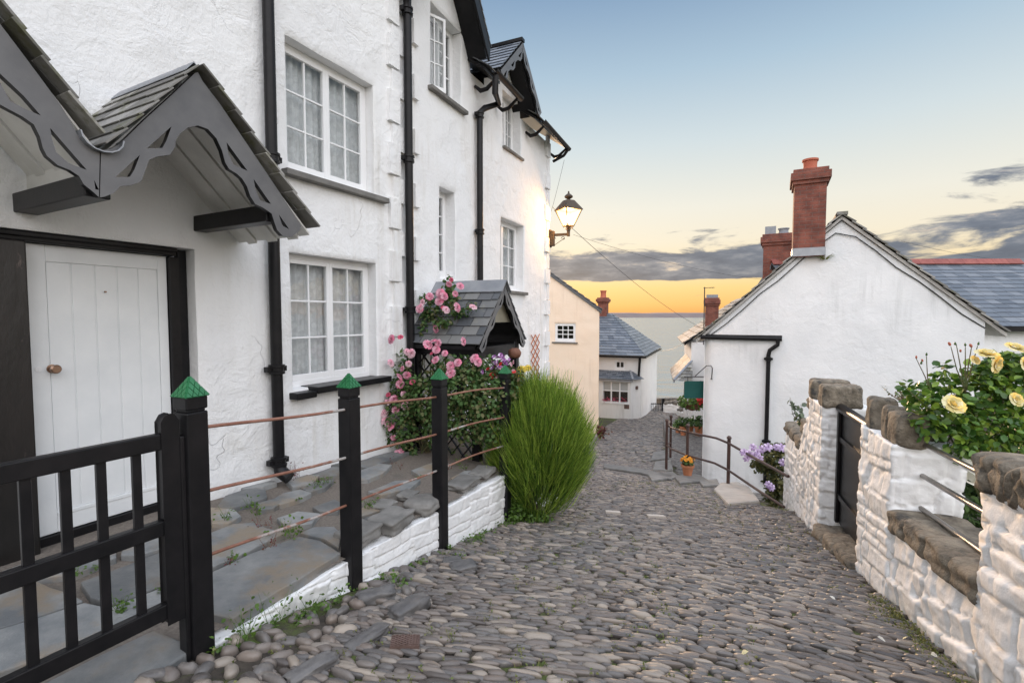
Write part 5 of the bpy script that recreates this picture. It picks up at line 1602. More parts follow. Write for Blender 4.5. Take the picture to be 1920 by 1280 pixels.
# ================================================================== house with a bow of shop windows at the bend
F4 = Fr(6.24, 23.9, .922, -.387)
h4 = thing('house', 'white cottage with hipped slate roof and projecting bay window at the bend', 'house', F4.w(-1.5, 0, -4.95))
e4 = F4.pix(1200, 667)[1]
mb = MB()
sw = (F4.pix(1156, 685)[0], F4.pix(1169, 685)[0], F4.pix(1162, 690)[1], F4.pix(1162, 678)[1])
plaster_wall(mb, F4, -6, 0, -6.5, e4, [(sw[0] - .06, sw[1] + .06, sw[2] - .04, sw[3] + .04, .09)], res=.16, seed=15, amp=.02)
mb.fbox(F4, -.02, 0, .01, 6.6, -6.8, e4); mb.fbox(F4, -6, 0, 6.6, 6.62, -6.8, e4)
mb.build('wall', W_FAR, h4, smooth=50)
mb = MB()
ov = .22; rt = .14
E = [F4.w(-6, -ov, e4), F4.w(ov, -ov, e4), F4.w(ov, 6.6, e4 + .05), F4.w(-6, 6.6, e4 + .05)]
R0, R1 = F4.w(-6, 2.7, rt), F4.w(-2.0, 2.7, rt)
slates(mb, E[0], E[1], R0, R1, 16, 22, .02, 60); slates(mb, E[1], E[2], R1, F4.w(-1.99, 2.75, rt), 16, 22, .02, 61)
slates(mb, E[2], E[3], R1, R0, 16, 22, .02, 62)
mb.build('roof', SLATE_BLUE, h4)
mb = MB(); mb.fbox(F4, -6, ov + .04, -ov - .08, -ov + .02, e4 - .09, e4 - .01); mb.fbox(F4, ov - .04, ov + .04, -ov, 6.6, e4 - .09, e4 - .01); mb.build('gutter', BLACK, h4)
window(h4, F4, sw[0] - .06, sw[1] + .06, sw[2] - .04, sw[3] + .04, .09, cols=(1, 1), rows=1, curtain=None, bars=.02, frame=.04, stile=.022)
downpipe(h4, F4, [(F4.pix(1200, 690)[0], -.06, e4 - .05), (F4.pix(1198, 690)[0] - .06, -.06, -4.0), (F4.pix(1195, 700)[0] - .1, -.06, -5.0)], .055, [], shoe=False)
IB = -.65
b0, b1 = F4.pix(1122, 730, IB)[0], F4.pix(1183, 730, IB)[0]
bzt, bzb = F4.pix(1160, 711, IB)[1], -5.3
gl0, gl1 = F4.pix(1130, 730, IB)[0], F4.pix(1178, 730, IB)[0]; gz1, gz0 = F4.pix(1150, 714, IB)[1], F4.pix(1150, 754, IB)[1]
mb = MB(); plaster_wall(mb, F4, b0 - .6, b1, bzb, bzt, [(gl0, gl1, gz0, gz1, .1)], res=.15, seed=17, amp=.01, i0=IB)
mb.add([F4.w(b1, IB, bzb), F4.w(b1 + .35, 0, bzb), F4.w(b1 + .35, 0, bzt), F4.w(b1, IB, bzt)], [(0, 1, 2, 3)])
bay = mb.build('bay_window', W_FAR, h4, smooth=50)
mb = MB()
rtop = F4.pix(1160, 695, 0)[1]
slates(mb, F4.w(b0 - .6, IB - .12, bzt), F4.w(b1 + .1, IB - .12, bzt), F4.w(b0 - .6, 0, rtop), F4.w(b1 - .15, 0, rtop), 5, 9, .02, 66)
slates(mb, F4.w(b1 + .1, IB - .12, bzt), F4.w(b1 + .5, 0, bzt - .02), F4.w(b1 - .15, 0, rtop), F4.w(b1 - .1, .02, rtop), 5, 3, .02, 67)
mb.beam(F4.w(b1 + .1, IB - .12, bzt + .05), F4.w(b1 - .15, 0, rtop + .04), .09, .04, 1)
mb.fbox(F4, b0 - .6, b1 + .1, IB - .13, IB - .05, bzt - .08, bzt - .01, 1)
mb.build('bay_roof', [SLATE_BLUE, LEAD], bay)
mb = MB()
mb.fbox(F4, gl0, gl1, IB + .03, IB + .08, gz1 - .06, gz1); mb.fbox(F4, gl0 - .05, gl1 + .05, IB - .04, IB + .08, gz0 - .06, gz0 + .03)
for k in range(4):
    a = gl0 + (gl1 - gl0) * k / 3; mb.fbox(F4, a - .03, a + .03, IB + .03, IB + .08, gz0 + .03, gz1 - .06)
zm = mean(gz0, gz1) + .04
mb.fbox(F4, gl0 + .03, gl1 - .03, IB + .04, IB + .075, zm - .025, zm + .025)
mb.build('window_frame', W_PAINT, bay)
mb = MB(); mb.fbox(F4, gl0, gl1, IB + .09, IB + .095, gz0 + .03, zm); mb.build('pane', GLASS, bay)
mb = MB(); mb.fbox(F4, gl0, gl1, IB + .10, IB + .105, zm, gz1 - .05); mb.build('blind', BLIND, bay)
mb = MB(); mb.add([F4.w(gl0, IB + .5, gz0), F4.w(gl1, IB + .5, gz0), F4.w(gl1, IB + .5, gz1), F4.w(gl0, IB + .5, gz1)], [(0, 1, 2, 3)]); mb.build('dark_backing', ROOM_DARK, bay)  # dark sheet standing for the unlit room
v, f = leaves(*blob_points(220, [(np.array(F4.w(mean(gl0, gl1), IB + .2, gz0 + .08)), (.75, .08, .13))]), .05, .09)
np_link('flowers', v, f, [PETAL_DEEP], bay)
mb = MB(); _a, _z = F4.pix(1175, 762, IB); mb.fbox(F4, _a - .12, _a + .12, IB - .012, IB + .02, _z - .11, _z + .11); mb.build('vent', IRON, bay)
mb = MB(); _a, _z = F4.pix(1193, 726, -.2); mb.fbox(F4, _a - .1, _a + .1, -.35, -.2, _z - .08, _z + .08); mb.build('lamp', IRON, h4, bevel=.03)
# chimney on its ridge
c4 = F4.pix(1131, 575, 2.7)
z4 = F4.pix(1131, 558, 2.7)[1]
chimney('chimney', F4, c4[0] - .24, c4[0] + .24, 2.45, 2.95, -.4, z4, h4, [(c4[0], 2.7, .16, .40, RED_POT, False)], lead=None, corb=.05)

# ================================================================== shop-front house down the street, right
F7 = Fr(5.06, 12.9, .29, 1.0)           # its street face runs away down the hill; the house lies at i < 0
h7 = thing('house', 'shop house beyond the gable with slate hood over its front', 'shop', F7.w(4, -1, -4.6))
e7 = -.95
mb = MB(); mb.fbox(F7, 5.6, 10.2, -4, 0, -6.0, e7); mb.build('wall', W_FAR, h7)
mb = MB()
slates(mb, F7.w(5.5, .28, e7 - .05), F7.w(10.5, .28, e7 - .05), F7.w(5.5, -2.2, e7 + 1.7), F7.w(10.5, -2.2, e7 + 1.7), 10, 18, .025, 71)
mb.hexa([F7.w(5.5, .24, e7 - .12), F7.w(10.4, .24, e7 - .12), F7.w(10.4, -2.2, e7 + 1.6), F7.w(5.5, -2.2, e7 + 1.6), F7.w(5.5, .24, e7 - .06), F7.w(10.4, .24, e7 - .06), F7.w(10.4, -2.2, e7 + 1.68), F7.w(5.5, -2.2, e7 + 1.68)], 1)
mb.build('roof', [SLATE_MOSS, BLACK], h7)
mb = MB()
hA, hB = 4.6, 8.6
hz1, hz0 = -1.62, -2.28
slates(mb, F7.w(hA, .62, hz0), F7.w(hB, .62, hz0), F7.w(hA + .5, 0, hz1), F7.w(hB, 0, hz1), 6, 14, .02, 73)
slates(mb, F7.w(hA, .62, hz0), F7.w(hA - .05, 0, hz0), F7.w(hA + .5, 0, hz1), F7.w(hA + .45, -.02, hz1), 6, 4, .02, 74)
mb.beam(F7.w(hA, .62, hz0 + .03), F7.w(hA + .5, 0, hz1 + .03), .10, .04, 1)
mb.beam(F7.w(hA, .62, hz0 - .02), F7.w(hB, .62, hz0 - .02), .06, .08, 1)
mb.build('shop_hood', [SLATE_MOSS, LEAD], h7)
mb = MB()
for k in range(2):
    a = 6.0 + k * 1.7
    mb.fbox(F7, a, a + 1.1, .0, .03, -4.1, -2.5)
mb.build('shop_window', W_PAINT, h7)
cc = at(1335, 580, 18.5)
FC = Fr(cc[0], cc[1], *F4.d[:2])
ct = FC.pix(1335, 556)[1]
chimney('chimney', FC, -.23, .23, -.2, .4, -.6, ct - .05, h7, [(0, .1, .20, .12, GREY_POT, True)], lead=None, corb=.03)
mb = MB()
ap = at(1320, 600, 17.5); zt = at(1320, 538, 17.5)[2]
mb.tube([(ap[0], ap[1], -1.0), (ap[0], ap[1], zt)], .018, 6)
mb.tube([(ap[0] - .05, ap[1], zt - .04), (ap[0] + .28, ap[1] - .1, zt - .02)], .010, 5)
for k in range(4):
    q = ap + np.array([.03 + .08 * k, -.01 - .03 * k, 0]); mb.tube([(q[0], q[1] - .12, zt - .03), (q[0], q[1] + .12, zt - .03)], .007, 5)
mb.build('aerial', WIRE, h7)

# ------------------------------------------------------------------ low walls, pier and gate at the far bend
def far_wall(name, x0, x1, yt0, yt1, yb, Y0, Y1, mat, label, cat, th=.35, cap=None):
    p0, p1 = at(x0, yb, Y0), at(x1, yb, Y1)
    fr = Fr(p0[0], p0[1], p1[0] - p0[0], p1[1] - p0[1]); Lg = np.linalg.norm((p1 - p0)[:2])
    t0, t1 = at(x0, yt0, Y0)[2], at(x1, yt1, Y1)[2]; bz = min(p0[2], p1[2]) - .3
    o = rubble(name, fr, 0, Lg, 0, th, lambda a: t0 + (t1 - t0) * a / Lg, lambda a: bz, [mat], res=.07, amp=.04, cell=(.4, .35, .2))
    tag(o, label, cat)
    if cap:
        m = MB(); rs = random.Random(int(x0)); a = 0
        while a < Lg:
            w = rs.uniform(.16, .34)
            stone(m, fr.w(a + w / 2, th / 2, t0 + (t1 - t0) * a / Lg + .06), w * 1.05, th * 1.1, rs.uniform(.14, .26), fr.ang, rs.randint(0, 99), n=4)
            a += w
        m.build('coping', ROCK, o, smooth=80)
    return o
far_wall('garden_wall', 1222, 1300, 750, 752, 800, 31, 28, ROCK, 'low rough stone wall across the far bend above the sea', 'wall', cap=True)
far_wall('gate_pier', 1243, 1270, 758, 757, 800, 27, 26.6, W_FAR, 'whitewashed pier beside a small black gate at the bend', 'pier', th=.5, cap=True)
far_wall('garden_wall', 1268, 1322, 770, 776, 815, 26, 24, W_FAR, 'low whitewashed wall behind the terracotta pots', 'wall', cap=True)
mb = MB()
pg = [at(x, 782, 27.5) for x in (1219, 1241)]
zg0, zg1 = at(1230, 784, 27.5)[2], at(1230, 755, 27.5)[2]
for k in range(8):
    p = pg[0] + (pg[1] - pg[0]) * k / 7; mb.tube([(p[0], p[1], zg0), (p[0], p[1], zg1)], .012, 5)
for z in (zg0 + .08, zg1 - .05):
    mb.beam((pg[0][0], pg[0][1], z), (pg[1][0], pg[1][1], z), .02, .04)
mb.box((pg[1][0] + .05, pg[1][1], zg0 - .2), .14, .14, zg1 - zg0 + .45)
tag(mb.build('garden_gate', BLACK), 'small black railed gate at the end of the street', 'gate')

# ================================================================== terrace wall, fence and gate on the left
fa = [FP.pix(365, 1000)[0], FP.pix(657, 900)[0], FP.pix(825, 870)[0], FP.pix(947, 830)[0]]
def fp_road(a, i=-.03):
    p = FP.w(a, i, 0); return road_z(p[0], p[1])
def fp_terr(a, i=.1):
    p = FP.w(a, i, 0); return terr_z(p[0], p[1])
print('posts', fa)
W1 = fa[0] + .03
def wtop(a):
    f = min(1, max(0, (a - W1) / .5))
    return fp_terr(a) - .045 + .0 * f
rw = rubble('retaining_wall', FP, W1, fa[3] + 1.9, -.012, .22, wtop, lambda a: fp_road(a) - .35, [W_STONE], res=.014, amp=.014, cell=(.21, .3, .085), seed=3.3, tilt=-.16, joint=.016)
tag(rw, 'low whitewashed rubble wall holding up the terrace, capped with loose grey stones', 'wall')
for q, (x, y, sx, sy, sz, rz) in enumerate([(672, 1000, .26, .22, .11, .1), (733, 975, .30, .24, .12, .2), (792, 945, .27, .26, .15, .5), (720, 948, .18, .15, .06, .4), (868, 905, .34, .22, .07, .1), (905, 884, .30, .2, .06, .3), (765, 928, .16, .14, .06, .2)]):
    p = terr_pt(x, y, .02); mb = MB()
    stone(mb, (p[0], p[1], p[2]), sx, sy, sz * .85, FP.ang + rz * .4, q + 3, n=11, e=.24 if q != 2 else .7, rough=.13)
    mb.build('coping_stone', GREY_STONE, rw, smooth=80)
mb = MB()                                                        # foot stones and the big worn blocks at the kerb
kerb = [(705, 1122, .22, .10, .07, .2), (768, 1146, .25, .11, .08, .75), (688, 1198, .24, .08, .04, .75), (585, 1258, .22, .08, .05, .7), (868, 1065, .19, .13, .05, .3), (848, 1055, .14, .10, .05, 0)]
for q, (x, y, sx, sy, sz, rz) in enumerate(kerb):
    p = road_pt(x, y); mb = MB()
    stone(mb, (p[0], p[1], p[2] + sz * .2), sx, sy, sz * 1.15, .2 + rz, q + 20, n=10, e=.42, rough=.22)
    tag(mb.build('kerb_stone', KERB, smooth=80), ['long dark stone at the foot of the second green-capped post', 'slanted grey boulder beside the rusty square cover', 'flat worn stone lying left of the rusty square cover',
        'long rounded stone in the bottom corner near the gate post', 'pale flat stone at the foot of the third green-capped post', 'small stone tucked behind the pale flat stone by the third post'][q], 'stone', 'worn stones along the wall foot')

fence = thing('fence', 'black square posts with green pyramid caps joined by thin rusty rails', 'fence', FP.w(fa[0], 0, fp_road(fa[0])))
tipy = [705, 699, 690, 684]; PW = .048
for k, a in enumerate(fa):
    zt = FP.pix([358, 655, 824, 946][k], tipy[k])[1]
    zb = fp_road(a) - .12
    cb = zt - .085
    mb = MB()
    mb.fbox(FP, a - PW, a + PW, -PW, PW, zb, cb - .068); mb.fbox(FP, a - PW * .86, a + PW * .86, -PW * .86, PW * .86, cb - .070, cb - .056); mb.fbox(FP, a - PW, a + PW, -PW, PW, cb - .058, cb)
    post = mb.build('post', BLACK, fence, bevel=.007)
    mb = MB(); w_ = PW * 1.08
    base = [(-w_, -w_), (w_, -w_), (w_, w_), (-w_, w_)]
    v = [FP.w(a + x, y, cb - .002) for x, y in base] + [FP.w(a, 0, zt)]
    mb.add(v, [(0, 1, 4), (1, 2, 4), (2, 3, 4), (3, 0, 4), (3, 2, 1, 0)])
    for q in range(4):
        A_, B_, T_ = np.array(v[q]), np.array(v[(q + 1) % 4]), np.array(v[4])
        nn = np.cross(B_ - A_, T_ - A_); nn /= np.linalg.norm(nn)
        nl = 4; e1, e2, eb = (T_ - A_) / nl, (T_ - B_) / nl, (B_ - A_) / nl      # raised lozenge scales
        for r_ in range(nl):
            for k_ in range(1 if r_ == 0 else 0, nl - r_ + 1):
                for bot in (A_ + e1 * r_ + eb * k_,):
                    quad = [bot, bot + e1, bot + e1 + e2, bot + e2]
                    if k_ == 0 or k_ >= nl - r_ or r_ > nl - 2: continue
                    cq = sum(quad) / 4; quad = [cq + (p_ - cq) * .84 for p_ in quad]
                    mb.hexa([p_ - nn * .001 for p_ in quad] + [p_ + nn * .006 for p_ in quad])
            if r_ == 0:
                for k_ in range(nl):
                    tri = [A_ + eb * k_, A_ + eb * (k_ + 1), A_ + eb * k_ + e1]
                    cq = sum(tri) / 3; tri = [cq + (p_ - cq) * .84 for p_ in tri]
                    mb.add([p_ - nn * .001 for p_ in tri] + [p_ + nn * .006 for p_ in tri], [(0, 2, 1), (3, 4, 5), (0, 1, 4, 3), (1, 2, 5, 4), (2, 0, 3, 5)])
    mb.build('post_cap', GREEN_CAP, post)
for (p, q) in (((390, 800), (940, 725)), ((392, 920), (935, 782)), ((395, 1040), (925, 840))):
    A_, B_ = FP.pix(*p), FP.pix(*q)
    s_ = (B_[1] - A_[1]) / (B_[0] - A_[0]); zf_ = lambda a: A_[1] + s_ * (a - A_[0])
    mb = MB(); mb.tube([FP.w(a, .012 * math.sin(a * 3), zf_(a) - .012 * math.sin((a - fa[0]) * 2.4) ** 2) for a in np.linspace(fa[0], fa[3] + .03, 24)], .0085, 8)
    mb.build('rail', RUST, fence, smooth=60)

# slatted gate hung on the first post
FG = Fr(*FP.w(fa[0] - .075, .0, 0)[:2], -vp_dir(1450)[0], -vp_dir(1450)[1])     # runs from the post back towards the camera
gate = thing('garden_gate', 'black timber gate of slats between three rails, hung on the nearest green-capped post', 'gate', FG.w(.5, 0, -1.5))
ga_, gz_ = FG.pix(315, 775); 
def gz(x, y): return FG.pix(x, y)[1]
st0, st1 = FG.pix(331, 900)[0], FG.pix(302, 900)[0]
zr = [(gz(305, 811), gz(305, 841)), (gz(310, 972), gz(310, 1000)), (gz(316, 1126), gz(316, 1155))]
zl_ = [(gz(5, 866), gz(5, 905)), (gz(5, 1069), gz(5, 1112)), (gz(5, 1264), gz(5, 1310))]
x0g = FG.pix(5, 900)[0]
print('gate', st0, st1, zr, zl_, x0g)
GL = 1.02; TH = .02
mb = MB()
zt_, zb_ = gz(316, 776), gz(325, 1160)
prof = [(st0, zb_), (st0, zt_ - .03), (st0 + (st1 - st0) * .25, zt_ - .005), (mean(st0, st1), zt_), (st0 + (st1 - st0) * .75, zt_ - .005), (st1, zt_ - .03), (st1, zb_)]
mb.prism(FG, prof, -TH * 1.2, TH * 1.2); mb.build('stile', BLACK, gate, bevel=.006)
mb = MB(); mb.fbox(FG, st0 + GL, st0 + GL + .06, -TH * 1.2, TH * 1.2, zb_ - .0, zt_); mb.build('stile', BLACK, gate, bevel=.006)
for k in range(3):
    u1, u0 = zr[k]
    mb = MB(); mb.fbox(FG, st1, st0 + GL, -TH, TH, u0, u1); mb.build('gate_rail', BLACK, gate, bevel=.005)
for k, x in enumerate((257, 190, 122, 46, None, None)):
    if x is None:
        a = prev_a + (prev_a - prev2)
    else:
        a = FG.pix(x, 920)[0]
    prev2 = globals().get('prev_a', a - .15); prev_a = a
    mb = MB(); mb.fbox(FG, a - .016, a + .016, -.011, .011, zr[1][1] + .001, zr[0][0] - .001); mb.fbox(FG, a - .016, a + .016, -.011, .011, zr[2][1] + .001, zr[1][0] - .001)
    mb.fbox(FG, a - .012, a + .012, -.008, .008, zr[1][0], zr[1][1])
    mb.build('slat', BLACK, gate, bevel=.004)
mb = MB(); mb.fbox(FG, -.03, st0 - .004, -.03, .03, fp_road(fa[0]) - .05, zt_ - .10); mb.build('hanging_stile', BLACK, gate, bevel=.005)

# ================================================================== garden walls on the right
def cross(a):
    p = FR.w(a, 0, 0); return Fr(p[0], p[1], -FR.n[0], -FR.n[1])
def fr_road(a, i=.05):
    p = FR.w(a, i, 0); return road_z(p[0], p[1])
aB0 = FR.loc(*road_pt(1641, 1118)[:2])[0]; aB1 = FR.pix(1611, 930, .02)[0]
aA0 = FR.loc(*road_pt(1536, 1004)[:2])[0]; aA1 = FR.loc(*road_pt(1518, 985)[:2])[0]; aA2 = FR.loc(*road_pt(1497, 962)[:2])[0]; aA3 = FR.loc(*road_pt(1474, 942)[:2])[0]
iB = -cross(aB0).pix(1768, 900)[0]
zB = FR.pix(1639, 809)[1]; zB2 = FR.pix(1639, 757)[1]
zA = FR.pix(1537, 755)[1]; zA2 = FR.pix(1537, 718)[1]
zC = FR.pix(1838, 893)[1]; zC2 = FR.pix(1838, 836)[1]
zS0, zS1 = FR.pix(1828, 1112)[1], FR.pix(1680, 992)[1]
print('R', aB0, aB1, aA0, aA1, aA2, aA3, iB, zB, zA, zC, zS0, zS1, fr_road(aB0), fr_road(aA0))
TB = min(-.36, max(-.6, iB))
bot = lambda a: fr_road(a) - .3
gw = rubble('garden_wall', FR, -1.8, -.01, .0, TB, lambda a: zC + .02 * a, bot, [W_STONE], res=.016, amp=.030, seed=1.2, tilt=-.10)
tag(gw, 'nearest whitewashed rubble wall topped with upright brown coping stones', 'wall')
def coping(parent, a0, a1, i0, i1, z0, z1, n, seed, e=.36, lean=0.0):
    rs = random.Random(seed)
    ws = [rs.uniform(.7, 1.3) for _ in range(n)]; tot = sum(ws); a = a0
    for k, w in enumerate(ws):
        w = (a1 - a0) * w / tot; m = MB(); dz = rs.uniform(-.02, .015)
        c = FR.w(a + w / 2, mean(i0, i1) + rs.uniform(-.015, .015), mean(z0, z1) + dz)
        stone(m, c, abs(w) * 1.06, abs(i1 - i0) * rs.uniform(1.0, 1.08), (z1 - z0) * 1.08, FR.ang, seed * 10 + k, n=11, e=e, rough=.10, tilt=(0, lean + rs.gauss(0, .05)))
        m.build('coping_stone', COPING, parent, smooth=85); a += w
coping(gw, -1.8, .02, .02, TB - .02, zC - .03, zC2 + .0, 19, 1, e=.30)
sw_ = rubble('low_wall', FR, .0, aB0, .0, TB + .02, lambda a: zS0 - .035 + (zS1 - zS0) * a / aB0, bot, [W_STONE], res=.016, amp=.028, seed=2.1, tilt=-.22)
tag(sw_, 'low whitewashed wall under the three steel rails with flat brown sill stones', 'wall')
for k, (f0, f1) in enumerate(((.0, .22), (.22, .50), (.50, .78), (.78, 1.0))):
    m = MB(); a = aB0 * mean(f0, f1); z = zS0 + (zS1 - zS0) * mean(f0, f1)
    stone(m, FR.w(a, TB / 2 + .01, z + .035), aB0 * (f1 - f0) * 1.04, -TB * 1.12, .15, FR.ang, 40 + k, n=12, e=.27, rough=.10, tilt=(0, 0))
    m.build('sill_stone', COPING, sw_, smooth=85)
pb = rubble('gate_pier', FR, aB0, aB1, .015, TB, lambda a: zB, bot, [W_STONE], res=.015, amp=.024, seed=4.0, cell=(.28, .30, .12), tilt=-.06)
tag(pb, 'whitewashed stone pier between black gate and steel rails, capped with rounded brown stones', 'pier')
for k, (i_, sx, sy, dzz) in enumerate(((-.10, aB1 - aB0, .22, .0), (-.31, aB1 - aB0, .22, -.03))):
    pass
for k, (a, wa, i_, wi, hz_) in enumerate(((aB0 + .07, .20, TB * .24, -TB * .50, 1.0), (aB0 + .22, .11, TB * .24, -TB * .5, 1.05), (aB1 - .05, .13, TB * .26, -TB * .5, 1.08), (mean(aB0, aB1), .24, TB * .75, -TB * .46, .78))):
    m = MB(); h_ = (zB2 - zB) * hz_
    stone(m, FR.w(a, i_, zB + h_ / 2), wa * 1.1, wi, h_ * 1.12, FR.ang, 60 + k, n=12, e=.30, rough=.10); m.build('coping_stone', COPING, pb, smooth=85)
iA = -cross(aA0).pix(1628, 735)[0]
TA = min(-.38, max(-.62, iA))
pa_ = rubble('gate_pier', FR, aA0, aA1 + .10, .015, TA, lambda a: zA, bot, [W_STONE], res=.018, amp=.026, seed=6.0, cell=(.26, .30, .12))
tag(pa_, 'tall whitewashed stone pier on the far side of the black gate', 'pier')
for k, (a, wa, i_, wi) in enumerate(((aA0 + .08, .22, -.10, .26), (aA0 + .10, .24, TA * .62, -TA * .5), (aA1 - .02, .20, -.10, .28), (aA1, .2, TA * .65, -TA * .5))):
    m = MB(); h_ = zA2 - zA
    stone(m, FR.w(a, i_, zA + h_ / 2), wa * 1.08, wi, h_ * 1.12, FR.ang, 70 + k, n=12, e=.27, rough=.09); m.build('coping_stone', COPING, pa_, smooth=85)
zLow = FR.pix(1486, 825)[1]
lowA = rubble('garden_wall', FR, aA1 + .08, aA3, .0, -.40, lambda a: zA - .12 + (zLow - zA + .12) * min(1, max(0, (a - aA1 - .08) / max(.05, aA2 - aA1 - .08))), bot, [W_STONE], res=.024, amp=.026, seed=8.0)
tag(lowA, 'whitewashed wall end stepping down beside the white gable house', 'wall')
for k in range(5):
    f = k / 4.0; a = aA1 + .12 + (aA3 - aA1 - .16) * f
    z = zA - .12 + (zLow - zA + .12) * min(1, max(0, (a - aA1 - .08) / max(.05, aA2 - aA1 - .08)))
    m = MB(); stone(m, FR.w(a, -.2, z + .05), (aA3 - aA1) * .26, .42, .17, FR.ang, 80 + k, n=7, e=.36, rough=.14, tilt=(0, 0)); m.build('coping_stone', COPING, lowA, smooth=85)
# black gate between the piers
ig = -cross(aA0).pix(1590, 900)[0]
ig = -cross(aA0).pix(1571, 900)[0]; print('ig', ig)
zg0 = FR.pix(1560, 1000, 0)[1] - .02; zg1 = cross(aA0).pix(1590, 770)[1]
g2 = thing('garden_gate', 'black iron-sheeted gate with rolled top standing between the whitewashed piers', 'gate', FR.w(mean(aA0, aB1), ig, zg0))
mb = MB()
ga0, ga1 = aB1 + .02, aA0 - .02
mb.fbox(FR, ga0, ga1, ig - .03, ig + .0, zg0, zg1 - .02); mb.build('panel', BLACK, g2, bevel=.004)
for a in (ga0, ga1 - .06):
    mb = MB(); mb.fbox(FR, a, a + .06, ig + .002, ig + .03, zg0, zg1 + .02); mb.build('stile', BLACK, g2, bevel=.005)
mb = MB(); mb.tube([FR.w(ga0, ig - .0, zg1 + .03), FR.w(ga1, ig - .0, zg1 + .03)], .045, 14); mb.build('rolled_top', BLACK, g2, smooth=50)
for z in (zg0 + .25, zg1 - .3):
    mb = MB(); mb.fbox(FR, ga0 + .06, ga1 - .06, ig + .002, ig + .018, z, z + .05); mb.build('hinge_strap', BLACK, g2)
st_ = thing('doorstep', 'worn brown threshold stones below the black gate between piers', 'step', FR.w(mean(aA0, aB1), -.15, fr_road(mean(aA0, aB1))))
for k in range(3):
    f = (k + .5) / 3; a = aA0 + (aB1 - aA0) * f; m = MB(); z = fr_road(a) + .02
    stone(m, FR.w(a, -.12, z), abs(aB1 - aA0) / 3 * 1.02, .42, .17, FR.ang, 90 + k, n=8, e=.32, rough=.1); m.build('stone', COPING, st_, smooth=85)
rl = thing('railing', 'three worn steel rails bridging the gap above the low wall', 'railing', FR.w(aB0 / 2, -.18, zS0))
for (p, q) in (((1676, 803), (1840, 887)), ((1674, 859), (1838, 955)), ((1672, 913), (1840, 1033))):
    A_, B_ = FR.pix(*p, -.15), FR.pix(*q, -.15)
    s_ = (A_[1] - B_[1]) / (A_[0] - B_[0]) * .55
    zm_ = mean(A_[1], B_[1]); am_ = mean(A_[0], B_[0])
    s_ = (A_[1] - B_[1]) / (A_[0] - B_[0])
    mb = MB(); mb.tube([FR.w(a, -.15, zm_ + s_ * (a - am_)) for a in (-.06, aB0 + .02)], .016, 12); mb.build('rail', STEEL, rl, smooth=50)

# ================================================================== handrail, kerb block and pots by the gable house
hr = thing('handrail', 'brown iron handrail with two bars running down beside the gable house', 'handrail', at(1365, 912, 8.6))
Q3 = road_pt(1365, 911); Q1 = np.array([*at(1251, 885, 10.9)[:2], 0]); Q2 = np.array([*at(1287, 880, 9.9)[:2], 0])
Q0 = np.array([*at(1258, 830, 12.3)[:2], 0])
def post_at(q, px, yt, yb):
    Y = q[1]; return at(px, yb, Y), at(px, yt, Y)
for (px, yt, yb, Y) in ((1365, 823, 916, Q3[1]), (1288, 800, 890, 9.9), (1249, 790, 892, 10.9), (1257, 782, 850, 12.4)):
    b_, t_ = at(px, yb, Y), at(px, yt, Y)
    mb = MB(); mb.tube([(b_[0], b_[1], b_[2] - .1), (b_[0], b_[1], t_[2])], .030, 10); mb.lathe((b_[0], b_[1], t_[2]), [(.03, 0), (.042, .01), (.042, .035), (.02, .06)], 10); mb.build('post', RUST_DARK, hr, smooth=50)
for path in ([(1257, 790, 12.4), (1251, 797, 10.95), (1262, 803, 10.6), (1290, 810, 9.9), (1343, 821, 9.0), (1365, 830, Q3[1]), (1420, 861, 7.5), (1478, 893, 6.7)],
             [(1257, 830, 12.4), (1249, 833, 10.95), (1258, 841, 10.6), (1288, 853, 9.9), (1340, 868, 9.0), (1364, 880, Q3[1]), (1420, 918, 7.5), (1470, 950, 6.8)]):
    mb = MB(); mb.tube([at(*p) for p in path], .021, 10); mb.build('rail', RUST_DARK, hr, smooth=60)
mb = MB(); blk = [road_pt(x, y) + np.array([0, 0, .05]) for x, y in ((1338, 921), (1350, 909), (1385, 907), (1405, 917), (1425, 944), (1365, 950))]
mb.slab(blk, .9); tag(mb.build('kerb_block', CEMENT, bevel=.03), 'smooth rendered block at the foot of the brown handrail post', 'block')
steps = [[(1132, 872), (1200, 882), (1262, 895), (1260, 903), (1200, 890), (1132, 880)], [(1215, 893), (1262, 888), (1275, 898), (1222, 905)], [(1262, 896), (1310, 893), (1330, 905), (1275, 910)], [(1310, 905), (1345, 902), (1350, 913), (1318, 916)],
         [(1225, 850), (1250, 846), (1256, 862), (1220, 866)], [(1228, 868), (1258, 864), (1262, 884), (1224, 884)]]
lab = ['long thin stone edging the step across the lane', 'flat stone left of the marigold pot', 'flat stone under the marigold pot', 'pale flat stone right of the marigold pot', 'upper flat stone by the far handrail post', 'lower flat stone by the far handrail post']
for k, s_ in enumerate(steps):
    mb = MB(); mb.slab([road_pt(*p) + np.array([0, 0, .055]) for p in s_], .14)
    tag(mb.build('step_stone', GREY_STONE, bevel=.02), lab[k], 'stone', 'flat stones edging the lane')

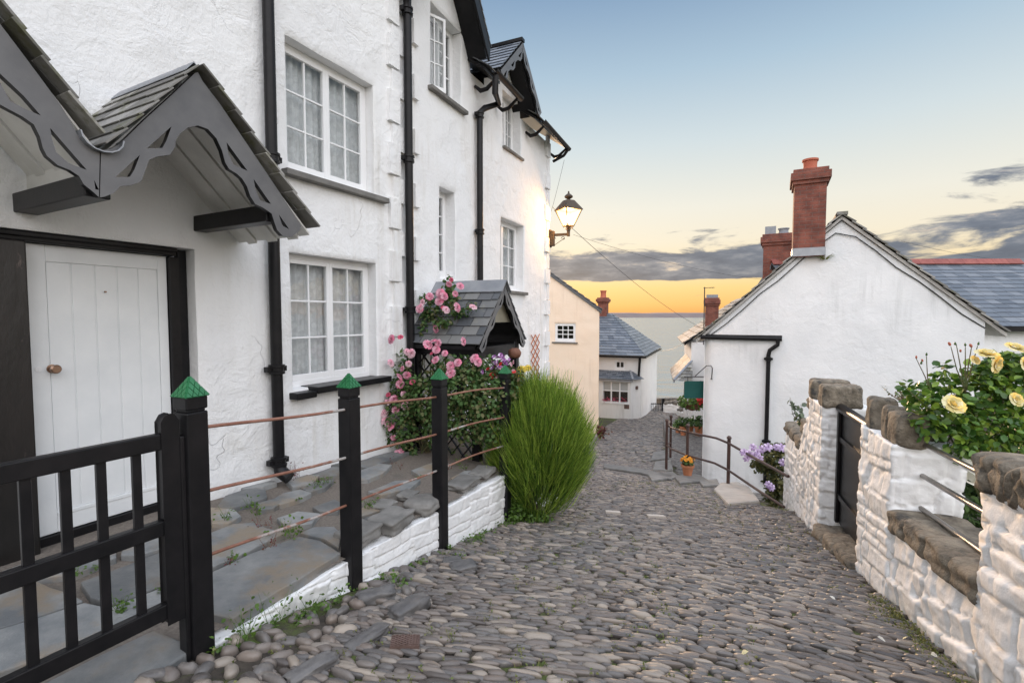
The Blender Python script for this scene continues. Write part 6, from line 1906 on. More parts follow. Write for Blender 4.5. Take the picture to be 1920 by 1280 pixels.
def pot(name, c, r, h, label, leafm, n_leaf, fr_, fh, group=None, petals=None, npet=0, seed=1, cat='plant pot'):
    t = thing(name, label, cat, c, group)
    mb = MB(); mb.lathe(c, [(r * .66, 0), (r * .93, h * .8), (r * 1.08, h * .8), (r * 1.1, h), (r * .95, h), (r * .9, h * .86), (.001, h * .86)], 24)
    mb.build('pot', TERRA, t, smooth=40)
    rr = np.random.default_rng(seed)
    P, U = blob_points(n_leaf, [(np.array(c) + [0, 0, h + fh * .42], (fr_, fr_, fh * .6))], rr, .2)
    v, f = leaves(P, U, fr_ * .25, fr_ * .5, r=rr); np_link('foliage', v, f, leafm, t)
    if petals:
        me = bloom_mesh('blossom', petals, seed=seed)
        for k in range(npet):
            d = rr.normal(0, 1, 3); d[2] = abs(d[2]) + .5; d[1] -= .6; d /= np.linalg.norm(d)
            put(me, 'blossom', t, np.array(c) + [0, 0, h + fh * .38] + d * np.array([fr_, fr_, fh * .62]), d, fr_ * .55)
    return t
mp_ = road_pt(1289, 896)
pot('flower_pot', (mp_[0], mp_[1], mp_[2] + .055), .118, .22, 'terracotta pot of orange marigolds at the foot of the handrail', LEAF_ROSE, 160, .13, .17, None, [PETAL_ORANGE], 13, 3)
for k, (px, w, y0, y1, fr_, fh, lb) in enumerate(((1271, 11, 802, 811, .17, .30, 'leftmost terracotta pot of the four in front of the far low wall'), (1281, 13, 790, 807, .20, .30, 'tall-standing second terracotta pot of the row before the far wall'),
                                            (1295, 9, 799, 811, .18, .32, 'smallest terracotta pot, third in the row behind the handrail'), (1311, 18, 794, 811, .27, .34, 'widest terracotta pot, beside the gable house corner'))):
    Y = 16.0 - (k % 2) * .35; p = at(px, 811, Y); 
    pot('flower_pot', (p[0], p[1], -3.78), max(.09, w / FOC * Y / 2), (y1 - y0) / FOC * Y * 1.0, lb, LEAF_DARK if k % 2 else LEAF_WEED, 150, fr_, fh, 'terracotta pots by the far wall', seed=10 + k)

# hanging sign and flower basket on the corner
sg = thing('hanging_sign', 'plain dark green hanging signboard on an iron bracket at the gable house corner', 'sign', at(1305, 730, 11.3))
s0, s1 = at(1283, 714, 11.3), at(1327, 746, 11.3)
mb = MB(); FS = Fr(s0[0], s0[1], 1, -.06); Ls = s1[0] - s0[0]; hs_ = s0[2] - s1[2]; r_ = .04
prof = []
for cx, cz, t0 in ((Ls - r_, s0[2] - r_, 0), (r_, s0[2] - r_, 90), (r_, s1[2] + r_, 180), (Ls - r_, s1[2] + r_, 270)):
    for q in range(5):
        t = rad(t0 + 22.5 * q); prof.append((cx + r_ * math.cos(t), cz + r_ * math.sin(t)))
mb.prism(FS, prof, -.015, .015); mb.build('board', SIGN_GREEN, sg)
mb = MB(); wl = np.array(FH.w(.18, -.02, 0)); zb = at(1330, 706, 11.3)[2]
mb.tube([FS.w(-.01, 0, zb), FS.w(Ls * .8, 0, zb), (wl[0], wl[1] - .02, zb)], .012, 6)
zc = at(1330, 682, 11.3)[2]
mb.tube([(wl[0], wl[1], zb), (wl[0], wl[1] - .03, zc - .05), (wl[0] - .03, wl[1] - .02, zc), (wl[0] - .12, wl[1] - .01, zc + .0), FS.w(Ls * .45, 0, zb + .02)], .010, 6)
for a in (.08, Ls - .08):
    mb.tube([FS.w(a, 0, zb), FS.w(a, 0, s0[2] - .01)], .008, 5)
mb.build('bracket', WIRE, sg)
bc = at(1298, 762, 15.0)
bk = thing('hanging_basket', 'hanging basket of red geraniums and green leaves below the green sign', 'hanging basket', bc)
mb = MB(); mb.lathe((bc[0], bc[1], bc[2] - .12), [(.05, 0), (.17, .05), (.26, .16), (.28, .22), (.25, .22)], 18); mb.build('basket', BASKET, bk, smooth=50)
mb = MB()
for t in (0, 2.1, 4.2): mb.tube([(bc[0] + .26 * math.cos(t), bc[1] + .26 * math.sin(t), bc[2] + .08), (bc[0], bc[1], bc[2] + .75)], .006, 4)
mb.tube([(bc[0], bc[1], bc[2] + .75), (bc[0] + .35, bc[1] + .25, bc[2] + .75)], .012, 5); mb.build('chain', WIRE, bk)
rr = np.random.default_rng(8); P, U = blob_points(420, [(bc + [-.05, 0, .16], (.40, .36, .22)), (bc + [.2, 0, .12], (.3, .3, .2))], rr)
v, f = leaves(P, U, .07, .13, r=rr); np_link('foliage', v, f, LEAF_WEED, bk)
me = bloom_mesh('blossom', [PETAL_RED], seed=5)
for k in range(9):
    put(me, 'blossom', bk, bc + [rr.uniform(.0, .42), rr.uniform(-.34, -.1), rr.uniform(.16, .36)], (0, -.7, .5), .16)

# ================================================================== lantern on the house corner
lc = np.array(F2.w(aE + .02, -.03, 0))
Ylc = lc[1] - .12
lp = at(1066, 405, Ylc)
lan = thing('street_lamp', 'lit wall lantern with glowing glass on an iron bracket at the house corner', 'street lamp', (lc[0], lc[1], at(1030, 447, Ylc)[2]))
zT, zE_, zB_ = at(1066, 370, Ylc)[2], at(1066, 394, Ylc)[2], at(1066, 424, Ylc)[2]
def quadring(c, r, z, rot): return [(c[0] + r * math.cos(rot + k * math.pi / 2), c[1] + r * math.sin(rot + k * math.pi / 2), z) for k in range(4)]
ROT = F2.ang + .15; cL = (lp[0], lp[1])
R1, R0, RC = .215, .085, .29
mb = MB()
rings = [quadring(cL, RC, zE_ - .005, ROT), quadring(cL, RC * .98, zE_ + .012, ROT), quadring(cL, RC * .66, zE_ + .11, ROT), quadring(cL, RC * .40, zE_ + .19, ROT), quadring(cL, .05, zE_ + .20, ROT)]
V = [p for r_ in rings for p in r_]
mb.add(V, [(q * 4 + k, q * 4 + (k + 1) % 4, (q + 1) * 4 + (k + 1) % 4, (q + 1) * 4 + k) for q in range(4) for k in range(4)] + [(16, 17, 18, 19), (3, 2, 1, 0)])
mb.lathe((cL[0], cL[1], zE_ + .195), [(.045, 0), (.03, .02), (.08, .05), (.085, .075), (.05, .11), (.02, .13), (.014, .17), (.001, .18)], 14)
mb.build('lantern_cap', LAMP_METAL, lan, smooth=35)
mb = MB(); q1, q0 = quadring(cL, R1 * 1.22, zE_, ROT), quadring(cL, R0 * 1.22, zB_, ROT)
for k in range(4):
    mb.tube([q1[k], q0[k]], .011, 6); mb.tube([q0[k], q0[(k + 1) % 4]], .011, 6); mb.tube([q1[k], q1[(k + 1) % 4]], .009, 6)
mb.tube([(cL[0], cL[1], zB_ + .01), (cL[0], cL[1], zB_ - .10)], [.05, .035], 10)
for k in range(4):
    p = np.array(q0[k]); c_ = np.array([cL[0], cL[1], zB_ - .08]); mb.tube([p, p * .6 + c_ * .4 + [0, 0, -.02], c_], .008, 5)
mb.build('lantern_frame', LAMP_METAL, lan, smooth=50)
mb = MB(); w1, w0 = quadring(cL, R1 * 1.2, zE_ - .004, ROT), quadring(cL, R0 * 1.2, zB_ + .004, ROT)
mb.add(w1 + w0, [(k, (k + 1) % 4, 4 + (k + 1) % 4, 4 + k) for k in range(4)])
frost = bpy.data.materials.new('lit_lantern_glass'); frost.use_nodes = True
t = frost.node_tree; t.nodes.clear()
o_ = nd(t, 'ShaderNodeOutputMaterial'); e_ = nd(t, 'ShaderNodeEmission'); e_.inputs[0].default_value = (1.0, .72, .33, 1); e_.inputs[1].default_value = 3.4
tr_ = nd(t, 'ShaderNodeBsdfTransparent'); mx_ = nd(t, 'ShaderNodeMixShader'); mx_.inputs[0].default_value = .55
t.links.new(tr_.outputs[0], mx_.inputs[1]); t.links.new(e_.outputs[0], mx_.inputs[2]); t.links.new(mx_.outputs[0], o_.inputs[0])
mb.build('lantern_glass', frost, lan)
mb = MB(); mb.lathe((cL[0], cL[1], zB_ + .06), [(.02, 0), (.05, .04), (.06, .10), (.04, .16), (.01, .18)], 12); mb.build('bulb', LAMP_GLOW, lan, smooth=60)
arm_z = zB_ - .16
mb = MB()
mb.tube([(cL[0], cL[1], zB_ - .08), (cL[0], cL[1], arm_z - .04)], .032, 10)
mb.beam((cL[0], cL[1], arm_z), (lc[0], lc[1], arm_z), .03, .05)
dv = np.array([lc[0] - cL[0], lc[1] - cL[1], 0]); Ld = np.linalg.norm(dv); dv /= Ld
def scroll(c0, sgn, r0):
    return [np.array(c0) + dv * (r0 * (1 - q / 14) * math.cos(q * .55) * sgn) + np.array([0, 0, r0 * (1 - q / 14) * math.sin(q * .55) - r0 * .2]) for q in range(13)]
base_p = np.array([cL[0], cL[1], arm_z - .07])
mb.tube(scroll(base_p + dv * Ld * .28, 1, .045), .006, 5); mb.tube(scroll(base_p + dv * Ld * .80, -1, .045), .006, 5)
mb.tube([base_p + dv * Ld * .20, base_p + dv * Ld * .5 + [0, 0, -.07], base_p + dv * Ld * .75 + [0, 0, -.13], base_p + dv * Ld * .98 + [0, 0, -.10]], .006, 5)
mb.build('bracket_arm', LAMP_METAL, lan, smooth=50)
FLn = Fr(lc[0], lc[1], *F2.d[:2])
mb = MB(); mb.fbox(FLn, -.05, .05, -.09, .03, arm_z - .22, arm_z + .08); mb.fbox(FLn, -.065, .065, -.02, .03, arm_z - .24, arm_z + .11); mb.build('wall_bracket', LAMP_METAL, lan, bevel=.008)
ld = bpy.data.lights.new('lantern_light', 'POINT'); ld.energy = 420; ld.color = (1.0, .50, .16); ld.shadow_soft_size = .09
lo = bpy.data.objects.new('lantern_light', ld); C.objects.link(lo); lo.parent = lan
lo.location = (cL[0] - ROOT[lan.name][0], cL[1] - ROOT[lan.name][1], zB_ + .17 - ROOT[lan.name][2])
for o_ in ():
    pass
# cables
def cable(pts, r, label):
    m = MB(); P = [np.array(p) for p in pts]; out = []
    for a, b in zip(P[:-1], P[1:]):
        for t in np.linspace(0, 1, 13)[:-1]:
            out.append(a + (b - a) * t - np.array([0, 0, .10 * np.linalg.norm(b - a) * .18 * 4 * t * (1 - t)]))
    out.append(P[-1]); m.tube(out, r * .62, 5); tag(m.build('cable', WIRE), label, 'cable')
cable([at(1058, 300, 9.7), at(1036, 388, 9.9), at(1030, 405, 10.0)], .005, 'thin wire dropping from the corner gutter to the lantern')
cable([at(1036, 388, 9.9), at(1075, 430, 10.2), at(1310, 612, 17.0)], .008, 'long sagging cable from the lantern corner across to the far right roof')
cable([at(1075, 440, 10.2), at(1430, 524, 14.0)], .005, 'faint thin wire running right towards the twin-pot chimney')
cable([at(1228, 655, 29.5), at(1284, 642, 19.5)], .012, 'slack cable between the hipped cottage and the shop roof')
cable([at(1690, 452, 13.0), at(1920, 492, 13.6)], .006, 'thin wire above the red-ridged slate roof')

# ================================================================== plants
# lavender-like clump at the fence end
bx = at(985, 975, 5.25); bx[2] = road_z(bx[0], bx[1])
cl_c = np.array([at(1012, 850, 5.3)[0], 5.35])
lav = thing('lavender_bush', 'big rounded bush of upright green stems at the end of the fence', 'bush', bx)
rr = np.random.default_rng(21); n = 13500
cen = np.array([cl_c[0], cl_c[1]]); root = np.array([bx[0] + .06, bx[1] + .05])
cz_ = at(1012, 850, 5.35)[2]
u = rr.normal(0, 1, (n, 3)); u[:, 2] = np.abs(u[:, 2]) * rr.choice([1, 1, 1, 1, -.55], n); u /= np.linalg.norm(u, axis=1, keepdims=True)
lump = np.array([1 + .12 * noise.noise(Vector(tuple(x * 2.2))) for x in u])
sh = np.clip(rr.normal(.94, .075, n) + np.where(u[:, 2] > .35, np.abs(rr.normal(0, .07, n)), 0), .5, 1.25) * lump
ez = np.where(u[:, 2] > 0, .84, .62)
taper = np.where(u[:, 2] < 0, 1 + .18 * u[:, 2], 1.0)
tip = np.stack([cen[0] + u[:, 0] * .60 * sh * taper, cen[1] + u[:, 1] * .55 * sh * taper, cz_ + u[:, 2] * ez * sh], 1)
dirv = u * np.array([.62, .62, .30]) + np.array([0, 0, .85]) + rr.normal(0, .07, (n, 3)); dirv /= np.linalg.norm(dirv, axis=1, keepdims=True)
Ls_ = rr.uniform(.16, .38, n)
t = np.linspace(0, 1, 5)
bend = rr.normal(0, .018, (n, 3)) * [1, 1, .2]
P = tip[:, None] - dirv[:, None] * Ls_[:, None, None] * (1 - t)[None, :, None] + bend[:, None] * (t * (1 - t) * 4)[None, :, None]
P[..., 2] = np.maximum(P[..., 2], bx[2] + .05)
# thin flower stalks standing clear of the dome
m_ = 520
uw_ = rr.normal(0, 1, (m_, 3)); uw_[:, 2] = np.abs(uw_[:, 2]) * 1.3 + .25; uw_ /= np.linalg.norm(uw_, axis=1, keepdims=True)
b_ = np.stack([cen[0] + uw_[:, 0] * .55, cen[1] + uw_[:, 1] * .50, cz_ + uw_[:, 2] * .76], 1)
dw = uw_ * [.35, .35, .2] + [0, 0, .9] + rr.normal(0, .08, (m_, 3)); dw /= np.linalg.norm(dw, axis=1, keepdims=True)
Pw = b_[:, None] + dw[:, None] * rr.uniform(.10, .26, m_)[:, None, None] * t[None, :, None]
P = np.concatenate([P, Pw]); wd = np.concatenate([rr.uniform(.0050, .0085, n), rr.uniform(.003, .0045, m_)])
v, f = ribbons(P, wd, r=rr)
np_link('foliage', v, f, LEAF_LAV, lav)
# dark inner spurs, the clump's shade put into their colour, and its woody foot
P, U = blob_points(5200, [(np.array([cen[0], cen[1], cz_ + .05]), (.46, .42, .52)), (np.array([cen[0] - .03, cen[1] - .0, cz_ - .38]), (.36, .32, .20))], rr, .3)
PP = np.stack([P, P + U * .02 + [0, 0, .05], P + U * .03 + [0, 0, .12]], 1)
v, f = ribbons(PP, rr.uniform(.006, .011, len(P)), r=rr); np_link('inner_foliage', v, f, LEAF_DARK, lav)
mb = MB()
for k in range(16):
    a = rr.uniform(0, 6.28); d = rr.uniform(.1, .34)
    mb.tube([(bx[0] + rr.normal(0, .03), bx[1] + rr.normal(0, .03), bx[2] - .02), (root[0] + math.cos(a) * d * .4, root[1] + math.sin(a) * d * .4, bx[2] + .16), (cen[0] + math.cos(a) * d, cen[1] + math.sin(a) * d, bx[2] + .42)], [.016, .011, .006], 6)
mb.build('stems', STEM, lav)
# clover-like leaves at its foot
gp = at(965, 985, 5.1); gp[2] = road_z(gp[0], gp[1])
P, U = blob_points(1100, [(gp + [0.02, 0, .06], (.20, .13, .14)), (gp + [.22, .05, .04], (.20, .12, .07)), (gp + [.0, .1, .22], (.12, .1, .14))], rr, .2)
v, f = leaves(P, U, .022, .042, r=rr); tag(np_link('foot_plant', v, f, LEAF_WEED, None, gp), 'low bright green leafy plant at the foot of the lavender bush', 'plant')

# climbing roses over terrace and porch
rb = thing('rose_bush', 'pink climbing rose sprawling over the porch roof and terrace', 'rose bush', at(800, 845, 5.5))
rr = np.random.default_rng(33)
def cb(px, py, Y, rx, ry=None, rz=None): return (at(px, py, Y), (rx, ry or rx * .8, rz or rx))
big = [cb(752, 785, 5.45, .22, .16, .36), cb(748, 690, 5.6, .15, .10, .20), cb(765, 730, 5.5, .22, .16, .22), cb(808, 745, 5.35, .27, .22, .30), cb(860, 730, 5.2, .30, .24, .26), cb(905, 745, 5.15, .26, .22, .28), cb(940, 735, 5.2, .20, .2, .25),
       cb(880, 790, 5.25, .26, .2, .24), cb(820, 800, 5.45, .2, .2, .22), cb(925, 800, 5.2, .22, .2, .24), cb(940, 700, 5.25, .16, .16, .15), cb(765, 845, 5.5, .12, .1, .10), cb(905, 690, 5.3, .2, .15, .14), cb(850, 690, 5.35, .25, .15, .16)]
big += [cb(727, 660, 5.68, .11, .06, .12), cb(733, 690, 5.65, .12, .07, .10), cb(725, 700, 5.65, .08, .05, .09), cb(745, 655, 5.66, .10, .06, .10)]
up = [cb(800, 600, 5.85, .10, .08, .15), cb(812, 580, 5.85, .13, .08, .12), cb(840, 560, 5.8, .13, .08, .15), cb(842, 535, 5.85, .07, .06, .13), cb(860, 585, 5.7, .12, .08, .07), cb(826, 605, 5.6, .14, .08, .06), cb(800, 560, 5.9, .07, .06, .05), cb(885, 575, 5.6, .07, .06, .05), cb(795, 625, 5.75, .07, .06, .1)]
P, U = blob_points(7600, big, rr, .45); P2, U2 = blob_points(950, up, rr, .25)
P = np.concatenate([P, P2]); U = np.concatenate([U, U2])
v, f = leaves(P, U, .030, .058, up=.45, r=rr); np_link('foliage', v, f, LEAF_ROSE, rb)
mb = MB()
ft = at(795, 850, 5.6)
for (px, py, Y) in [(752, 700, 5.6), (745, 650, 5.65), (765, 780, 5.5), (812, 580, 5.9), (840, 545, 5.85), (860, 575, 5.75), (800, 620, 5.85), (870, 720, 5.3), (920, 730, 5.2), (845, 520, 5.9), (797, 555, 5.95)]:
    e = at(px, py, Y); m1 = ft + (e - ft) * .4 + rr.normal(0, .05, 3); m2 = ft + (e - ft) * .75 + rr.normal(0, .04, 3)
    mb.tube([ft + rr.normal(0, .03, 3) * [1, 1, 0], m1, m2, e], [.011, .008, .006, .003], 6)
mb.build('stems', STEM, rb)
q = 4.9235
bl = [(610, 320), (670, 400), (755, 250), (800, 180), (720, 120), (440, 370), (620, 245), (520, 275), (770, 375), (920, 375), (580, 570), (170, 670), (250, 650), (310, 785), (580, 765), (575, 860), (780, 885), (325, 895), (240, 1020), (310, 1000),
      (360, 1065), (280, 1180), (710, 915), (500, 720), (190, 1220), (160, 890), (270, 940), (960, 875), (640, 375), (455, 330), (425, 390), (700, 160), (650, 270), (345, 800), (600, 705), (660, 800), (540, 800), (130, 1250)]
bl = [(700 + x / q, 500 + y / q) for x, y in bl] + [(741, 768), (738, 820), (745, 849), (722, 790), (752, 846), (733, 800), (728, 740), (760, 760), (868, 640), (845, 700), (812, 640), (720, 775), (750, 720), (890, 672)]
mes = [bloom_mesh('bloom', [m_], seed=s_) for s_, m_ in enumerate((PETAL_PINK, PETAL_PALE, PETAL_DEEP, PETAL_PINK))]
for k, (px, py) in enumerate(bl):
    Y = 5.62 if py < 640 and px > 790 else (5.38 if px < 790 else 5.12)
    if py < 610 and px > 790: Y = 5.50 - (px - 790) * .001
    d = np.array([rr.normal(.1, .7), -1 + rr.normal(0, .4), rr.uniform(-.2, 1.2)])
    kind = (0, 1, 3, 0, 2, 1, 0, 3)[k % 8]
    put(mes[kind], 'bloom', rb, at(px, py, Y), d / np.linalg.norm(d), rr.uniform(.06, .10) if kind != 2 else rr.uniform(.04, .07))
# flower tubs and baskets by the porch mouth
fl = thing('flower_tub', 'mixed purple and red summer flowers crowding the porch mouth', 'flowers', at(935, 720, 5.25))
c_ = at(937, 690, 5.3)
P, U = blob_points(700, [(c_ + [0, 0, -.05], (.17, .14, .12)), (c_ + [.14, 0, -.10], (.14, .12, .12))], rr, .3)
v, f = leaves(P, U, .025, .05, r=rr); np_link('foliage', v, f, leafmat('bronze_leaf', [(.10, .11, .03), (.16, .12, .04), (.06, .10, .03)]), fl)
mv, mr2, mw = bloom_mesh('blossom', [PETAL_VIOLET], seed=9), bloom_mesh('blossom', [PETAL_RED], seed=11), bloom_mesh('blossom', [PETAL_PALE], seed=12)
for k in range(46):
    d = rr.normal(0, 1, 3); d[1] = -abs(d[1]) - .3; d /= np.linalg.norm(d)
    px, py = (rr.normal(938, 12), rr.normal(682, 9)) if k < 26 else (rr.normal(945, 18), rr.normal(695, 10))
    put(mv if k < 26 else (mr2 if k % 2 else mw), 'blossom', fl, at(px, py, 5.16), d, rr.uniform(.030, .050))
bc2 = at(965, 662, 5.9)
hb = thing('hanging_basket', 'small brown ball-shaped basket hanging at the porch corner', 'hanging basket', bc2)
mb = MB(); stone(mb, bc2, .15, .13, .125, .3, 4, n=8, e=.8, rough=.08); mb.build('basket', BASKET, hb, smooth=80)
mb = MB(); mb.tube([bc2 + [0, 0, .06], (bc2[0], bc2[1], at(965, 640, 5.9)[2])], .004, 5); mb.build('chain', WIRE, hb)
tf = thing('trellis', 'narrow orange expanding trellis fixed to the white house wall', 'trellis', F2.w(F2.pix(1000, 660)[0], -.02, F2.pix(1000, 700)[1]))
mb = MB(); ta0, ta1 = F2.pix(994, 660)[0], F2.pix(1009, 660)[0]; tz0, tz1 = F2.pix(1000, 720)[1], F2.pix(1000, 627)[1]
nT = 6
for k in range(nT):
    for sg_ in (0, 1):
        za, zb_ = tz0 + (tz1 - tz0) * k / nT, tz0 + (tz1 - tz0) * (k + 1) / nT
        for (x0, x1) in ((0, .5), (.5, 1)):
            A_ = ta0 + (ta1 - ta0) * x0; B_ = ta0 + (ta1 - ta0) * x1
            mb.beam(F2.w(A_, -.02 - .008 * sg_, za if sg_ else zb_), F2.w(B_, -.02 - .008 * sg_, zb_ if sg_ else za), .008, .016, up=tuple(F2.n))
mb.build('laths', WOOD_OR, tf)
yl = thing('lily_plant', 'small clump of yellow lilies between porch and lavender bush', 'plant', at(972, 735, 5.6))
v, f = leaves(*blob_points(160, [(at(972, 725, 5.6), (.14, .1, .16))], rr, .2), .05, .09); np_link('foliage', v, f, LEAF_WEED, yl)
my = bloom_mesh('blossom', [leafmat('lily_petal', [(.82, .55, .05), (.85, .65, .10)])], seed=14)
for (px, py) in ((970, 700), (978, 708), (982, 692), (990, 690), (976, 692)):
    put(my, 'blossom', yl, at(px, py, 5.5), (rr.normal(0, .3), -1, .5), .07)

# yellow rose behind the right-hand walls
yr = thing('rose_bush', 'yellow rose bush with pale double blooms and red buds behind the garden wall', 'rose bush', at(1850, 930, 3.3))
rr = np.random.default_rng(44)
bigY = [cb(1780, 780, 3.15, .16, .14, .14), cb(1830, 740, 3.2, .17, .16, .16), cb(1890, 720, 3.2, .18, .18, .18), cb(1860, 800, 3.1, .18, .16, .13), cb(1930, 760, 3.2, .2, .2, .24), cb(1735, 760, 3.15, .13, .10, .11), cb(1800, 830, 3.1, .13, .12, .10),
        cb(1905, 830, 3.1, .16, .15, .12), cb(1765, 720, 3.25, .09, .08, .08), cb(1870, 680, 3.25, .08, .08, .07), cb(1845, 705, 3.22, .11, .1, .09), cb(1905, 680, 3.2, .11, .1, .10), cb(1722, 738, 3.18, .09, .07, .07), cb(1700, 722, 3.15, .05, .05, .03), cb(1768, 690, 3.2, .05, .05, .05), cb(1740, 800, 3.1, .09, .08, .08)]
P, U = blob_points(2500, bigY, rr, .30)
v, f = leaves(P, U, .034, .064, up=.55, spread=.9, r=rr); np_link('foliage', v, f, LEAF_YEL, yr)
mb = MB(); ft = at(1860, 960, 3.35)
tips = [(1718, 672, 3.15), (1737, 668, 3.15), (1783, 650, 3.15), (1793, 645, 3.15), (1810, 650, 3.15), (1822, 648, 3.15), (1833, 648, 3.15), (1850, 680, 3.2), (1900, 660, 3.2), (1785, 770, 3.1), (1690, 720, 3.1), (1900, 750, 3.1)]
for k, (px, py, Y) in enumerate(tips):
    e = at(px, py, Y)
    j = at(1750 if px < 1745 else (1810 if px < 1845 else 1880), 752 if px < 1745 else 735, 3.18)
    if px in (1785, 1690): j = at(1790, 810, 3.12)
    mb.tube([ft + rr.normal(0, .02, 3), ft + (j - ft) * .6 + rr.normal(0, .02, 3), j, j + (e - j) * .55 + rr.normal(0, .006, 3), e], [.008, .006, .0045, .0032, .0022], 6)
mb.build('stems', STEM_G, yr)
me_y = [bloom_mesh('bloom', [PETAL_YEL], rings=((4, .55, .12, 1.3), (5, .72, .30, 1.35), (6, .88, .52, 1.35), (7, 1.0, .80, 1.3)), seed=s_) for s_ in (1, 2)]
for (px, py, Y, sz, d) in ((1785, 761, 3.02, .125, (-.1, -.75, .65)), (1849, 668, 3.1, .12, (-.1, -.35, .95)), (1862, 682, 3.06, .11, (.3, -.9, -.1)), (1902, 656, 3.1, .11, (0, -.5, .9)), (1918, 683, 3.05, .09, (.2, -.9, .2)), (1902, 750, 3.0, .085, (0, -.9, .4)), (1826, 676, 3.12, .06, (0, -.8, .5))):
    put(me_y[int(px) % 2], 'bloom', yr, at(px, py, Y), d, sz)
mbud = MB(); stone(mbud, (0, 0, .5), .62, .62, 1.1, 0, 3, n=6, e=.9, rough=.05)
bud_me = bpy.data.meshes.new('bud'); bud_me.from_pydata(mbud.v, [], mbud.f); bud_me.materials.append(BUD); bud_me.polygons.foreach_set('use_smooth', [True] * len(mbud.f))
mbs = MB(); mbs.lathe((0, 0, 0), [(.05, -.25), (.2, -.1), (.34, .1), (.36, .4), (.2, .75), (.02, 1.15)], 8)
sep_me = bpy.data.meshes.new('bud'); sep_me.from_pydata(mbs.v, [], mbs.f); sep_me.materials.append(LEAF_YEL); sep_me.polygons.foreach_set('use_smooth', [True] * len(mbs.f))
for k, (px, py, Y) in enumerate([(1718, 672, 3.15), (1737, 666, 3.15), (1727, 682, 3.15), (1730, 678, 3.16), (1782, 648, 3.15), (1791, 646, 3.15), (1801, 660, 3.15), (1810, 648, 3.15), (1822, 651, 3.15), (1834, 646, 3.15)]):
    put(bud_me if k in (0, 4, 6, 8, 3) else sep_me, 'bud', yr, at(px, py, Y), (rr.normal(0, .15), rr.normal(0, .15), 1), .024 if k in (4, 8) else .018)
# white lilies and ferny undergrowth seen below the rails
cp = at(1805, 960, 3.35)
ll = thing('lily_plant', 'white arum lilies with dark leaves beneath the steel rails', 'plant', cp)
P, U = blob_points(900, [(at(1795, 930, 3.4), (.18, .15, .14)), (at(1800, 985, 3.45), (.2, .15, .12)), (at(1790, 885, 3.5), (.14, .12, .1))], rr, .2)
v, f = leaves(P, U, .03, .06, r=rr); np_link('foliage', v, f, LEAF_DARK, ll)
V = []; Fq = []
for (px, py, rot) in ((1803, 882, .3), (1816, 902, -.3)):
    c0 = at(px, py, 3.18); k0 = len(V); nU, nV = 12, 6
    for iu in range(nU + 1):
        th = -2.6 + 5.2 * iu / nU
        for iv in range(nV + 1):
            r_ = .012 + .055 * (iv / nV) ** 1.3 * (1.0 + .9 * math.cos(th) ** 2 * (math.cos(th) > 0))
            p = np.array([r_ * math.cos(th), r_ * math.sin(th), .10 * iv / nV - .03 * (iv / nV) ** 3])
            Rm = Matrix.Rotation(rot, 3, 'Y') @ Matrix.Rotation(.75, 3, 'X') @ Matrix.Rotation(-.6, 3, 'Z')
            V.append(c0 + np.array(Rm @ Vector(p)))
    for iu in range(nU):
        for iv in range(nV):
            b = k0 + iu * (nV + 1) + iv; Fq.append((b, b + nV + 1, b + nV + 2, b + 1))
np_link('spathe', V, np.array(Fq), PETAL_WHITE, ll)
# clematis by the gable downpipe
cm = thing('clematis', 'purple clematis climbing the foot of the gable downpipe', 'climber', at(1445, 940, 8.2))
P, U = blob_points(1700, [cb(1445, 860, 8.3, .26, .2, .24), cb(1462, 900, 8.2, .22, .2, .3), cb(1425, 870, 8.35, .15, .12, .14), cb(1450, 930, 8.2, .16, .15, .2), cb(1462, 840, 8.3, .15, .12, .10)], rr, .3)
v, f = leaves(P, U, .045, .085, r=rr); np_link('foliage', v, f, leafmat('clematis_leaf', [(.06, .085, .02), (.10, .10, .03), (.04, .06, .02), (.14, .13, .04)]), cm)
mb = MB()
for k in range(5):
    e = at(rr.uniform(1425, 1465), rr.uniform(835, 880), 8.3); b_ = at(1447, 950, 8.25); mb.tube([b_, (b_ + e) / 2 + rr.normal(0, .06, 3), e], .010, 5)
mb.build('stems', STEM, cm)
mp2 = [bloom_mesh('bloom', [PETAL_PURPLE], rings=((7, 1.1, 1.1, .8), (4, .5, .6, .6)), seed=s_) for s_ in (3, 4)]
for k, (px, py) in enumerate([(1412, 838), (1420, 848), (1405, 850), (1414, 855), (1428, 842), (1440, 838), (1455, 838), (1465, 839), (1472, 840), (1400, 858), (1441, 908), (1446, 913), (1467, 866), (1395, 848), (1424, 858)]):
    put(mp2[k % 2], 'bloom', cm, at(px, py, 7.95), (rr.normal(-.2, .3), -1, rr.uniform(0, .6)), rr.uniform(.085, .12))
def sprig(name, label, base, h, n, seed, spread, leaf, cat='plant', ls=.05):
    rr = np.random.default_rng(seed); t = thing(name, label, cat, base)
    m = MB(); PL = []; UL = []
    for k in range(n):
        e = np.array(base) + [rr.normal(0, spread), rr.normal(0, spread), h * rr.uniform(.6, 1.05)]
        mid = (np.array(base) + e) / 2 + rr.normal(0, spread * .25, 3); m.tube([base, mid, e], [.006, .004, .002], 5)
        for q in range(10):
            f_ = .25 + .75 * q / 10; p = (np.array(base) * (1 - f_) + mid * f_ * 2 * (1 - f_) * .5 + e * f_ * f_ + (np.array(base) * 0)) if False else (np.array(base) + (e - np.array(base)) * f_)
            u_ = rr.normal(0, 1, 3); u_[2] = abs(u_[2]) * .5; u_ /= np.linalg.norm(u_); PL.append(p + u_ * .01); UL.append(u_)
    m.build('stems', STEM_G, t); v, f = leaves(np.array(PL), np.array(UL), ls * .7, ls * 1.2, r=rr); np_link('foliage', v, f, leaf, t)
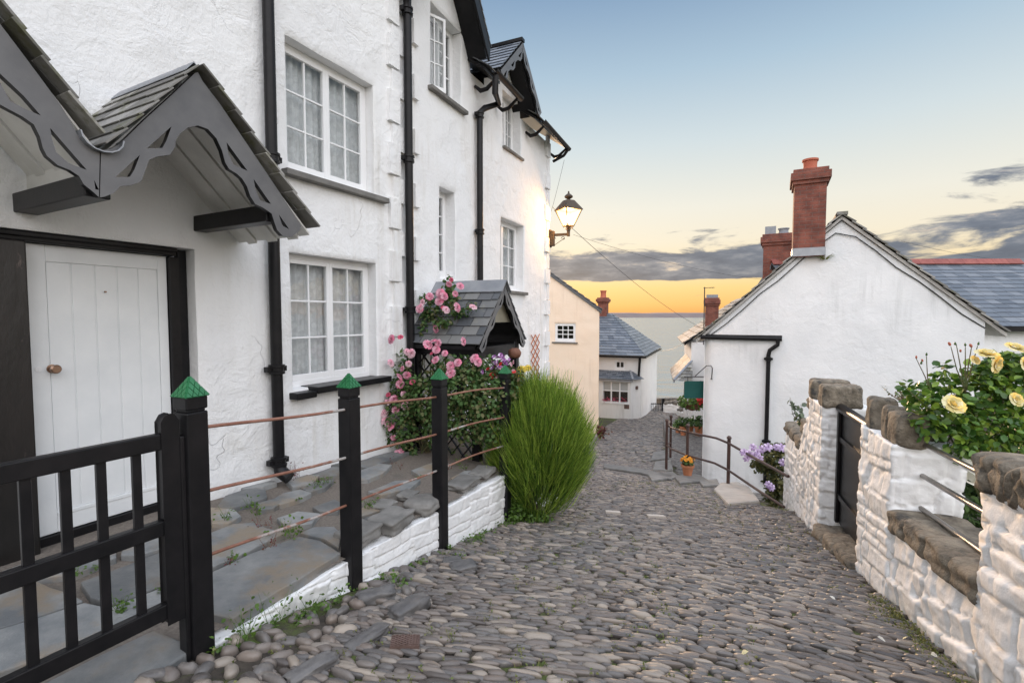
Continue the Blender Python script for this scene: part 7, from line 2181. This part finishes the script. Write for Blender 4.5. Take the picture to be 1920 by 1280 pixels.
sprig('shrub', 'slender grey-green sprig standing behind the stepped wall end', at(1502, 800, 6.3), .42, 4, 51, .07, leafmat('sage_leaf', [(.10, .14, .09), (.14, .18, .11)]), ls=.07)
sprig('shrub', 'low reddish succulent clump on the garden wall behind the second pier', at(1702, 762, 4.6), .17, 14, 52, .12, leafmat('sedum_leaf', [(.10, .12, .04), (.16, .10, .05), (.07, .11, .03)]), ls=.03)
sprig('seedling', 'tiny bright green seedling on the coping of the second pier', at(1650, 757, 3.75), .05, 3, 53, .012, LEAF_WEED, ls=.022)
sprig('shrub', 'small red-leaved plant at the foot of the peach house', at(1126, 822, 16.6), .48, 16, 54, .14, LEAF_RED, ls=.10)
bw = rubble('garden_wall', FR, aB1 - .05, aB1 + 2.0, -1.3, -1.6, lambda a: at(1720, 762, 4.6)[2] - .02, lambda a: -2.6, [ROCK], res=.03, amp=.03, seed=9.9, cell=(.25, .3, .09))
tag(bw, 'rough brown stone wall inside the garden behind the gate piers', 'wall')

# weeds in the cracks (nobody could count them)
def weeds(name, spots, mat, label, cat, n=14, s0=.012, s1=.030, h=.06, seed=61, blades=True):
    rr = np.random.default_rng(seed); VV = []; FF = []; k0 = 0
    for p, sc_ in spots:
        m = int(n * sc_) + 3
        q = rr.normal(0, 1, (m, 3)) * [.028 * sc_, .028 * sc_, 0] + p; q[:, 2] += rr.uniform(.004, h * sc_, m)
        U = rr.normal(0, 1, (m, 3)); U[:, 2] = abs(U[:, 2])
        U /= np.linalg.norm(U, axis=1, keepdims=True)
        v, f = leaves(q, U, s0, s1, r=rr); VV.append(v); FF.append(f + k0); k0 += len(v)
        if blades:
            m2 = int(6 * sc_); th = rr.uniform(0, 6.28, m2); t = np.linspace(0, 1, 4); hh = h * sc_ * rr.uniform(.6, 1.3, m2)
            P = (p + rr.normal(0, .012 * sc_, (m2, 3)) * [1, 1, 0])[:, None] + np.stack([np.cos(th)[:, None] * t * hh[:, None] * .5, np.sin(th)[:, None] * t * hh[:, None] * .5, hh[:, None] * t], 2)
            v, f = ribbons(P, np.full(m2, .004), r=rr)
            f3 = np.concatenate([f[:, [0, 1, 2]], f[:, [0, 2, 3]]]); VV.append(v); FF.append(f3 + k0); k0 += len(v)
    o = np_link(name, np.concatenate(VV), np.concatenate(FF), mat); o['kind'] = 'stuff'; tag(o, label, cat)
rs = random.Random(9)
sp = [(terr_pt(x, y, .01), s_) for x, y, s_ in ((425, 975, 1.3), (470, 950, 1.2), (482, 965, 1.0), (535, 1000, 1.4), (545, 1008, 1.0), (560, 998, .8), (600, 912, 1.3), (615, 908, 1.2), (590, 915, .8), (690, 955, 1.2), (700, 950, 1.0), (440, 1050, 1.0), (225, 1140, 1.1), (232, 1146, .9), (145, 1075, 1.0), (180, 1070, .7), (500, 1005, .6),
      (860, 870, 1.0), (870, 880, .9), (880, 862, 1.0), (780, 900, .7), (650, 890, .6), (850, 850, 1.2), (560, 938, .5), (300, 1110, .5))]
weeds('weeds', sp, LEAF_WEED, 'small bright green weeds growing in the terrace cracks', 'weeds', seed=62)
spr = [(terr_pt(x, y, .01), s_) for x, y, s_ in ((555, 895, 1.5), (545, 900, 1.2), (490, 990, .8), (505, 985, .8), (500, 1030, .9), (515, 1025, .7), (430, 1060, .6), (840, 880, 1.0), (750, 880, .9), (735, 870, .8), (830, 870, .8))]
weeds('red_weeds', spr, LEAF_RED, 'reddish seedlings scattered along the terrace paving', 'weeds', seed=63, h=.09, s0=.008, s1=.018)
spw = []
for k in range(60):
    a = rs.uniform(W1, fa[3] + .2); p = np.array(FP.w(a, -.05 - abs(rs.gauss(0, .05)), 0)); p[2] = road_z(p[0], p[1]); spw.append((p, rs.choice((.2, .3, .4, .6))))
for (x, y, s_) in ((455, 1205, 2.0), (462, 1190, 1.8), (525, 1165, 2.2), (530, 1150, 2.0), (585, 1160, 1.5), (590, 1150, 1.3), (640, 1120, 1.0), (745, 1100, 1.3), (740, 1090, 1.0), (860, 1050, 1.0), (900, 1015, 1.2), (880, 1020, 1.2)):
    spw.append((road_pt(x, y), s_))
weeds('verge_weeds', spw, LEAF_WEED, 'green weeds along the foot of the terrace wall', 'weeds', seed=64, h=.07)
spg = []
for k in range(900):
    y = rs.uniform(1.4, 9.5); x = rs.uniform(xl(y) + .1, xr(y) - .05)
    if noise.noise(Vector((x * .9, y * .9, 5))) > -.05 or x > xr(y) - .25:
        spg.append((np.array([x, y, road_z(x, y) + .004]), rs.choice((.3, .4, .6, .9))))
for k in range(120):
    a = rs.uniform(-.4, aB0); p = np.array(FR.w(a, .05 + abs(rs.gauss(0, .05)), 0)); p[2] = road_z(p[0], p[1]); spg.append((p, rs.choice((.4, .6, .9))))
weeds('grass_tufts', spg, leafmat('joint_grass', [(.09, .14, .025), (.14, .17, .035), (.17, .17, .05)]), 'tufts of grass and moss between the cobbles', 'grass', n=9, s0=.006, s1=.016, h=.035, seed=65)
# fallen petals
for k, (x, y) in enumerate(((1566, 1132), (1692, 1208), (1756, 1238), (1390, 1236), (1660, 1212))):
    p = road_pt(x, y); p[2] += .03; v, f = leaves(np.array([p]), np.array([[.2, -.3, .9]]), .03, .045)
    tag(np_link('petal', v, f, PETAL_YEL if k % 2 else PETAL_WHITE), ['white petal fallen on the cobbles below the threshold stones', 'yellow petal nearest the wall foot, left of the larger pale one', 'pale petal lying by the wall in the bottom right corner', 'yellow petal alone in the middle of the cobbles', 'white petal touching the yellow one near the wall foot'][k], 'petal', 'petals fallen on the cobbles')
# covers set in the lane
def cover(px, py, sx, sy, rz, mat, label, name, pattern):
    p = road_pt(px, py); m = MB()
    ex, ey = np.array([math.cos(rz), math.sin(rz), 0]), np.array([-math.sin(rz), math.cos(rz), 0])
    def P_(u_, v_, dz): 
        w = p + ex * u_ + ey * v_; return (w[0], w[1], road_z(w[0], w[1]) + dz)
    m.slab([P_(-sx / 2, -sy / 2, .026), P_(sx / 2, -sy / 2, .026), P_(sx / 2, sy / 2, .026), P_(-sx / 2, sy / 2, .026)], .06)
    if pattern:
        k = 5
        for q in range(-k, k + 1):
            for sgn in (1, -1):
                c = q / k * sx
                u0, u1 = max(-sx / 2 * .9, c - sx / 2), min(sx / 2 * .9, c + sx / 2)
                if u1 - u0 < .02: continue
                v0, v1 = (u0 - c) * sgn * sy / sx, (u1 - c) * sgn * sy / sx
                m.beam(P_(u0, v0 * .9, .027), P_(u1, v1 * .9, .027), .006, .006)
    tag(m.build(name, mat), label, 'cover')
cover(760, 1209, .135, .115, .15, IRON, 'rusty square iron cover with raised lattice among the cobbles', 'iron_cover', True)
cover(1149, 962, .17, .11, -.1, COVER_STONE, 'small pale rectangular cover plate in the lane', 'drain_cover', False)
cover(1230, 970, .20, .10, -.05, COVER_STONE, 'pale slotted drain grating right of the small cover plate', 'drain_grating', True)
